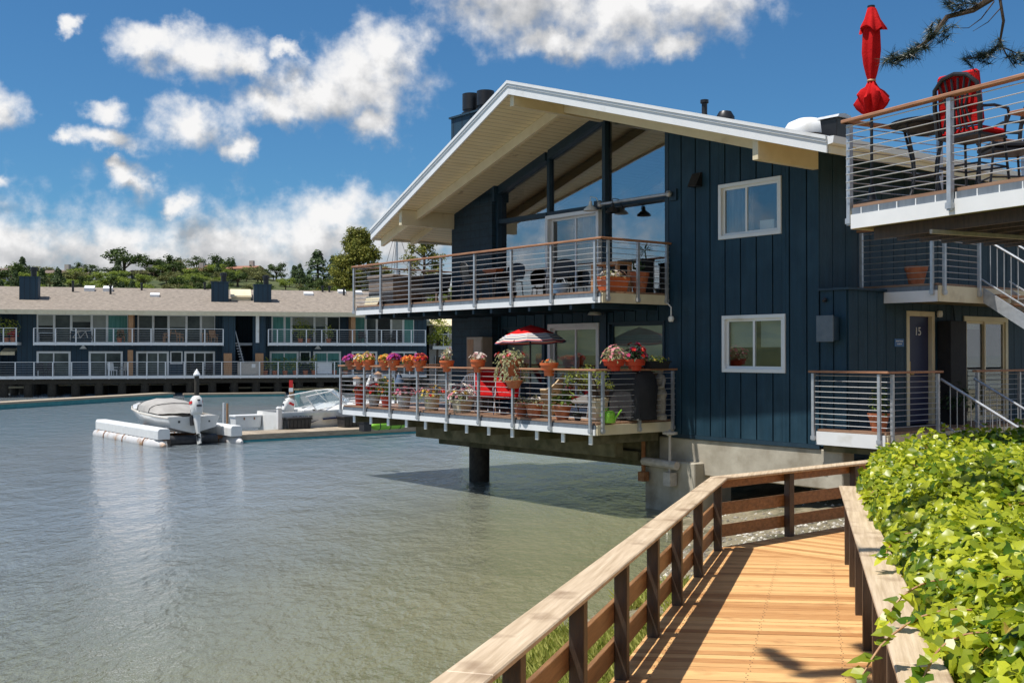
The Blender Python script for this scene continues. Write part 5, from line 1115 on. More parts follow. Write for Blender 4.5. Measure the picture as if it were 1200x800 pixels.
# ---- things standing on the far balconies
def far_thing(name, label, cat, px, n, z, rz=0, group=None): return thing(name, label, cat, FF((fs(px, 400, n), n, z)), FF.a + rz, group)
def far_chair(px, z, rz, m, label, group='chairs on the far balconies', n=1.0):
    t = far_thing('balcony_chair', label, 'chair', px, n, z, rz, group); LF = loc_frame(t)
    mb = MB(LF); mb.box(-.26, .26, -.26, .26, .40, .46); mb.build('seat', m, t)
    mb = MB(LF); mb.prism([(-.26, .22, .46), (.26, .22, .46), (.26, .34, 1.0), (-.26, .34, 1.0)], (0, .05, 0)); mb.build('backrest', m, t)
    for x in (-.23, .23):
        for y in (-.23, .23): mb = MB(LF); mb.box(x - .025, x + .025, y - .025, y + .025, 0, .40); mb.build('leg', m, t)
    for x in (-.29, .29): mb = MB(LF); mb.box(x - .03, x + .03, -.26, .26, .62, .66); mb.build('armrest', m, t)
def far_table(px, z, m, label, w=.9, n=1.0):
    t = far_thing('balcony_table', label, 'table', px, n, z, 0, 'tables on the far balconies'); LF = loc_frame(t)
    mb = MB(LF); mb.box(-w / 2, w / 2, -.4, .4, .70, .75); mb.build('table_top', m, t)
    for x in (-w / 2 + .08, w / 2 - .08):
        for y in (-.3, .3): mb = MB(LF); mb.box(x - .03, x + .03, y - .03, y + .03, 0, .70); mb.build('leg', m, t)
far_table(202, ZB, M['wood'], 'light wooden dining table on the far upper balcony between two wooden chairs', 1.3)
far_chair(195, ZB, -1.57, M['wood'], 'wooden chair left of the dining table on the far upper balcony'); far_chair(211, ZB, 1.57, M['wood'], 'wooden chair right of the dining table on the far upper balcony')
far_chair(142, ZB, .2, M['wood'], 'wooden chair beside the orange divider wall on the far upper balcony')
far_chair(250, ZB, .3, M['wood'], 'wooden chair with a blue towel at the right end of the far upper balcony')
far_table(240, ZB, M['wood'], 'small wooden table near the right end of the far upper balcony', .5)
far_table(55, ZB, M['galv'], 'pale metal table on the far upper balcony left of the bicycle', 1.4)
far_chair(132, ZA, .6, M['white'], 'white reclining chair on the far lower deck before a sliding door'); far_chair(146, ZA, -.5, M['greypot'], 'grey folding chair on the far lower deck right of the white recliner')
far_chair(47, ZA, .2, M['black'], 'black armchair by the leftmost sliding door of the far lower deck'); far_chair(58, ZA, -.2, M['black'], 'second black armchair right of the other, far lower deck'); 
far_chair(228, ZA, .3, M['black'], 'dark armchair under the white window on the far lower deck'); far_chair(243, ZA, -.4, M['black'], 'dark armchair nearest the stair recess on the far lower deck')
far_chair(425, ZB, .2, M['black'], 'black wire chair right of the orange divider on the far right balcony'); far_chair(455, ZB, .2, M['black'], 'black chair in the middle of the far right balcony'); far_chair(462, ZB, -.4, M['black'], 'black chair leaning right on the far right balcony')
t = far_thing('bicycle', 'pale framed bicycle parked on the far upper balcony', 'bicycle', 94, .9, ZB); LF = loc_frame(t)
for x in (-.55, .55):
    mb = MB(LF); mb.tube([(x + .33 * math.cos(a * .5236), 0, .36 + .33 * math.sin(a * .5236)) for a in range(13)], .03, 5, caps=False); mb.build('wheel', M['black'], t)
mb = MB(LF); mb.tube([(-.55, 0, .36), (-.2, 0, .82), (.38, 0, .82), (.0, 0, .34), (-.55, 0, .36)], .04, 6); mb.tube([(-.25, 0, .95), (0, 0, .34)], .035, 6); mb.tube([(.55, 0, .36), (.36, 0, .95)], .04, 6); mb.build('frame', M['greypot'], t)
mb = MB(LF); mb.tube([(.36, -.25, .98), (.36, .25, .98)], .03, 6); mb.build('handlebar', M['black'], t)
mb = MB(LF); mb.box(-.38, -.14, -.06, .06, .95, 1.0); mb.build('saddle', M['black'], t)
def leaves_blob(mb, c, r, n, sz, flat=0.0, aspect=.6):
    for k in range(n):
        v = Vector((random.gauss(0, 1), random.gauss(0, 1), random.gauss(0, 1))).normalized() * (rnd() ** .4)
        p = (c[0] + v.x * r[0], c[1] + v.y * r[1], c[2] + v.z * r[2])
        mb.leaf(p, v * .7 + Vector((ru(-.6, .6), ru(-.6, .6), ru(-.2, 1))), (ru(-1, 1), ru(-1, 1), ru(-.8, .6)), sz * ru(.7, 1.3), sz * aspect * ru(.7, 1.3))
def far_plant(px, z, n, r, h, m, label, pot=M['terra'], w=.22):
    t = far_thing('potted_shrub', label, 'plant', px, n, z, 0, 'potted plants on the far balconies'); LF = loc_frame(t)
    mb = MB(LF); mb.lathe([(w * .7, 0), (w, .32), (w, .36), (w * .8, .36), (w * .75, .3), (0, .3)], n=12); mb.build('pot', pot, t)
    mb = MB(LF); leaves_blob(mb, (0, 0, .36 + h * .55), (r, r * .7, h * .6), int(90 * r / .35), .17); mb.tube([(0, 0, .3), (0, 0, .4 + h * .4)], .03, 5); mb.build('foliage', m, t)
far_plant(352, ZB, .7, .75, 1.5, M['leafy'], 'tall yellow green shrub on the far right balcony'); far_plant(361, ZB, .9, .6, 1.2, M['leafy'], 'shorter yellow green shrub right of the tallest far balcony shrub')
far_plant(385, ZB, .8, .5, 1.0, M['leafy'], 'slim yellow shrub in the middle of the far right balcony'); far_plant(322, ZA, .7, .7, .9, M['leaf'], 'leftmost green shrub along the far lower railing'); far_plant(334, ZA, .7, .7, 1.0, M['leaf'], 'green shrub before the teal sliding door on the far lower deck')
far_plant(346, ZA, .7, .6, .9, M['leafy'], 'yellow green bush beside the shrub before the teal door'); far_plant(358, ZA, .7, .7, 1.1, M['leafd'], 'dark green bush under the small far window'); far_plant(368, ZA, .6, .4, 1.2, M['leafy'], 'narrow yellowish shrub left of the second teal door')
far_plant(392, ZA, .8, .5, .8, M['leafd'], 'dark shrub in terracotta before the second teal door'); far_plant(405, ZA, .8, .4, .6, M['leaf'], 'small green plant at the right end of the far lower railing'); far_plant(311, ZA, .8, .35, 1.0, M['leafy'], 'yellow flowering pot beside the far privacy screen')
far_plant(8, ZB, .9, 1.1, 1.4, M['leafy'], 'big yellow green bush on the leftmost far balcony'); far_plant(15, ZB, .7, .4, .6, M['fl_red'], 'red flowering pot on the leftmost far balcony'); far_plant(140, ZB, .8, .35, .5, M['leafd'], 'low dark plant on the far upper balcony near the orange divider')
t = far_thing('white_cabinet', 'white storage cabinet among the shrubs on the far lower deck', 'cabinet', 380, .8, ZA); LF = loc_frame(t)
mb = MB(LF); mb.box(-.6, .6, -.3, .3, .05, .95); mb.build('body', M['white'], t); mb = MB(LF); mb.box(-.64, .64, -.34, .34, .951, 1.0); mb.build('lid', M['white'], t)
t = far_thing('storage_box', 'grey gate panel with a small notice on the far lower deck below the stairs', 'panel', 292, .15, ZA); LF = loc_frame(t)
mb = MB(LF); mb.box(-.9, .9, 0, .05, .05, 1.0); mb.build('panel', M['greypot'], t); mb = MB(LF); mb.box(.2, .5, -.02, -.001, .6, .9); mb.build('notice', M['white'], t)
# ---- floating docks and markers in front of it
def slab_between(name, label, a, b, w, z0, z1, m, cat='dock'):
    a, b = Vector(a), Vector(b); d = (b - a).normalized(); n = Vector((-d.y, d.x, 0)) * w
    t = thing(name, label, cat, ((a + b) / 2).to_tuple()[:2] + (WATER,))
    mb = MB(); mb.prism([a, b, b + n, a + n], (0, 0, 0.12)); mb.v = [Vector((v.x, v.y, z1 - .12 + (v.z - a.z))) for v in mb.v]; mb.build('deck', m, t)
    mb = MB(); e = d.cross(Vector((0, 0, 1))) * 0
    q = [a + d * .1 + n * .06, b - d * .1 + n * .06, b - d * .1 + n * .94, a + d * .1 + n * .94]
    mb.prism([(p.x, p.y, z0) for p in q], (0, 0, z1 - .121 - z0)); mb.build('float', M['teal'], t)
    return t
a, b = PZ(-40, 482.5, WATER), PZ(205, 466.5, WATER)
slab_between('floating_dock', 'long floating dock with teal float and bleached top along the far shore', a, b, 1.4, WATER - .2, WATER + .42, M['dockwood'])
a, b = PZ(215, 465.5, WATER), PZ(335, 464, WATER)
slab_between('floating_dock', 'low teal float dock under the navy apartments between the two marker piles', a, b, 1.0, WATER - .2, WATER + .28, M['dockwood'])
a, b = PZ(350, 464, WATER), PZ(398, 463, WATER)
slab_between('floating_dock', 'short green mossy dock right of the red sign', a, b, 1.2, WATER - .2, WATER + .55, M['mossy'])
p = PZ(230.5, 470, WATER); t = thing('mooring_pile', 'mooring pile with a white conical cap before the far apartments', 'pile', p); LF = loc_frame(t); hgt = PY(230.5, 440, p.y).z - WATER
mb = MB(LF); mb.lathe([(.17, -1), (.17, hgt)], n=12); mb.build('pile', M['pile'], t, smooth=True); mb = MB(LF); mb.lathe([(.24, hgt), (.24, hgt + .1), (0, hgt + .5)], n=12); mb.build('cap', M['white'], t)
p = PZ(341.5, 465, WATER); t = thing('sign_post', 'wooden pile carrying a red sign above a white one', 'sign', p); LF = loc_frame(t)
mb = MB(LF); mb.lathe([(.17, -1), (.17, 1.0)], n=10); mb.build('pile', M['wood'], t); mb = MB(LF); mb.box(-.14, .14, -.2, -.17, .72, 1.30); mb.build('red_sign', M['red'], t); mb = MB(LF); mb.box(-.16, .16, -.2, -.17, .40, .70); mb.build('white_sign', M['white'], t)
# ---- houses on the hill
def hill_house(px, py, Y, w, h, m, mr, label, fl=1):
    p = PY(px, py, Y); t = thing('hill_house', label, 'house', (p.x, p.y, p.z - 1.2), R(ru(-12, 12)), 'houses on the hill'); LF = loc_frame(t)
    mb = MB(LF); mb.box(-w / 2, w / 2, 0, 8, 0, h + 1.5); mb.build('wall', m, t)
    mb = MB(LF); mb.prism([(-w / 2 - .8, -1, h + 1.45), (-w / 2 - .8, 4, h + 2.6), (-w / 2 - .8, 9, h + 1.45)], (w + 1.6, 0, 0)); mb.build('roof', mr, t)
    nwin = max(2, int(w / 3.2))
    for k in range(nwin):
        x = -w / 2 + (k + .5) * w / nwin; mb = MB(LF); mb.box(x - .9, x + .9, -.1, -.01, 1.5 + h * .35, 1.5 + h * .8); f = mb.build('window', M['white'], t); mb = MB(LF); mb.box(x - .75, x + .75, -.14, -.11, 1.5 + h * .4, 1.5 + h * .75); mb.build('pane', M['farglass'], f)
    mb = MB(LF); mb.box(w * .2, w * .2 + 1.2, 3, 4.2, h + 2, h + 4); mb.build('chimney', M['greypot'], t)
M['tileroof'] = mat('terracotta_roof', (.24, .10, .06), (.34, .16, .10), scale=2, rough=.9)
M['greywall'] = mat('slate_wall', (.07, .08, .10), (.12, .13, .15), scale=2, rough=.8)
M['browroof'] = mat('brown_roof', (.12, .085, .065), (.2, .15, .12), scale=2, rough=.9)
# ------------------------------------------------------------------ trees and houses across the bay
hill_house(62, 330, 292, 7, 1.9, M['greywall'], M['browroof'], 'grey hillside house with brown roof, left of the two adjoining ones')
hill_house(83, 331, 296, 6, 1.6, M['greywall'], M['browroof'], 'long dark hillside house right beside the grey one')
hill_house(166, 326, 298, 5.5, 1.0, M['greywall'], M['browroof'], 'low dark house below the tallest dark hilltop tree')
hill_house(199, 321, 322, 5, 1.0, M['white'], M['greypot'], 'white hillside house under the row of dark trees')
hill_house(224, 324, 305, 5.5, 1.2, M['cream'], M['tileroof'], 'cream hillside house with a terracotta roof')
hill_house(281, 321, 318, 7.5, 1.2, M['cream'], M['tileroof'], 'brown roofed house on the ridge right of the round tree')
hill_house(243, 319, 328, 4, .9, M['white'], M['tileroof'], 'small house with red roof near the ridge beside the flat topped tree')
hill_house(6, 324, 310, 5, 1.2, M['white'], M['browroof'], 'pale house at the left end of the hillside')
def tree_proto(name, m, kind, seed):
    random.seed(seed); t = thing(name, 'tree', 'tree', (0, 0, -500)); LF = loc_frame(t)
    mb = MB(LF)
    if kind == 'conifer':
        hgt = 1.0
        for k in range(620):
            z = .16 + .84 * rnd() ** .85; r = .30 * (1 - z) ** .7 * ru(.45, 1.1) * (1 + .3 * math.sin(z * 19 + seed)) + .02; a = ru(0, 6.28)
            mb.leaf((r * math.cos(a), r * math.sin(a), z), (math.cos(a), math.sin(a), .7), (ru(-1, 1), ru(-1, 1), ru(-.6, .3)), ru(.05, .10), ru(.03, .06))
    else:
        cl = []
        ncl = 16 if kind == 'round' else 12
        for k in range(ncl):
            v = Vector((random.gauss(0, 1), random.gauss(0, 1), random.gauss(0, .7))).normalized() * ru(.45, 1)
            cl.append((v.x * (.34 if kind != 'flat' else .42), v.y * .3, (.62 if kind != 'shrub' else .5) + v.z * (.26 if kind != 'flat' else .16), ru(.10, .19)))
        for c in cl: leaves_blob(mb, c[:3], (c[3],) * 2 + (c[3] * .8,), 52, .055, aspect=.8)
    mb.build('crown', m, t)
    mb = MB(LF); mb.tube([(0, 0, -.12), (.01, 0, .25), (.0, .01, .6 if kind != 'conifer' else .95)], [.035, .028, .008], 7)
    if kind not in ('conifer', 'shrub'):
        for c in cl[:5]: mb.tube([(.01, 0, .3), (c[0] * .5, c[1] * .5, c[2] - .15), c[:3]], [.018, .012, .005], 5)
    mb.build('trunk', M['trunk'], t, smooth=True)
    return t
protos = {'dark': [tree_proto('oak_tree', M['tree1'], 'round', 3), tree_proto('oak_tree', M['tree1'], 'round', 14)],
          'bright': [tree_proto('leafy_tree', M['tree2'], 'shrub', 5), tree_proto('leafy_tree', M['tree2'], 'round', 6)],
          'con': [tree_proto('conifer_tree', M['tree3'], 'conifer', 7), tree_proto('conifer_tree', M['tree3'], 'conifer', 8)],
          'olive': [tree_proto('olive_tree', M['tree4'], 'shrub', 9), tree_proto('olive_tree', M['tree4'], 'round', 10)]}
used = set()
LAB = {'dark': 'dark green broad tree growing on the hill across the bay', 'bright': 'bright yellow green tree growing on the hill across the bay', 'con': 'narrow dark conifer growing on the hill across the bay', 'olive': 'dull olive green bush growing on the hill across the bay'}
def place_tree(kind, x, y, z, h, label=None, w=1.0):
    q = random.choice(protos[kind]); sc = (h * w, h * w, h)
    if q.name not in used:
        used.add(q.name); q.location = (x, y, z); q.scale = sc; q['label'] = label or LAB[kind]; q['group'] = 'trees on the hill'; q.rotation_euler = (0, 0, ru(0, 6))
    else: dup(q, (x, y, z), ru(0, 6.28), sc, label or LAB[kind], 'trees on the hill')
random.seed(5)
feat = [('dark', 146, 296, 325, 300, 1.5, 'tallest dark round tree on the hilltop'), ('dark', 172, 303, 322, 315, 1.2, 'leftmost of the dark trees in the hilltop row'), ('dark', 186, 304, 322, 316, 1.2, 'dark tree in the middle of the hilltop row'),
        ('dark', 199, 301, 322, 318, 1.1, 'rightmost dark tree of the hilltop row'), ('olive', 212, 306, 322, 318, 1.2, 'grey green tree just right of the hilltop row'), ('dark', 231, 303, 322, 312, .95, 'slim dark tree alone between the hilltop row and the chimney'),
        ('dark', 258, 302, 330, 300, 1.0, 'round topped dark tree above the middle chimney'), ('dark', 324, 309, 326, 310, 1.2, 'wide low tree on the ridge right of the brown roofed house'), ('con', 372, 305, 336, 300, 1.3, 'tall grey green tree nearest the big pine'),
        ('con', 391, 310, 336, 300, 1.1, 'shorter conifer between the tall grey tree and the big pine'), ('dark', 92, 309, 325, 320, 1.0, 'dark tree just right of the grey hillside house'), ('dark', 105, 313, 328, 310, 1.6, 'broad dark tree right of the grey hillside house'),
        ('olive', 48, 310, 325, 330, 1.8, 'hazy pale tree left of the grey hillside house'), ('dark', 15, 312, 340, 290, 1.2, 'dark tree at the left edge of the hill'), ('olive', 22, 309, 330, 330, 2.0, 'faded green tree on the ridge at the left edge')]
for kind, px, yt, yb, Y, w, lab in feat:
    a, b = PY(px, yt, Y), PY(px, yb, Y); place_tree(kind, a.x, Y, b.z - .6, (a.z - b.z) * 1.35 + .6, lab, w * 1.12)
k = 0
while k < 430:
    px = ru(-30, 560); Y = 215 + 125 * rnd() ** .8; x = (px - 600) / F * Y; z = hz(x, Y)
    yy = 414 - z / Y * F
    kind = random.choice(('dark', 'bright', 'bright', 'olive', 'olive', 'con', 'dark', 'bright', 'dark')); h = ru(2.8, 4.8) if kind != 'con' else ru(5, 8)
    if Y > 300: h *= .72
    place_tree(kind, x, Y, z - .4, h, None, ru(1.3, 2.0) if kind != 'con' else 1.0); k += 1
# the two big pines behind the apartments
def big_pine(px, yt, yb, Y, label, loose, seed):
    random.seed(seed); a, b = PY(px, yt, Y), PY(px, yb, Y); H = a.z - (-2.5); t = thing('pine_tree', label, 'tree', (a.x, Y, -2.5)); LF = loc_frame(t)
    mb, mt = MB(LF), MB(LF); mt.tube([(0, 0, -1), (.1, 0, H * .4), (0, .1, H * .7), (.05, 0, H * .97)], [.35, .28, .17, .05], 9)
    z = H * (.30 if not loose else .2)
    while z < H * .98:
        f = (z / H); R_ = H * (.36 if not loose else .27) * ((1 - f) ** .55 * 1.2 if f > .45 else .75 + f * .35) * ru(.7, 1.1)
        for q in range(3 if loose else 8):
            an = ru(0, 6.28); e = Vector((math.cos(an) * R_, math.sin(an) * R_, z + ru(.1, .8))); mt.tube([(0, 0, z - .3), e * .5 + Vector((0, 0, z * .5 - .1)), e], [.08, .05, .02], 5)
            for c in range(3 if loose else 5):
                p = Vector((0, 0, z)).lerp(e, ru(.45, 1.05)); r = ru(.4, .8) * (.8 if loose else 1.05); leaves_blob(mb, p + Vector((ru(-.3, .3), ru(-.3, .3), ru(0, .4))), (r, r, r * .6), 46, .28, aspect=.5)
        z += H * (.055 if loose else .04)
    mb.build('crown', M['tree5'], t); mt.build('trunk', M['trunk'], t, smooth=True)
big_pine(421, 277, 345, 112, 'big dense pine standing behind the left end of the upper balcony', False, 2)
big_pine(497, 275, 350, 105, 'loose open pine seen under the left eave of the navy house', True, 6)
big_pine(448, 322, 350, 118, 'small pine between the two big ones behind the upper balcony', True, 9)
random.seed(12)
t = thing('golden_tree', 'bright yellow green tree hanging beside the end of the apartment building', 'tree', FF((fs(512, 400, 3), 3.4, -2.6))); LF = loc_frame(t)
mb = MB(LF)
for k in range(26): leaves_blob(mb, (ru(-.9, 1.3), ru(-1, .6), ru(3.2, 5.6)), (.5, .5, .35), 40, .2)
mb.build('crown', M['leafy'], t); mb = MB(LF); mb.tube([(0, 0, -.5), (.1, 0, 2), (.2, 0, 4.5)], [.14, .11, .05], 8); mb.build('trunk', M['trunk'], t)
# moored sailboat far behind: only its mast shows
p = PY(465, 340, 100); t = thing('sailboat', 'sailboat whose bare mast and stays rise behind the upper balcony', 'boat', (p.x, 100, WATER)); LF = loc_frame(t)
mb = MB(LF); mb.loft([[(x, y * b, z) for y, z in ((-1, 1.0), (-.8, .2), (0, -.3), (.8, .2), (1, 1.0))] for x, b in ((-4, .9), (-1, 1.3), (2, 1.1), (4.5, .05))], False, True); mb.add([(-4, -.9, 1), (-4, .9, 1), (2, 1.1, 1), (4.5, 0, 1), (2, -1.1, 1)], [(0, 4, 3, 2, 1)]); mb.build('hull', M['gel'], t)
mb = MB(LF); mb.tube([(0, 0, .9), (0, 0, 15)], .10, 8); mb.build('mast', M['galv'], t)
for e in ((-3.8, 0, 1.2), (-1.6, -1.2, 1), (-.9, 1.2, 1), (4.3, 0, 1.1)): mb = MB(LF); mb.tube([(0, 0, 14.6), e], .018, 4); mb.build('stay', M['black'], t)
# ------------------------------------------------------------------ floating dock, boats
DF = Frame((-10.05, 42.5), math.atan2(.619, .785)); DZ = -3.06
dk = thing('wooden_dock', 'weathered wooden dock with a teal float edge reaching out beside the house', 'dock', DF((4.5, .9, WATER)), DF.a)
mb = MB(DF)
for k in range(62): mb.box(-.5 + k * .17, -.5 + k * .17 + .16, -.02, 1.82, DZ - .04, DZ)
mb.build('planks', M['dockwood'], dk)
mb = MB(DF); mb.box(-.5, 10, -.05, -.021, DZ - .20, DZ - .01); mb.box(-.53, -.501, -.05, 1.85, DZ - .20, DZ - .01); mb.build('edge_boards', M['dockwood'], dk)
mb = MB(DF); mb.box(-.35, 9.9, .05, 1.75, WATER - .2, DZ - .045); mb.build('frame', M['pile'], dk)
mb = MB(DF); mb.tube([(-.2, -.02, WATER + .02), (9.8, -.02, WATER + .02)], .07, 8); mb.build('float', M['teal'], dk)
def on_dock(px, py): 
    p = PZ(px, py, DZ); return p
def box_thing(name, label, px, py, w, d, h, m, lid=None, cat='box', rz=0, lidm=None):
    p = on_dock(px, py); t = thing(name, label, cat, p, DF.a + rz); LF = loc_frame(t)
    mb = MB(LF); mb.loft([[(-w / 2 * s, -d / 2 * s, z), (w / 2 * s, -d / 2 * s, z), (w / 2 * s, d / 2 * s, z), (-w / 2 * s, d / 2 * s, z)] for z, s in ((.0, .94), (h - .08, 1))], True, True); mb.build('body', m, t, bevel=.012)
    mb = MB(LF); mb.box(-w / 2 - .03, w / 2 + .03, -d / 2 - .03, d / 2 + .03, h - .079, h); mb.build('lid', lidm or m, t, bevel=.015)
    return t, LF
t, LF = box_thing('dock_box', 'white dock box at the left end of the wooden dock', 288, 500.5, 1.15, .55, .52, M['plwhite'])
for x in (-.2, .25): mb = MB(LF); mb.box(x - .02, x + .02, -.31, -.28, .33, .42); mb.build('latch', M['rust'], t)
t, LF = box_thing('storage_bin', 'black storage bin on the dock beside the white mooring post', 347.5, 502, 1.05, .6, .47, M['bin'])
for k in range(6): mb = MB(LF); mb.box(-.45 + k * .17, -.41 + k * .17, -.315, -.29, .05, .36); mb.build('rib', M['bin'], t)
t, LF = box_thing('storage_bin', 'black storage bin on the dock nearest the lime green tube', 412, 500, 1.05, .6, .47, M['bin'])
for k in range(6): mb = MB(LF); mb.box(-.45 + k * .17, -.41 + k * .17, -.315, -.29, .05, .36); mb.build('rib', M['bin'], t)
t, LF = box_thing('crate', 'small dark crate standing upright next to the lime green tube', 428, 505, .36, .4, .40, M['bin'], cat='crate')
p0, p1 = on_dock(434, 504.5), on_dock(476, 502); ax = (p1 - p0).normalized()
t = thing('inflatable_tube', 'lime green inflatable tube lying on the dock under the lower balcony', 'inflatable', (p0 + p1) / 2)
mb = MB(); n = 14; mb.tube([p0 + (p1 - p0) * k / n + Vector((0, 0, .17)) for k in range(n + 1)], [.05, .13] + [.165] * (n - 3) + [.13, .05], 12); mb.build('body', M['green'], t, smooth=True)
mb = MB(); 
for k in (3, 7, 11): q = p0 + (p1 - p0) * k / n + Vector((0, 0, .17)); mb.tube([q - ax * .02, q + ax * .02], .172, 12)
mb.build('strap', M['bin'], t)
def post_thing(name, label, px, py, h, w, m, cat='post'):
    p = on_dock(px, py); t = thing(name, label, cat, p, DF.a); LF = loc_frame(t); mb = MB(LF); mb.box(-w / 2, w / 2, -w / 2, w / 2, 0, h); mb.build('post', m, t, bevel=.01); mb = MB(LF); mb.loft([[(-w * .6, -w * .6, h), (w * .6, -w * .6, h), (w * .6, w * .6, h), (-w * .6, w * .6, h)], [(-w * .3, -w * .3, h + .07), (w * .3, -w * .3, h + .07), (w * .3, w * .3, h + .07), (-w * .3, w * .3, h + .07)]], True, True); mb.build('cap', M['plwhite'], t)
post_thing('mooring_post', 'short white mooring post on the dock edge in front of the moored boat', 327, 503, .85, .17, M['plwhite'])
p = PZ(264, 502, WATER); t = thing('guide_post', 'pair of pale guide posts in the water between the lifted boat and the white box', 'post', p); LF = loc_frame(t)
for x, m, h in ((-.07, M['plwhite'], 1.15), (.09, M['wood'], 1.12)): mb = MB(LF); mb.tube([(x, 0, -1), (x, 0, h)], .05, 8); mb.build('post', m, t)
t = thing('cleat_rope', 'coiled pale rope lying on the dock between the two black bins', 'rope', on_dock(372, 498)); LF = loc_frame(t)
mb = MB(LF); mb.tube([(.12 * math.cos(k * .6) * (1 + k * .05), .10 * math.sin(k * .6) * (1 + k * .05), .02 + k * .001) for k in range(40)], .014, 5); mb.build('coil', M['plwhite'], t)
def hull(secs, fr, name, m, t):
    """secs: (x, half beam, gunwale z, chine half width, chine z, keel z)"""
    mb = MB(fr); L = []
    for x, b, gz_, cb_, cz, kz in secs:
        L.append([(x, b, gz_), (x, b * 1.02, gz_ - .08), (x, cb_ + (b - cb_) * .45, (gz_ + cz) / 2 - .05), (x, cb_, cz), (x, cb_ * .5, (cz + kz) / 2), (x, 0, kz), (x, -cb_ * .5, (cz + kz) / 2), (x, -cb_, cz), (x, -(cb_ + (b - cb_) * .45), (gz_ + cz) / 2 - .05), (x, -b * 1.02, gz_ - .08), (x, -b, gz_)])
    mb.loft(L); mb.add(L[0], [tuple(range(11))]); return mb.build(name, m, t, smooth=True)
def outboard(fr, t, x, z, tilt, s=1, tall=1):
    c, sn = math.cos(tilt), math.sin(tilt)
    G = lambda p: fr((x - (p[0] * c - p[2] * sn) * 1, p[1], z + (p[0] * sn + p[2] * c)))
    def ell(z0, lx, ly, off=0): return [(off + lx * math.copysign(abs(math.cos(a)) ** .6, math.cos(a)) * s, ly * math.copysign(abs(math.sin(a)) ** .6, math.sin(a)) * s, z0 * s) for a in [k * math.pi / 8 for k in range(16)]]
    mb = MB(G); mb.loft([ell(.10, .17, .15), ell(.16, .25, .19), ell(.45, .28, .20, .02), ell(.68, .25, .18, .03), ell(.78, .15, .11, .03)], True, True); o = mb.build('outboard_motor', M['gel'], t, smooth=True)
    mb = MB(G); mb.loft([ell(-.62 * tall, .10, .05), ell(-.2, .13, .10), ell(.10, .15, .13)], True, True); mb.box(-.12, .22, -.02, .02, -.98 * tall, -.62 * tall); mb.build('leg', M['gel'], o, smooth=True)
    mb = MB(G); mb.box(-.16, .20, -.10, .10, -.66 * tall, -.63 * tall); mb.lathe([(0, -.1), (.05, -.06), (.06, .12), (0, .2)], (0, 0, -.80 * tall), 8); mb.build('gearcase', M['bin'], o)
    mb = MB(G)
    for k in range(3): a = k * 2.09; mb.add([(.27, 0, -.80 * tall), (.25, .13 * math.cos(a), -.80 * tall + .13 * math.sin(a)), (.29, .13 * math.cos(a + .7), -.80 * tall + .13 * math.sin(a + .7))], [(0, 1, 2)])
    mb.build('propeller', M['black'], o)
    for sy in (-1, 1):
        mb = MB(G); mb.box(-.12 * s, .14 * s, sy * .20 * s, sy * .215 * s, .5 * s, .60 * s); mb.build('stripe', M['red'], o)
    for q in ((.28, .32, -.09, .09, .36, .42), (.27, .315, -.05, .05, .58, .62)): mb = MB(G); mb.box(*[c_ * s for c_ in q]); mb.build('badge', M['bin'], o)
    mb = MB(G); mb.box(-.32, -.10, -.16, .16, -.25, .10); mb.build('bracket', M['black'], o)
BO = Vector((-11.75, 41.6)); BF = Frame(BO, math.atan2(.8, -.6))
W0 = WATER
b1 = thing('motorboat', 'white open motorboat under a grey cover, raised on the float lift', 'boat', BF((2.5, 0, W0)), BF.a)
hull([(0, .95, W0 + 1.02, .84, W0 + .62, W0 + .40), (1.2, 1.02, W0 + 1.06, .90, W0 + .60, W0 + .36), (3, 1.02, W0 + 1.12, .84, W0 + .60, W0 + .36), (4.4, .82, W0 + 1.20, .58, W0 + .68, W0 + .42), (5.4, .48, W0 + 1.27, .27, W0 + .84, W0 + .62), (6.1, .03, W0 + 1.33, .02, W0 + 1.15, W0 + 1.02)], BF, 'hull', M['gel'], b1)
mb = MB(BF); mb.add([(3.9, .90, W0 + 1.17), (4.4, .80, W0 + 1.20), (5.4, .46, W0 + 1.27), (6.1, .0, W0 + 1.33), (5.4, -.46, W0 + 1.27), (4.4, -.80, W0 + 1.20), (3.9, -.90, W0 + 1.17), (3.9, 0, W0 + 1.26), (4.4, 0, W0 + 1.29), (5.4, 0, W0 + 1.33)], [(0, 7, 8, 1), (7, 6, 5, 8), (1, 8, 9, 2), (8, 5, 4, 9), (2, 9, 3), (9, 4, 3)])
mb.build('deck', M['gel'], b1)
mb = MB(BF); mb.box(.02, .9, .45, .93, W0 + .85, W0 + 1.03); mb.box(.02, .9, -.93, -.45, W0 + .85, W0 + 1.03); mb.box(.5, .9, -.45, .45, W0 + .6, W0 + .92); mb.build('motor_well', M['gel'], b1)
mb = MB(BF); mb.box(.9, 1.6, -.85, .85, W0 + .75, W0 + .95); mb.build('bench_seat', M['tarp'], b1, bevel=.04)
mb = MB(BF); L = []
for x, b, gz_, h in ((1.25, .90, 1.07, .02), (1.7, .98, 1.10, .22), (2.4, 1.0, 1.12, .42), (3.1, .98, 1.14, .46), (3.7, .88, 1.17, .34), (4.3, .62, 1.2, .14), (4.6, .40, 1.24, .03)):
    L.append([(x + .04 * math.sin(k * 2.1), b * math.cos(k * math.pi / 10), W0 + gz_ + h * math.sin(k * math.pi / 10) ** .6 + .015 * math.sin(k * 3 + x * 5)) for k in range(11)])
mb.loft(L); mb.build('cover', M['tarp'], b1, smooth=True)
for s in (-1, 1):
    mb = MB(BF); mb.tube([(0, s * .97, W0 + .98), (1.2, s * 1.045, W0 + 1.0), (3, s * 1.045, W0 + 1.06), (4.4, s * .845, W0 + 1.14), (5.4, s * .50, W0 + 1.21), (6.1, s * .03, W0 + 1.27)], .025, 6); mb.build('rub_rail', M['greypot'], b1, smooth=True)
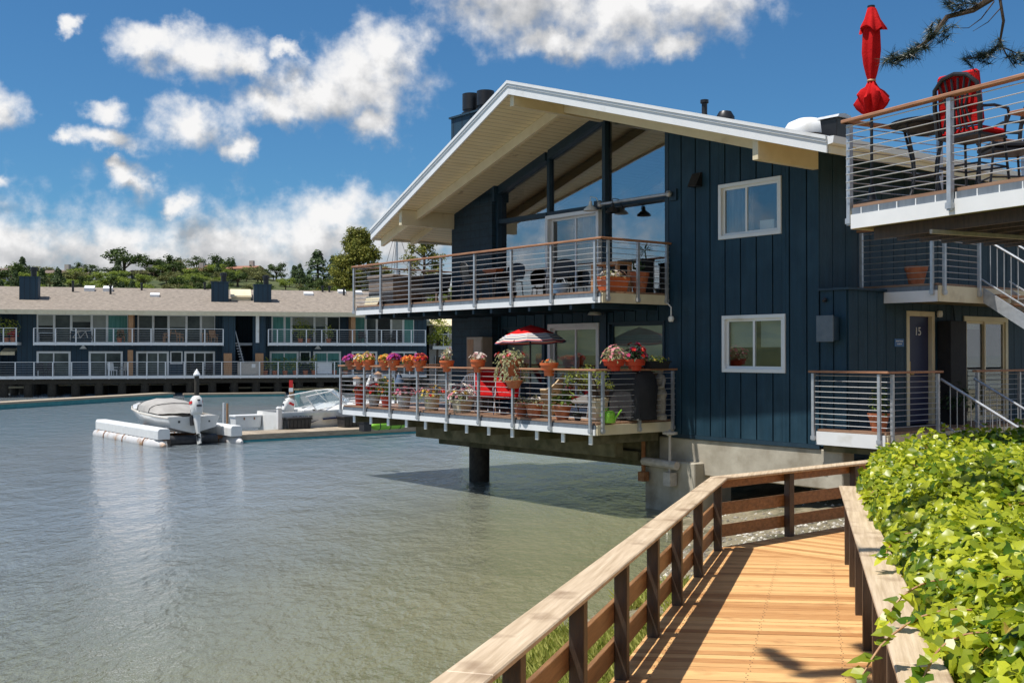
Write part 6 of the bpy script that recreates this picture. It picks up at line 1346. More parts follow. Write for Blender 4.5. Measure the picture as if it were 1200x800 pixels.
mb = MB(BF); mb.box(-.012, -.001, .52, .60, W0 + .80, W0 + .88); mb.box(-.012, -.001, -.62, -.56, W0 + .80, W0 + .86); mb.build('fitting', M['bin'], b1)
outboard(BF, b1, -.30, W0 + 1.0, .20, 1.0)
lift = thing('boat_lift', 'white boat lift of long ribbed floats over rust streaked grey pontoons', 'boat lift', BF((3, 0, W0 - .1)), BF.a)
for s in (1, -1):
    mb = MB(BF); y0, y1 = (1.12, 1.62) if s > 0 else (-1.62, -1.12)
    n = 15; secs = []
    for k in range(n * 2 + 1):
        x = -.7 + 7.3 * k / (n * 2); o = .0 if k % 2 else .03
        secs.append([(x, y0 + o, W0 + .27), (x, y1 - o, W0 + .27), (x, y1 - o, W0 + .58), (x, y1 - .05 - o, W0 + .66), (x, y0 + .05 + o, W0 + .66), (x, y0 + o, W0 + .58)])
    mb.loft(secs, True, True); mb.build('float', M['plwhite'], lift, bevel=.015)
    yc = s * 1.45; n = 20; mb = MB(BF)
    mb.tube([(-1.0 + 8.2 * k / n, yc, W0 + .05) for k in range(n + 1)], [.06, .20] + [.25] * (n - 3) + [.2, .06], 14); mb.build('pontoon', M['pontoon'], lift, smooth=True)
    for x in (.6, 2.9, 5.2): mb = MB(BF); mb.tube([(x, yc + .26 * math.cos(a * .5236), W0 + .05 + .26 * math.sin(a * .5236)) for a in range(13)], .025, 5); mb.tube([(x, yc, W0 + .28), (x + .1, y0 + .2, W0 + .34)], .03, 5); mb.build('strap', M['rust'], lift)
for x in (.3, 2.4, 4.8): mb = MB(BF); mb.box(x, x + .14, -1.6, 1.6, W0 + .14, W0 + .26); mb.build('cross_beam', M['rust'], lift)
mb = MB(BF); mb.tube([(.1, -.9, W0 + .14), (.1, .9, W0 + .14)], .20, 10); mb.build('roller', M['bin'], lift, smooth=True)
# second boat, moored behind the dock
F2 = Frame(DF((2.4, 3.0, 0)).to_2d(), DF.a)
b2 = thing('motorboat', 'white runabout with a blue swoosh and raked windscreen moored behind the dock', 'boat', F2((3, 0, W0)), F2.a)
hull([(0, 1.05, W0 + .95, .95, W0 + .15, W0 - .2), (2, 1.12, W0 + .98, .98, W0 + .12, W0 - .25), (4, 1.08, W0 + 1.05, .85, W0 + .2, W0 - .2), (5.6, .78, W0 + 1.14, .5, W0 + .35, W0 + .0), (6.8, .04, W0 + 1.25, .02, W0 + .9, W0 + .7)], F2, 'hull', M['gel'], b2)
mb = MB(F2); mb.add([(2.2, 1.10, W0 + .98), (4, 1.05, W0 + 1.05), (5.6, .76, W0 + 1.14), (6.8, 0, W0 + 1.25), (5.6, -.76, W0 + 1.14), (4, -1.05, W0 + 1.05), (2.2, -1.10, W0 + .98), (2.8, .8, W0 + 1.22), (4.4, .55, W0 + 1.32), (5.8, 0, W0 + 1.30), (4.4, -.55, W0 + 1.32), (2.8, -.8, W0 + 1.22)], [(0, 7, 8, 1), (1, 8, 9, 2), (2, 9, 3), (3, 9, 4), (4, 9, 10, 5), (5, 10, 11, 6), (7, 11, 10, 8), (8, 10, 9), (0, 6, 11, 7)])
mb.build('deck', M['gel'], b2)
for a_, b_ in ((.75, 1.03), (-1.03, -.75)): mb = MB(F2); mb.box(.02, 2.2, a_, b_, W0 + .6, W0 + .95); mb.build('side_deck', M['gel'], b2)
mb = MB(F2)
q = [(1.7, -.95, 1.0), (3.2, -.80, 1.22), (3.7, -.3, 1.28), (3.7, .3, 1.28), (3.2, .80, 1.22), (1.7, .95, 1.0)]
top = [(1.3, -.80, 1.55), (2.5, -.66, 1.75), (2.9, -.26, 1.8), (2.9, .26, 1.8), (2.5, .66, 1.75), (1.3, .80, 1.55)]
q = [(x, y, W0 + z) for x, y, z in q]; top = [(x, y, W0 + z) for x, y, z in top]
mb.loft([q, top]); ws = mb.build('windscreen', M['glass'], b2)
mb = MB(F2); mb.tube(top, .028, 6); mb.tube(q, .024, 6)
for a, b in zip(q, top): mb.tube([a, b], .026, 6)
mb.build('windscreen_frame', M['plwhite'], ws)
outboard(F2, b2, .75, W0 + .80, .45, .9)
mb = MB(F2); mb.text('PROLINE', .24, (.98, -1.125, W0 + .70), (1, .02, 0), (0, .10, 1), .002); mb.build('lettering', M['black'], b2)
mb = MB(F2); mb.prism([(.35, -1.085, W0 + .42), (1.0, -1.105, W0 + .46), (1.75, -1.125, W0 + .62), (1.0, -1.10, W0 + .36), (.6, -1.085, W0 + .32)], (0, -.012, 0)); mb.prism([(1.9, -1.13, W0 + .66), (5.2, -1.0, W0 + .80), (5.2, -1.0, W0 + .75), (1.9, -1.13, W0 + .60)], (0, -.012, 0)); mb.build('swoosh', M['navyblue'], b2)
mb = MB(F2); mb.box(1.2, 1.7, -.7, -.2, W0 + .7, W0 + 1.05); mb.box(1.2, 1.7, .2, .7, W0 + .7, W0 + 1.05); mb.build('seat', M['plwhite'], b2, bevel=.05)
for s in (-1, 1):
    mb = MB(F2); mb.tube([(3.9, s * 1.0, W0 + 1.06), (4.2, s * .95, W0 + 1.35), (5.5, s * .72, W0 + 1.45), (6.6, s * .12, W0 + 1.5)], .018, 6); mb.build('bow_rail', M['galv'], b2, smooth=True)

for a, b, lab in ((F2((.3, -1.05, W0 + .9)), DF((3.4, 1.7, DZ + .02)), 'slack mooring line from the stern of the runabout to the dock'), (F2((5.2, -.85, W0 + 1.05)), DF((6.4, 1.6, DZ + .02)), 'slack mooring line from the bow of the runabout to the dock')):
    mb = MB(); a, b = Vector(a), Vector(b); mb.tube([a.lerp(b, k / 8) - Vector((0, 0, .25 * math.sin(math.pi * k / 8))) for k in range(9)], .014, 5); tag(mb.build('mooring_line', M['plwhite']), lab, 'rope', 'mooring lines')
for x, r_ in ((2.0, .99), (3.4, .95)):
    mb = MB(BF); mb.tube([(x, (r_ + .012) * math.cos(k * math.pi / 12), W0 + 1.11 + (.33 if x < 3 else .44) * math.sin(k * math.pi / 12) ** .6) for k in range(13)], .014, 5); mb.build('cover_strap', M['bin'], b1)
# ------------------------------------------------------------------ flower pots
def pot_plant(label, P, r, h, potm, fol, flowers=(), name='flower_pot', group='flower pots', sx=1, rz=0, style='round', trail=None):
    t = thing(name, label, 'flower pot', P, rz, group); LF = loc_frame(t); mb = MB(LF)
    if style == 'round': mb.lathe([(r * .62, 0), (r * .70, h * .2), (r * .93, h * .78), (r, h * .79), (r * 1.04, h), (r * .9, h), (r * .88, h * .86), (0, h * .86)], n=18, sx=sx)
    elif style == 'bucket': mb.lathe([(r * .72, 0), (r * .78, h * .05), (r * .95, h * .9), (r * 1.05, h * .92), (r * 1.05, h), (r * .9, h), (r * .88, h * .88), (0, h * .88)], n=18, sx=sx)
    elif style == 'saddle': mb.lathe([(r * .55, 0), (r * .60, h * .42), (r * .90, h * .45), (r * .97, h * .80), (r * 1.06, h * .82), (r * 1.06, h), (r * .93, h), (r * .9, h * .88), (0, h * .88)], n=18, sx=sx)
    elif style == 'square': mb.loft([[(-r * s, -r * s, z), (r * s, -r * s, z), (r * s, r * s, z), (-r * s, r * s, z)] for z, s in ((0, .75), (h * .85, .95), (h * .851, 1.05), (h, 1.05), (h, .9), (h * .88, .88))], True, True)
    elif style == 'trough': mb.loft([[(-r * sx * s, -r * s, z), (r * sx * s, -r * s, z), (r * sx * s, r * s, z), (-r * sx * s, r * s, z)] for z, s in ((0, .82), (h * .80, .96), (h * .801, 1.04), (h, 1.04), (h, .92), (h * .86, .9))], True, True)
    mb.build('pot', potm, t, smooth=style in ('round', 'bucket', 'saddle'), bevel=0)
    m, n, sz, rx, rzz, zc = fol; mb = MB(LF)
    for k in range(n):
        v = Vector((random.gauss(0, 1), random.gauss(0, 1), abs(random.gauss(0, 1)))).normalized() * rnd() ** .45
        p = (v.x * rx * (sx if style == 'trough' else 1), v.y * rx, h * .9 + zc + v.z * rzz - (.25 * rx * (v.x ** 2 + v.y ** 2)))
        mb.leaf(p, v + Vector((ru(-.5, .5), ru(-.5, .5), ru(0, .8))), (v.x + ru(-.6, .6), v.y + ru(-.6, .6), ru(-.4, .7)), sz * ru(.7, 1.35), sz * ru(.45, .8))
    for k in range(7):
        a = ru(0, 6.28); mb.tube([(0, 0, h * .8), (rx * .4 * math.cos(a), rx * .4 * math.sin(a), h + zc + rzz * .4)], .006, 4)
    if trail:
        tn, tl = trail
        for k in range(tn):
            a = ru(0, 6.28); q = Vector((math.cos(a) * r * sx, math.sin(a) * r, h))
            for j in range(9):
                q = q + Vector((math.cos(a) * .022 * (1 - j / 9) + ru(-.012, .012), math.sin(a) * .022 * (1 - j / 9) + ru(-.012, .012), -tl / 9)); mb.leaf(q, (math.cos(a), math.sin(a), .4), (ru(-1, 1), ru(-1, 1), -1), sz, sz * .5)
    mb.build('foliage', m, t)
    for fm, fn, fz_ in flowers:
        mb = MB(LF)
        for k in range(fn):
            v = Vector((random.gauss(0, 1), random.gauss(0, 1), abs(random.gauss(0, .9)) + .1)).normalized() * ru(.75, 1.1)
            c = Vector((v.x * rx * (sx if style == 'trough' else 1), v.y * rx, h * .9 + zc + v.z * rzz + .01)); nn = (v + Vector((ru(-.3, .3), ru(-.3, .3), .4))).normalized(); x = nn.orthogonal().normalized(); y = nn.cross(x)
            for j in range(5):
                a = j * 1.2566 + k; d = x * math.cos(a) + y * math.sin(a); mb.leaf(c, nn, d, fz_ * ru(.8, 1.2), fz_ * .75, .35)
        mb.build('blossoms', fm, t)
    return t
random.seed(31)
ZRL = ZF1 + 1.07
def rail_pt(px, dz=-.10, v=None): v = (v1 - .07) if v is None else v; return HF((U(px, 430, v), v, ZRL + dz))
G1 = 'flower pots hung over the lower balcony rail'
T, O, RD = M['terra'], M['orange'], M['redpot']
pot_plant('purple and magenta flowers at the left end of the lower balcony rail', rail_pt(411), .15, .24, T, (M['leafd'], 60, .06, .22, .16, .02), ((M['fl_purple'], 34, .05), (M['fl_magenta'], 24, .05)), group=G1, style='saddle')
pot_plant('orange saddle pot with yellow and white blooms, just right of the purple ones', rail_pt(421.5), .165, .27, O, (M['leaf'], 70, .06, .19, .14, .02), ((M['fl_yellow'], 22, .045), (M['fl_white'], 12, .04)), group=G1, style='saddle')
pot_plant('orange saddle pot with yellow and pink blooms and thin upright leaves', rail_pt(432), .165, .27, O, (M['leafy'], 80, .07, .18, .20, .03), ((M['fl_yellow'], 16, .045), (M['fl_pink'], 10, .04)), group=G1, style='saddle')
pot_plant('orange saddle pot with yellow orange blooms beside the magenta ball', rail_pt(451), .165, .27, O, (M['leafy'], 80, .06, .18, .15, .03), ((M['fl_yellow'], 26, .045), (M['fl_orange'], 10, .04)), group=G1, style='saddle')
pot_plant('orange saddle pot topped by a dense magenta ball of flowers', rail_pt(461.5), .165, .27, O, (M['leafd'], 50, .06, .19, .16, .02), ((M['fl_purple'], 44, .05), (M['fl_magenta'], 22, .05)), group=G1, style='saddle')
pot_plant('orange saddle pot with a low spread of orange flowers', rail_pt(480), .165, .25, O, (M['leaf'], 60, .06, .22, .12, .02), ((M['fl_orange'], 40, .05), (M['fl_yellow'], 10, .04)), group=G1, style='saddle')
pot_plant('orange saddle pot with mixed red, orange and lilac flowers', rail_pt(492), .165, .27, O, (M['leafd'], 60, .06, .2, .16, .02), ((M['fl_red'], 24, .05), (M['fl_orange'], 16, .045), (M['fl_purple'], 12, .04)), group=G1, style='saddle')
pot_plant('orange rail pot with a tall pale green plant and cream flowers before the block wall', rail_pt(523.7), .17, .27, O, (M['leafpale'], 80, .07, .13, .30, .06), ((M['fl_white'], 12, .05), (M['fl_pink'], 5, .04)), group=G1, style='saddle')
pot_plant('orange rail pot with pale peach blooms in front of the leaning cabinet', rail_pt(560), .17, .30, O, (M['leafpale'], 60, .06, .19, .15, .03), ((M['fl_white'], 18, .05), (M['fl_pink'], 10, .05)), group=G1, style='saddle')
pot_plant('large rail planter overflowing with trailing yellow green leaves and a red bloom', rail_pt(598.5, -.16), .23, .36, T, (M['leafpale'], 220, .085, .36, .24, .04), ((M['fl_red'], 5, .06), (M['fl_pink'], 12, .04)), group=G1, style='round', trail=(24, .42))
pot_plant('terracotta bowl hanging just below the large trailing planter', HF((U(602, 440, v1 - .24), v1 - .24, ZRL - .42)), .19, .17, T, (M['leafpale'], 40, .06, .16, .08, .02), (), group=G1, style='round')
pot_plant('orange rail pot with a low dry looking plant, left of the balcony corner', rail_pt(643.5, -.14), .19, .28, O, (M['leafpale'], 50, .05, .15, .09, .02), ((M['fl_orange'], 5, .035),), group=G1, style='saddle')
def end_pt(px, dz): p = HF.on_u(px, 430, uR1 + .065); return HF((uR1 + .065, p[0], ZRL + dz))
pot_plant('red oval planter with peach leaved geranium at the balcony corner', end_pt(719.5, -.02), .17, .24, RD, (M['leafpale'], 170, .075, .27, .27, .05), ((M['fl_pink'], 26, .045),), group=G1, style='saddle', sx=1.6, rz=HF.a + 1.57)
pot_plant('red oval planter with dark leaves and red geraniums on the end rail', end_pt(744, -.02), .17, .24, RD, (M['leafd'], 170, .075, .26, .30, .05), ((M['fl_magenta'], 16, .06), (M['fl_red'], 10, .06)), group=G1, style='saddle', sx=1.6, rz=HF.a + 1.57)
pot_plant('dark planter of low yellow green trailing leaves against the end wall', end_pt(769, .02), .13, .16, M['blackfab'], (M['leafy'], 150, .05, .16, .12, .02), ((M['fl_yellow'], 8, .03),), group=G1, style='trough', sx=2.4, rz=HF.a + 1.57)
G2 = 'pots standing on the lower balcony'
def floor_pt(px, v=-.08): return HF((U(px, 470, v), v, ZF1 + .001))
t = pot_plant('tall red strawberry jar with red flowers at the left end of the lower balcony', floor_pt(421), .13, .44, M['redpot'], (M['leaf'], 50, .06, .17, .16, .0), ((M['fl_red'], 16, .05), (M['fl_orange'], 10, .04)), group=G2, style='bucket')
pot_plant('grey pot of bright red geraniums on the lower balcony floor', floor_pt(438.5), .18, .32, M['greypot'], (M['leaf'], 90, .07, .27, .28, .03), ((M['fl_red'], 46, .055),), group=G2)
pot_plant('glossy red pot with a tall bushy green plant', floor_pt(452.5), .15, .28, RD, (M['leaf'], 150, .09, .26, .58, .05), ((M['fl_yellow'], 8, .04), (M['fl_orange'], 6, .04)), group=G2)
pot_plant('grey bucket of pale pink petunias', floor_pt(473.5), .18, .34, M['greypot'], (M['leaf'], 80, .06, .32, .22, .02), ((M['fl_pink'], 36, .055), (M['fl_magenta'], 8, .05)), group=G2, style='bucket')
pot_plant('buff bucket with red and yellow flowers spilling wide', floor_pt(506), .21, .38, M['stonepot'], (M['leafy'], 110, .06, .40, .24, .02), ((M['fl_red'], 20, .06), (M['fl_pink'], 14, .05), (M['fl_yellow'], 18, .05)), group=G2, style='bucket')
pot_plant('square buff pot with pale pink and cream flowers before the white chair', floor_pt(541.5), .19, .30, M['stonepot'], (M['leafpale'], 130, .07, .36, .34, .05), ((M['fl_white'], 26, .065), (M['fl_pink'], 26, .06), (M['fl_yellow'], 12, .05)), group=G2, style='square', rz=HF.a)
pot_plant('small terracotta pot with sparse stems under the trailing planter', floor_pt(610.5, .02), .17, .30, T, (M['leafpale'], 40, .06, .2, .16, .03), (), group=G2)
pot_plant('terracotta pot with a silvery plant in front of the wicker chair', floor_pt(626), .20, .33, T, (M['leafpale'], 70, .07, .24, .18, .03), ((M['fl_white'], 6, .04),), group=G2)
pot_plant('pale rimmed terracotta pot with broad bright green leaves, right of the wicker chair', floor_pt(659), .20, .33, T, (M['leaf'], 60, .13, .24, .34, .08), (), group=G2)
pot_plant('small black nursery pot next to the balcony corner', floor_pt(677), .09, .14, M['blackfab'], (M['leafd'], 20, .05, .08, .08, .02), (), group=G2)
t = pot_plant('tall buff urn holding a branching jade tree at the balcony corner', HF((U(702, 480, .15) - .0, .15, ZF1)), .20, .48, M['stonepot'], (M['leafy'], 30, .05, .15, .12, .02), (), group=G2, style='bucket', name='jade_tree')
LF = loc_frame(t); mb, mt = MB(LF), MB(LF)
for k in range(30):
    a = ru(0, 6.28); e = Vector((math.cos(a) * ru(.1, .5) - .18, math.sin(a) * ru(.1, .35), ru(.68, 1.12))); mt.tube([(0, 0, .42), (e.x * .4, e.y * .4, .42 + (e.z - .42) * .6), e], [.03, .018, .006], 5); leaves_blob(mb, e, (.12, .12, .09), 26, .045, aspect=.7)
mb.build('crown', M['leafy'], t); mt.build('branches', M['trunk'], t)
# ------------------------------------------------------------------ furniture on the lower balcony
def fur(name, label, cat, px, v, rz=0, group=None, z=ZF1 + .001, py=470): return thing(name, label, cat, HF((U(px, py, v), v, z)), HF.a + rz, group)
t = fur('striped_umbrella', 'open market umbrella with a red top and white, blue and grey striped rim', 'umbrella', 621.5, .5); LF = loc_frame(t)
zu = PY(621, 402, HF((U(621, 402, .5), .5, 0)).y).z - ZF1; zt2 = PY(621, 381, HF((U(621, 381, .5), .5, 0)).y).z - ZF1
prof = [(0.02, 1.0, 0), (.28, .82, 0), (.56, .50, 0), (.60, .44, 1), (.63, .40, 2), (.66, .35, 1), (.69, .30, 3), (.72, .25, 1), (.75, .19, 4), (.78, .13, 1), (.81, .07, 5), (.83, .02, 4)]
UM = [M['redfab'], mat('canopy_white', (.62, .58, .52), rough=.8), mat('canopy_blue', (.06, .07, .22), rough=.8), mat('canopy_grey', (.22, .21, .20), rough=.8), mat('canopy_navy', (.02, .03, .08), rough=.8), mat('canopy_pink', (.60, .16, .14), rough=.8)]
mb = MB(LF); n = 32; mids = []
for r, s, m in prof:
    mids.append([(r * (1 - .05 * abs(math.sin(4 * a)) * (r > .3)) * math.cos(a), r * (1 - .05 * abs(math.sin(4 * a)) * (r > .3)) * math.sin(a), zu + (zt2 - zu) * s - .025 * abs(math.sin(4 * a)) * r + .05 * r * math.cos(a)) for a in [2 * math.pi * j / n for j in range(n)]])
for i in range(len(prof) - 1): mb.mi = prof[i + 1][2]; mb.loft([mids[i], mids[i + 1]], True)
mb.build('canopy', UM, t)
mb = MB(LF); mb.tube([(0, 0, .1), (0, 0, zt2 + .02)], .022, 8); mb.build('pole', M['black'], t, smooth=True)
mb = MB(LF); mb.lathe([(.25, 0), (.25, .05), (.06, .09), (.04, .3), (0, .3)], n=16); mb.build('base', M['black'], t, smooth=True)
for k in range(8): a = k * math.pi / 4 + .39; mb = MB(LF); mb.tube([(0, 0, zu + (zt2 - zu) * .55), (.8 * math.cos(a), .8 * math.sin(a), zu + .04)], .008, 4); mb.build('rib', M['black'], t)
t = fur('plastic_chair', 'white moulded plastic armchair with a fan back', 'chair', 544, .75, .35); LF = loc_frame(t)
mb = MB(LF); mb.box(-.25, .25, -.24, .24, .40, .44); mb.build('seat', M['plwhite'], t, bevel=.015)
for sx in (-1, 1):
    for sy in (-1, 1): mb = MB(LF); mb.tube([(sx * .27, sy * .26, 0), (sx * .23, sy * .22, .41)], .025, 6); mb.build('leg', M['plwhite'], t)
    mb = MB(LF); mb.tube([(sx * .25, -.24, .42), (sx * .29, -.26, .62), (sx * .30, .1, .64), (sx * .26, .25, .60)], .024, 6); mb.build('armrest', M['plwhite'], t, smooth=True)
mb = MB(LF); mb.tube([(-.25, .23, .44), (-.27, .30, .68), (-.17, .34, .84), (0, .35, .89), (.17, .34, .84), (.27, .30, .68), (.25, .23, .44)], .025, 7)
for k in range(7): x = -.18 + k * .06; mb.tube([(x * .55, .24, .44), (x * 1.15, .345, .86 - abs(x) * .25)], .014, 5)
mb.build('backrest', M['plwhite'], t, smooth=True)
def red_chair(px, v, rz, label):
    t = fur('folding_chair', label, 'chair', px, v, rz, 'red reclining chairs on the lower balcony'); LF = loc_frame(t)
    mb = MB(LF); mb.prism([(-.28, -.28, .40), (.28, -.28, .40), (.28, .24, .33), (-.28, .24, .33)], (0, 0, .025)); mb.build('seat', M['redfab'], t)
    mb = MB(LF); mb.prism([(-.28, .24, .36), (.28, .24, .36), (.28, .62, 1.02), (-.28, .62, 1.02)], (0, .03, 0)); mb.build('backrest', M['redfab'], t)
    for s in (-1, 1):
        mb = MB(LF); mb.tube([(s * .29, .64, 1.03), (s * .29, .25, .35), (s * .29, -.30, .42)], .014, 6); mb.build('side_rail', M['galv'], t)
        mb = MB(LF); mb.tube([(s * .29, -.34, 0), (s * .29, .30, .48)], .013, 6); mb.build('leg', M['galv'], t)
        mb = MB(LF); mb.tube([(s * .29, .42, 0), (s * .29, -.2, .42)], .013, 6); mb.build('leg', M['galv'], t)
        mb = MB(LF); mb.tube([(s * .30, .40, .62), (s * .31, -.2, .60), (s * .30, -.25, .40)], .014, 6); mb.build('armrest', M['galv'], t)
red_chair(571, .45, .95, 'red reclining folding chair left of the other, seen beside the white chair'); red_chair(594, .42, .85, 'red reclining folding chair nearest the trailing planter'); red_chair(586, 1.3, .9, 'red folding chair behind the two front ones, near the house wall')
t = fur('wicker_chair', 'round backed tan wicker armchair', 'chair', 640, .55, -.75); LF = loc_frame(t); S_ = 1.05
secs = []
for k in range(13):
    a = math.pi * (-.12 + 1.24 * k / 12); x, y = .36 * math.cos(a), .33 * math.sin(a) + .02; hh = .62 + .36 * max(0, math.sin(a)) ** 1.5
    secs.append([(x * .86, y * .86, .36), (x, y, .55), (x * 1.08, y * 1.1, hh), (x * 1.15, y * 1.17, hh - .02), (x * 1.05, y * 1.06, .5), (x * .9, y * .92, .05)])
mb = MB(LF); mb.loft(secs); mb.build('backrest', M['wicker'], t, smooth=True)
mb = MB(LF); mb.lathe([(0, .33), (.31, .33), (.33, .37), (.31, .42), (0, .43)], n=18); mb.build('seat', M['wicker'], t, smooth=True)
for a in (.5, 2.6, 3.9, 5.5): mb = MB(LF); mb.tube([(.3 * math.cos(a), .3 * math.sin(a), 0), (.29 * math.cos(a), .29 * math.sin(a), .34)], .022, 6); mb.build('leg', M['wicker'], t)
ca, cbp = HF.on_v(552.5, 395, D - .35), HF.on_v(571, 440, D - .35); hc = ca[1] - ZF1
t = fur('cabinet', 'tall narrow beige cabinet with a dark panel against the block wall', 'cabinet', 562, D - .2); LF = loc_frame(t); wc = (cbp[0] - ca[0]) / 2
mb = MB(LF); mb.box(-wc, wc, -.17, .16, .02, hc); mb.build('body', M['cabin'], t, bevel=.006)
mb = MB(LF); mb.box(-wc + .05, -wc * .1, -.185, -.171, .1, hc - .06); mb.build('door', M['wood'], t)
mb = MB(LF); mb.box(-wc * .05, wc - .03, -.185, -.171, .1, hc - .06); mb.build('door', M['cabin'], t)
t = fur('covered_grill', 'barbecue grill under a black fabric cover by the end rail', 'grill', 742, 1.0, 0); LF = loc_frame(t); mb = MB(LF); L = []
for z, sx, sy in ((.03, .50, .34), (.3, .47, .32), (.70, .50, .33), (.95, .44, .31), (1.05, .36, .24), (1.08, .2, .12)):
    L.append([(sx * math.copysign(abs(math.cos(a)) ** .45, math.cos(a)) * (1 + .05 * math.sin(7 * a + z * 3) * (z < .9)), sy * math.copysign(abs(math.sin(a)) ** .45, math.sin(a)) * (1 + .05 * math.cos(5 * a + z * 2) * (z < .9)), z) for a in [2 * math.pi * j / 36 for j in range(36)]])
mb.loft(L, True, True); mb.build('cover', M['blackfab'], t, smooth=True)
mb = MB(LF); mb.tube([(-.45, -.28, .04), (.45, -.28, .04)], .02, 6); mb.build('foot_rail', M['galv'], t)
t = fur('stone_statue', 'small weathered stone statue in the corner by the house wall', 'statue', 774, 1.55, 0); LF = loc_frame(t)
mb = MB(LF); mb.lathe([(.15, 0), (.15, .10), (.11, .14), (.13, .3), (.12, .45), (.16, .55), (.12, .62), (.09, .72), (.13, .82), (.11, .92), (.05, .98), (.07, 1.03), (.085, 1.10), (.06, 1.17), (0, 1.2)], n=14, sy=.85); mb.build('figure', M['stone'], t, smooth=True)
mb = MB(LF); mb.tube([(.12, -.02, .85), (.17, -.1, .7), (.05, -.15, .68)], [.04, .035, .03], 7); mb.tube([(-.12, -.02, .85), (-.17, -.1, .72), (-.03, -.15, .66)], [.04, .035, .03], 7); mb.build('arms', M['stone'], t, smooth=True)
t = fur('watering_can', 'bright green plastic watering can beside the tall urn', 'watering can', 714, -.02, .4, py=490); LF = loc_frame(t)
mb = MB(LF); mb.lathe([(.12, 0), (.13, .02), (.12, .20), (.08, .24), (.06, .24)], n=14); mb.build('body', M['green'], t, smooth=True)
mb = MB(LF); mb.tube([(.1, 0, .05), (.2, 0, .18), (.27, 0, .27)], [.025, .018, .014], 6); mb.build('spout', M['green'], t); mb = MB(LF); mb.tube([(-.11, 0, .06), (-.2, 0, .14), (-.16, 0, .27), (-.02, 0, .28)], .014, 6); mb.build('handle', M['green'], t)
def end_floor(px, v): return HF.on_u(px, 480, v)
t = thing('conch_shell', 'white conch shell on the deck edge by the end post', 'shell', HF((.02, 1.62, ZF1)), HF.a); LF = loc_frame(t)
mb = MB(LF); mb.tube([(-.16, 0, .06), (-.08, 0, .09), (.02, 0, .10), (.1, 0, .08), (.18, 0, .05)], [.02, .08, .10, .07, .015], 10); mb.build('shell', M['plwhite'], t, smooth=True)
mb = MB(LF)
for k in range(5): mb.tube([(-.06 + k * .04, 0, .16), (-.06 + k * .04, -.01, .22)], [.025, .004], 5)
mb.build('spikes', M['plwhite'], t)
t = thing('clay_figurine', 'small orange clay figurine left of the white shell', 'figurine', HF((-.02, 1.30, ZF1)), HF.a); LF = loc_frame(t)
mb = MB(LF); mb.lathe([(.10, 0), (.12, .05), (.06, .16), (.07, .21), (.06, .27), (0, .3)], n=12); mb.build('body', M['orange'], t, smooth=True); mb = MB(LF); mb.tube([(.05, -.02, .1), (.13, -.06, .05)], [.03, .02], 6); mb.build('paw', M['orange'], t)
t = fur('low_lounger', 'grey low sling lounger behind the jade tree', 'lounger', 686, .95, .1); LF = loc_frame(t)
mb = MB(LF); mb.prism([(-.5, -.28, .28), (.35, -.28, .32), (.62, -.28, .62), (.62, .28, .62), (.35, .28, .32), (-.5, .28, .28)], (0, 0, .03)); mb.build('sling', M['tarp'], t)
for s in (-.28, .28): mb = MB(LF); mb.tube([(-.5, s, .3), (-.45, s, 0), (.3, s, 0), (.36, s, .33)], .018, 6); mb.build('leg', M['galv'], t)
t = fur('red_cushion', 'red cushion lying on the grey lounger', 'cushion', 683, .95, 0, z=ZF1 + .345); LF = loc_frame(t); mb = MB(LF)
mb.loft([[(.24 * s * math.copysign(abs(math.cos(a)) ** .5, math.cos(a)), .2 * s * math.copysign(abs(math.sin(a)) ** .5, math.sin(a)), z) for a in [k * math.pi / 8 for k in range(16)]] for z, s in ((0, .85), (.05, 1), (.11, .9), (.13, .5))], True, True); mb.build('pad', M['redfab'], t, smooth=True)
def lantern(px, py, v, m, label, kind):
    u, z = HF.on_v(px, py, v); t = thing('garden_lantern', label, 'lantern', HF((u, v, ZF1)), HF.a, 'stake lanterns among the pots'); LF = loc_frame(t); h = z - ZF1
    mb = MB(LF); mb.tube([(0, 0, 0), (0, 0, h - .1)], .014, 6); mb.lathe([(.11, 0), (.11, .02), (.02, .03)], n=10); mb.build('stake', M['wood'], t)
    mb = MB(LF)
    if kind == 0: mb.lathe([(.07, -.11), (.10, -.1), (.10, .08), (.07, .09)], (0, 0, h), 8)
    else: mb.lathe([(.14, -.10), (.13, -.06), (.04, .16), (0, .18)], (0, 0, h), 12)
    mb.build('shade', m, t, smooth=kind == 1); mb = MB(LF); mb.lathe([(.13, .092), (0, .17)] if kind == 0 else [(.05, .17), (0, .22)], (0, 0, h), 8); mb.build('roof', M['wood'] if kind == 0 else M['galv'], t)
lantern(418, 447, .5, M['plwhite'], 'white birdhouse on a stake nearest the left end of the lower balcony', 0); lantern(434, 448, .6, M['plwhite'], 'white cone shaped lantern behind the red geraniums', 1); lantern(443, 442, .7, M['plwhite'], 'tallest white birdhouse, behind the bushy green plant', 0); lantern(468, 445, .6, mat('slate_blue', (.08, .13, .22), rough=.5), 'slate blue cone lantern above the pink petunias', 1)
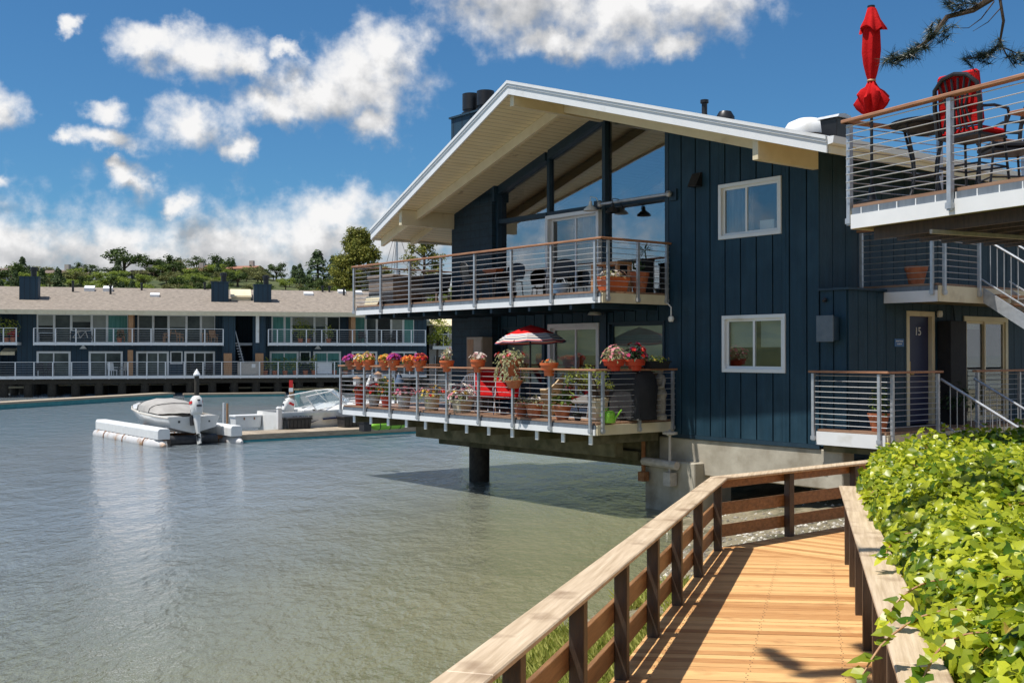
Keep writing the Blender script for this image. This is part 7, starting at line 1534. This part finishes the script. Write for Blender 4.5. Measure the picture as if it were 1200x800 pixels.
# ------------------------------------------------------------------ upper balcony furniture
ZU = ZF2 + .001
t = thing('spa_cabinet', 'grey brown slatted timber box with a lid at the left end of the upper balcony', 'cabinet', HF((-9.0, .75, ZU)), HF.a); LF = loc_frame(t)
mb = MB(LF)
for k in range(5): mb.box(-.62, .62, -.5, .5, .14 + k * .115, .14 + k * .115 + .105)
mb.build('slats', M['greywood'], t); mb = MB(LF); mb.box(-.66, .66, -.54, .54, .72, .80); mb.build('lid', M['greywood'], t, bevel=.02); mb = MB(LF); mb.box(-.58, .58, -.46, .46, 0, .138); mb.build('plinth', M['black'], t)
t = thing('leaning_panel', 'pale panel leaning on the front of the slatted box', 'panel', HF((-9.3, .12, ZU)), HF.a); LF = loc_frame(t); mb = MB(LF); mb.prism([(-.35, 0, 0), (.30, 0, 0), (.42, .08, .26), (-.35, .08, .26)], (0, .03, 0)); mb.build('panel', M['cream'], t)
t = thing('dark_lounge_chair', 'low dark lounge chair right of the slatted box', 'chair', HF((-7.75, 1.0, ZU)), HF.a + .5); LF = loc_frame(t)
mb = MB(LF); mb.box(-.4, .4, -.4, .35, .28, .42); mb.build('seat', M['blackfab'], t, bevel=.03); mb = MB(LF); mb.prism([(-.4, .3, .42), (.4, .3, .42), (.4, .45, .82), (-.4, .45, .82)], (0, .08, 0)); mb.build('backrest', M['blackfab'], t, bevel=.02)
for sx in (-.38, .38):
    for sy in (-.36, .36): mb = MB(LF); mb.box(sx - .025, sx + .025, sy - .025, sy + .025, 0, .28); mb.build('leg', M['greywood'], t)
def patio_chair(u, v, rz, label):
    t = thing('patio_chair', label, 'chair', HF((u, v, ZU)), HF.a + rz, 'black patio chairs on the upper balcony'); LF = loc_frame(t)
    mb = MB(LF); mb.box(-.25, .25, -.24, .24, .42, .45); mb.build('seat', M['black'], t, bevel=.01)
    mb = MB(LF); secs = []
    for k in range(9): a = math.pi * k / 8; x = .26 * math.cos(a); secs.append([(x, .25 + .05 * math.sin(a), .50), (x, .30 + .05 * math.sin(a), .62 + .26 * math.sin(a) ** .5), (x, .31 + .05 * math.sin(a), .62 + .26 * math.sin(a) ** .5)])
    mb.loft(secs); mb.tube([(.26 * math.cos(math.pi * k / 8), .30 + .05 * math.sin(math.pi * k / 8), .62 + .27 * math.sin(math.pi * k / 8) ** .5) for k in range(9)], .016, 6); mb.build('backrest', M['black'], t)
    for s in (-1, 1):
        for q in (-1, 1): mb = MB(LF); mb.tube([(s * .26, q * .25, 0), (s * .23, q * .22, .42)], .014, 6); mb.build('leg', M['black'], t)
        mb = MB(LF); mb.tube([(s * .25, .28, .64), (s * .29, -.1, .66), (s * .27, -.2, .45)], .016, 6); mb.build('armrest', M['black'], t)
patio_chair(-4.3, .95, .3, 'black round backed patio chair before the left gable pane'); patio_chair(-5.9, 1.0, -.6, 'black patio chair in front of the block wall'); patio_chair(-2.6, 1.1, .5, 'black patio chair beside the upper sliding door'); patio_chair(-5.0, .5, 2.9, 'black patio chair turned to the glass, nearest the cable railing')
t = thing('patio_table', 'low dark patio table carrying an orange planter', 'table', HF((-5.05, 1.05, ZU)), HF.a); LF = loc_frame(t)
mb = MB(LF); mb.box(-.45, .45, -.35, .35, .60, .64); mb.build('table_top', M['black'], t, bevel=.006)
for sx in (-.4, .4):
    for sy in (-.3, .3): mb = MB(LF); mb.box(sx - .02, sx + .02, sy - .02, sy + .02, 0, .60); mb.build('leg', M['black'], t)
pot_plant('shallow orange trough on the dark patio table', HF((-5.05, 1.05, ZU + .641)), .12, .13, O, (M['leafpale'], 20, .04, .1, .03, .01), (), group='pots on the upper balcony', style='trough', sx=2.2, rz=HF.a)
t = thing('wooden_bench', 'small open teak side bench at the corner of the upper balcony', 'bench', HF((-.72, .95, ZU)), HF.a); LF = loc_frame(t)
mb = MB(LF); mb.box(-.42, .42, -.22, .22, .60, .66); mb.build('seat', M['wood'], t, bevel=.006)
for sx in (-.38, .38):
    for sy in (-.18, .18): mb = MB(LF); mb.box(sx - .035, sx + .035, sy - .035, sy + .035, 0, .60); mb.build('leg', M['wood'], t)
    mb = MB(LF); mb.box(sx - .025, sx + .025, -.14, .14, .12, .17); mb.build('stretcher', M['wood'], t)
t = thing('side_table', 'low black metal side table behind the cactus pot', 'table', HF((-.55, 1.55, ZU)), HF.a); LF = loc_frame(t); mb = MB(LF); mb.box(-.4, .35, -.2, .2, .70, .74); mb.build('table_top', M['black'], t)
for sx in (-.36, .31): mb = MB(LF); mb.box(sx - .02, sx + .02, -.18, .18, 0, .70); mb.build('leg', M['black'], t)
pe = lambda px, u: HF.on_u(px, 330, u)[0]
pot_plant('long orange trough of pale rosette succulents at the corner of the upper balcony', HF((-.22, pe(719, -.2), ZU)), .15, .30, O, (M['leafpale'], 160, .07, .17, .16, .02), ((M['fl_white'], 16, .05),), group='pots on the upper balcony', style='trough', sx=2.3, rz=HF.a + 1.57)
t = pot_plant('big terracotta pot with a grey cactus on the upper balcony', HF((-.22, pe(750, -.2), ZU)), .21, .44, T, (M['leafd'], 14, .05, .1, .05, .0), (), group='pots on the upper balcony', name='cactus_pot'); LF = loc_frame(t)
mb = MB(LF); mb.tube([(0, 0, .36), (.01, 0, .60), (0, 0, .72)], [.05, .055, .02], 8); mb.tube([(.01, 0, .5), (-.12, 0, .52), (-.13, 0, .68)], [.03, .03, .012], 7); mb.tube([(.01, 0, .52), (.1, 0, .54), (.11, 0, .62)], [.03, .03, .012], 7); mb.build('cactus', M['leafd'], t, smooth=True)
t = pot_plant('spiky dry plant in a dark pot against the right gable pane', HF((-.3, 1.55, ZU)), .14, .3, M['blackfab'], (M['leafd'], 20, .1, .14, .1, .0), (), group='pots on the upper balcony', name='spiky_plant'); LF = loc_frame(t); mb = MB(LF)
mb.tube([(0, 0, .25), (.03, 0, .7), (0, 0, .92)], .015, 6)
for k in range(26): a = ru(0, 6.28); mb.leaf((0, 0, .92), (ru(-1, 1), ru(-1, 1), 1), (math.cos(a), math.sin(a), ru(-.2, 1)), ru(.18, .3), .025)
mb.build('spikes', M['leafd'], t)
t = thing('blue_tub', 'small pale blue tub on the deck left of the teak bench', 'tub', HF((-1.95, .55, ZU)), HF.a); LF = loc_frame(t); mb = MB(LF); mb.lathe([(.16, 0), (.2, .22), (.22, .22), (.22, .25), (.18, .25), (.15, .03), (0, .03)], n=16); mb.build('tub', mat('pale_blue_plastic', (.18, .32, .48), rough=.4), t, smooth=True)
mb = MB(LF); mb.tube([(-.21, 0, .22), (-.12, 0, .36), (.12, 0, .36), (.21, 0, .22)], .008, 5); mb.build('handle', M['galv'], t)
pot_plant('terracotta pot with a small leafy shrub by the entry door railing', HF((LU - .32, LV + .25, ZF1)), .19, .33, T, (M['leaf'], 130, .07, .17, .62, .05), ((M['fl_yellow'], 5, .03),), group='pots on the side landings')
pot_plant('plain terracotta pot on the upper side landing', HF((UC + 1.0, V2 + .45, ZF2)), .21, .36, T, (M['leafd'], 24, .05, .12, .05, .0), (), group='pots on the side landings')
pot_plant('dark bush in a black pot between the entry door and the side slider', HF((UBO + .35, D + 3.15, ZF1)), .2, .35, M['blackfab'], (M['leafd'], 170, .09, .38, .5, .05), (), group='pots on the side landings')
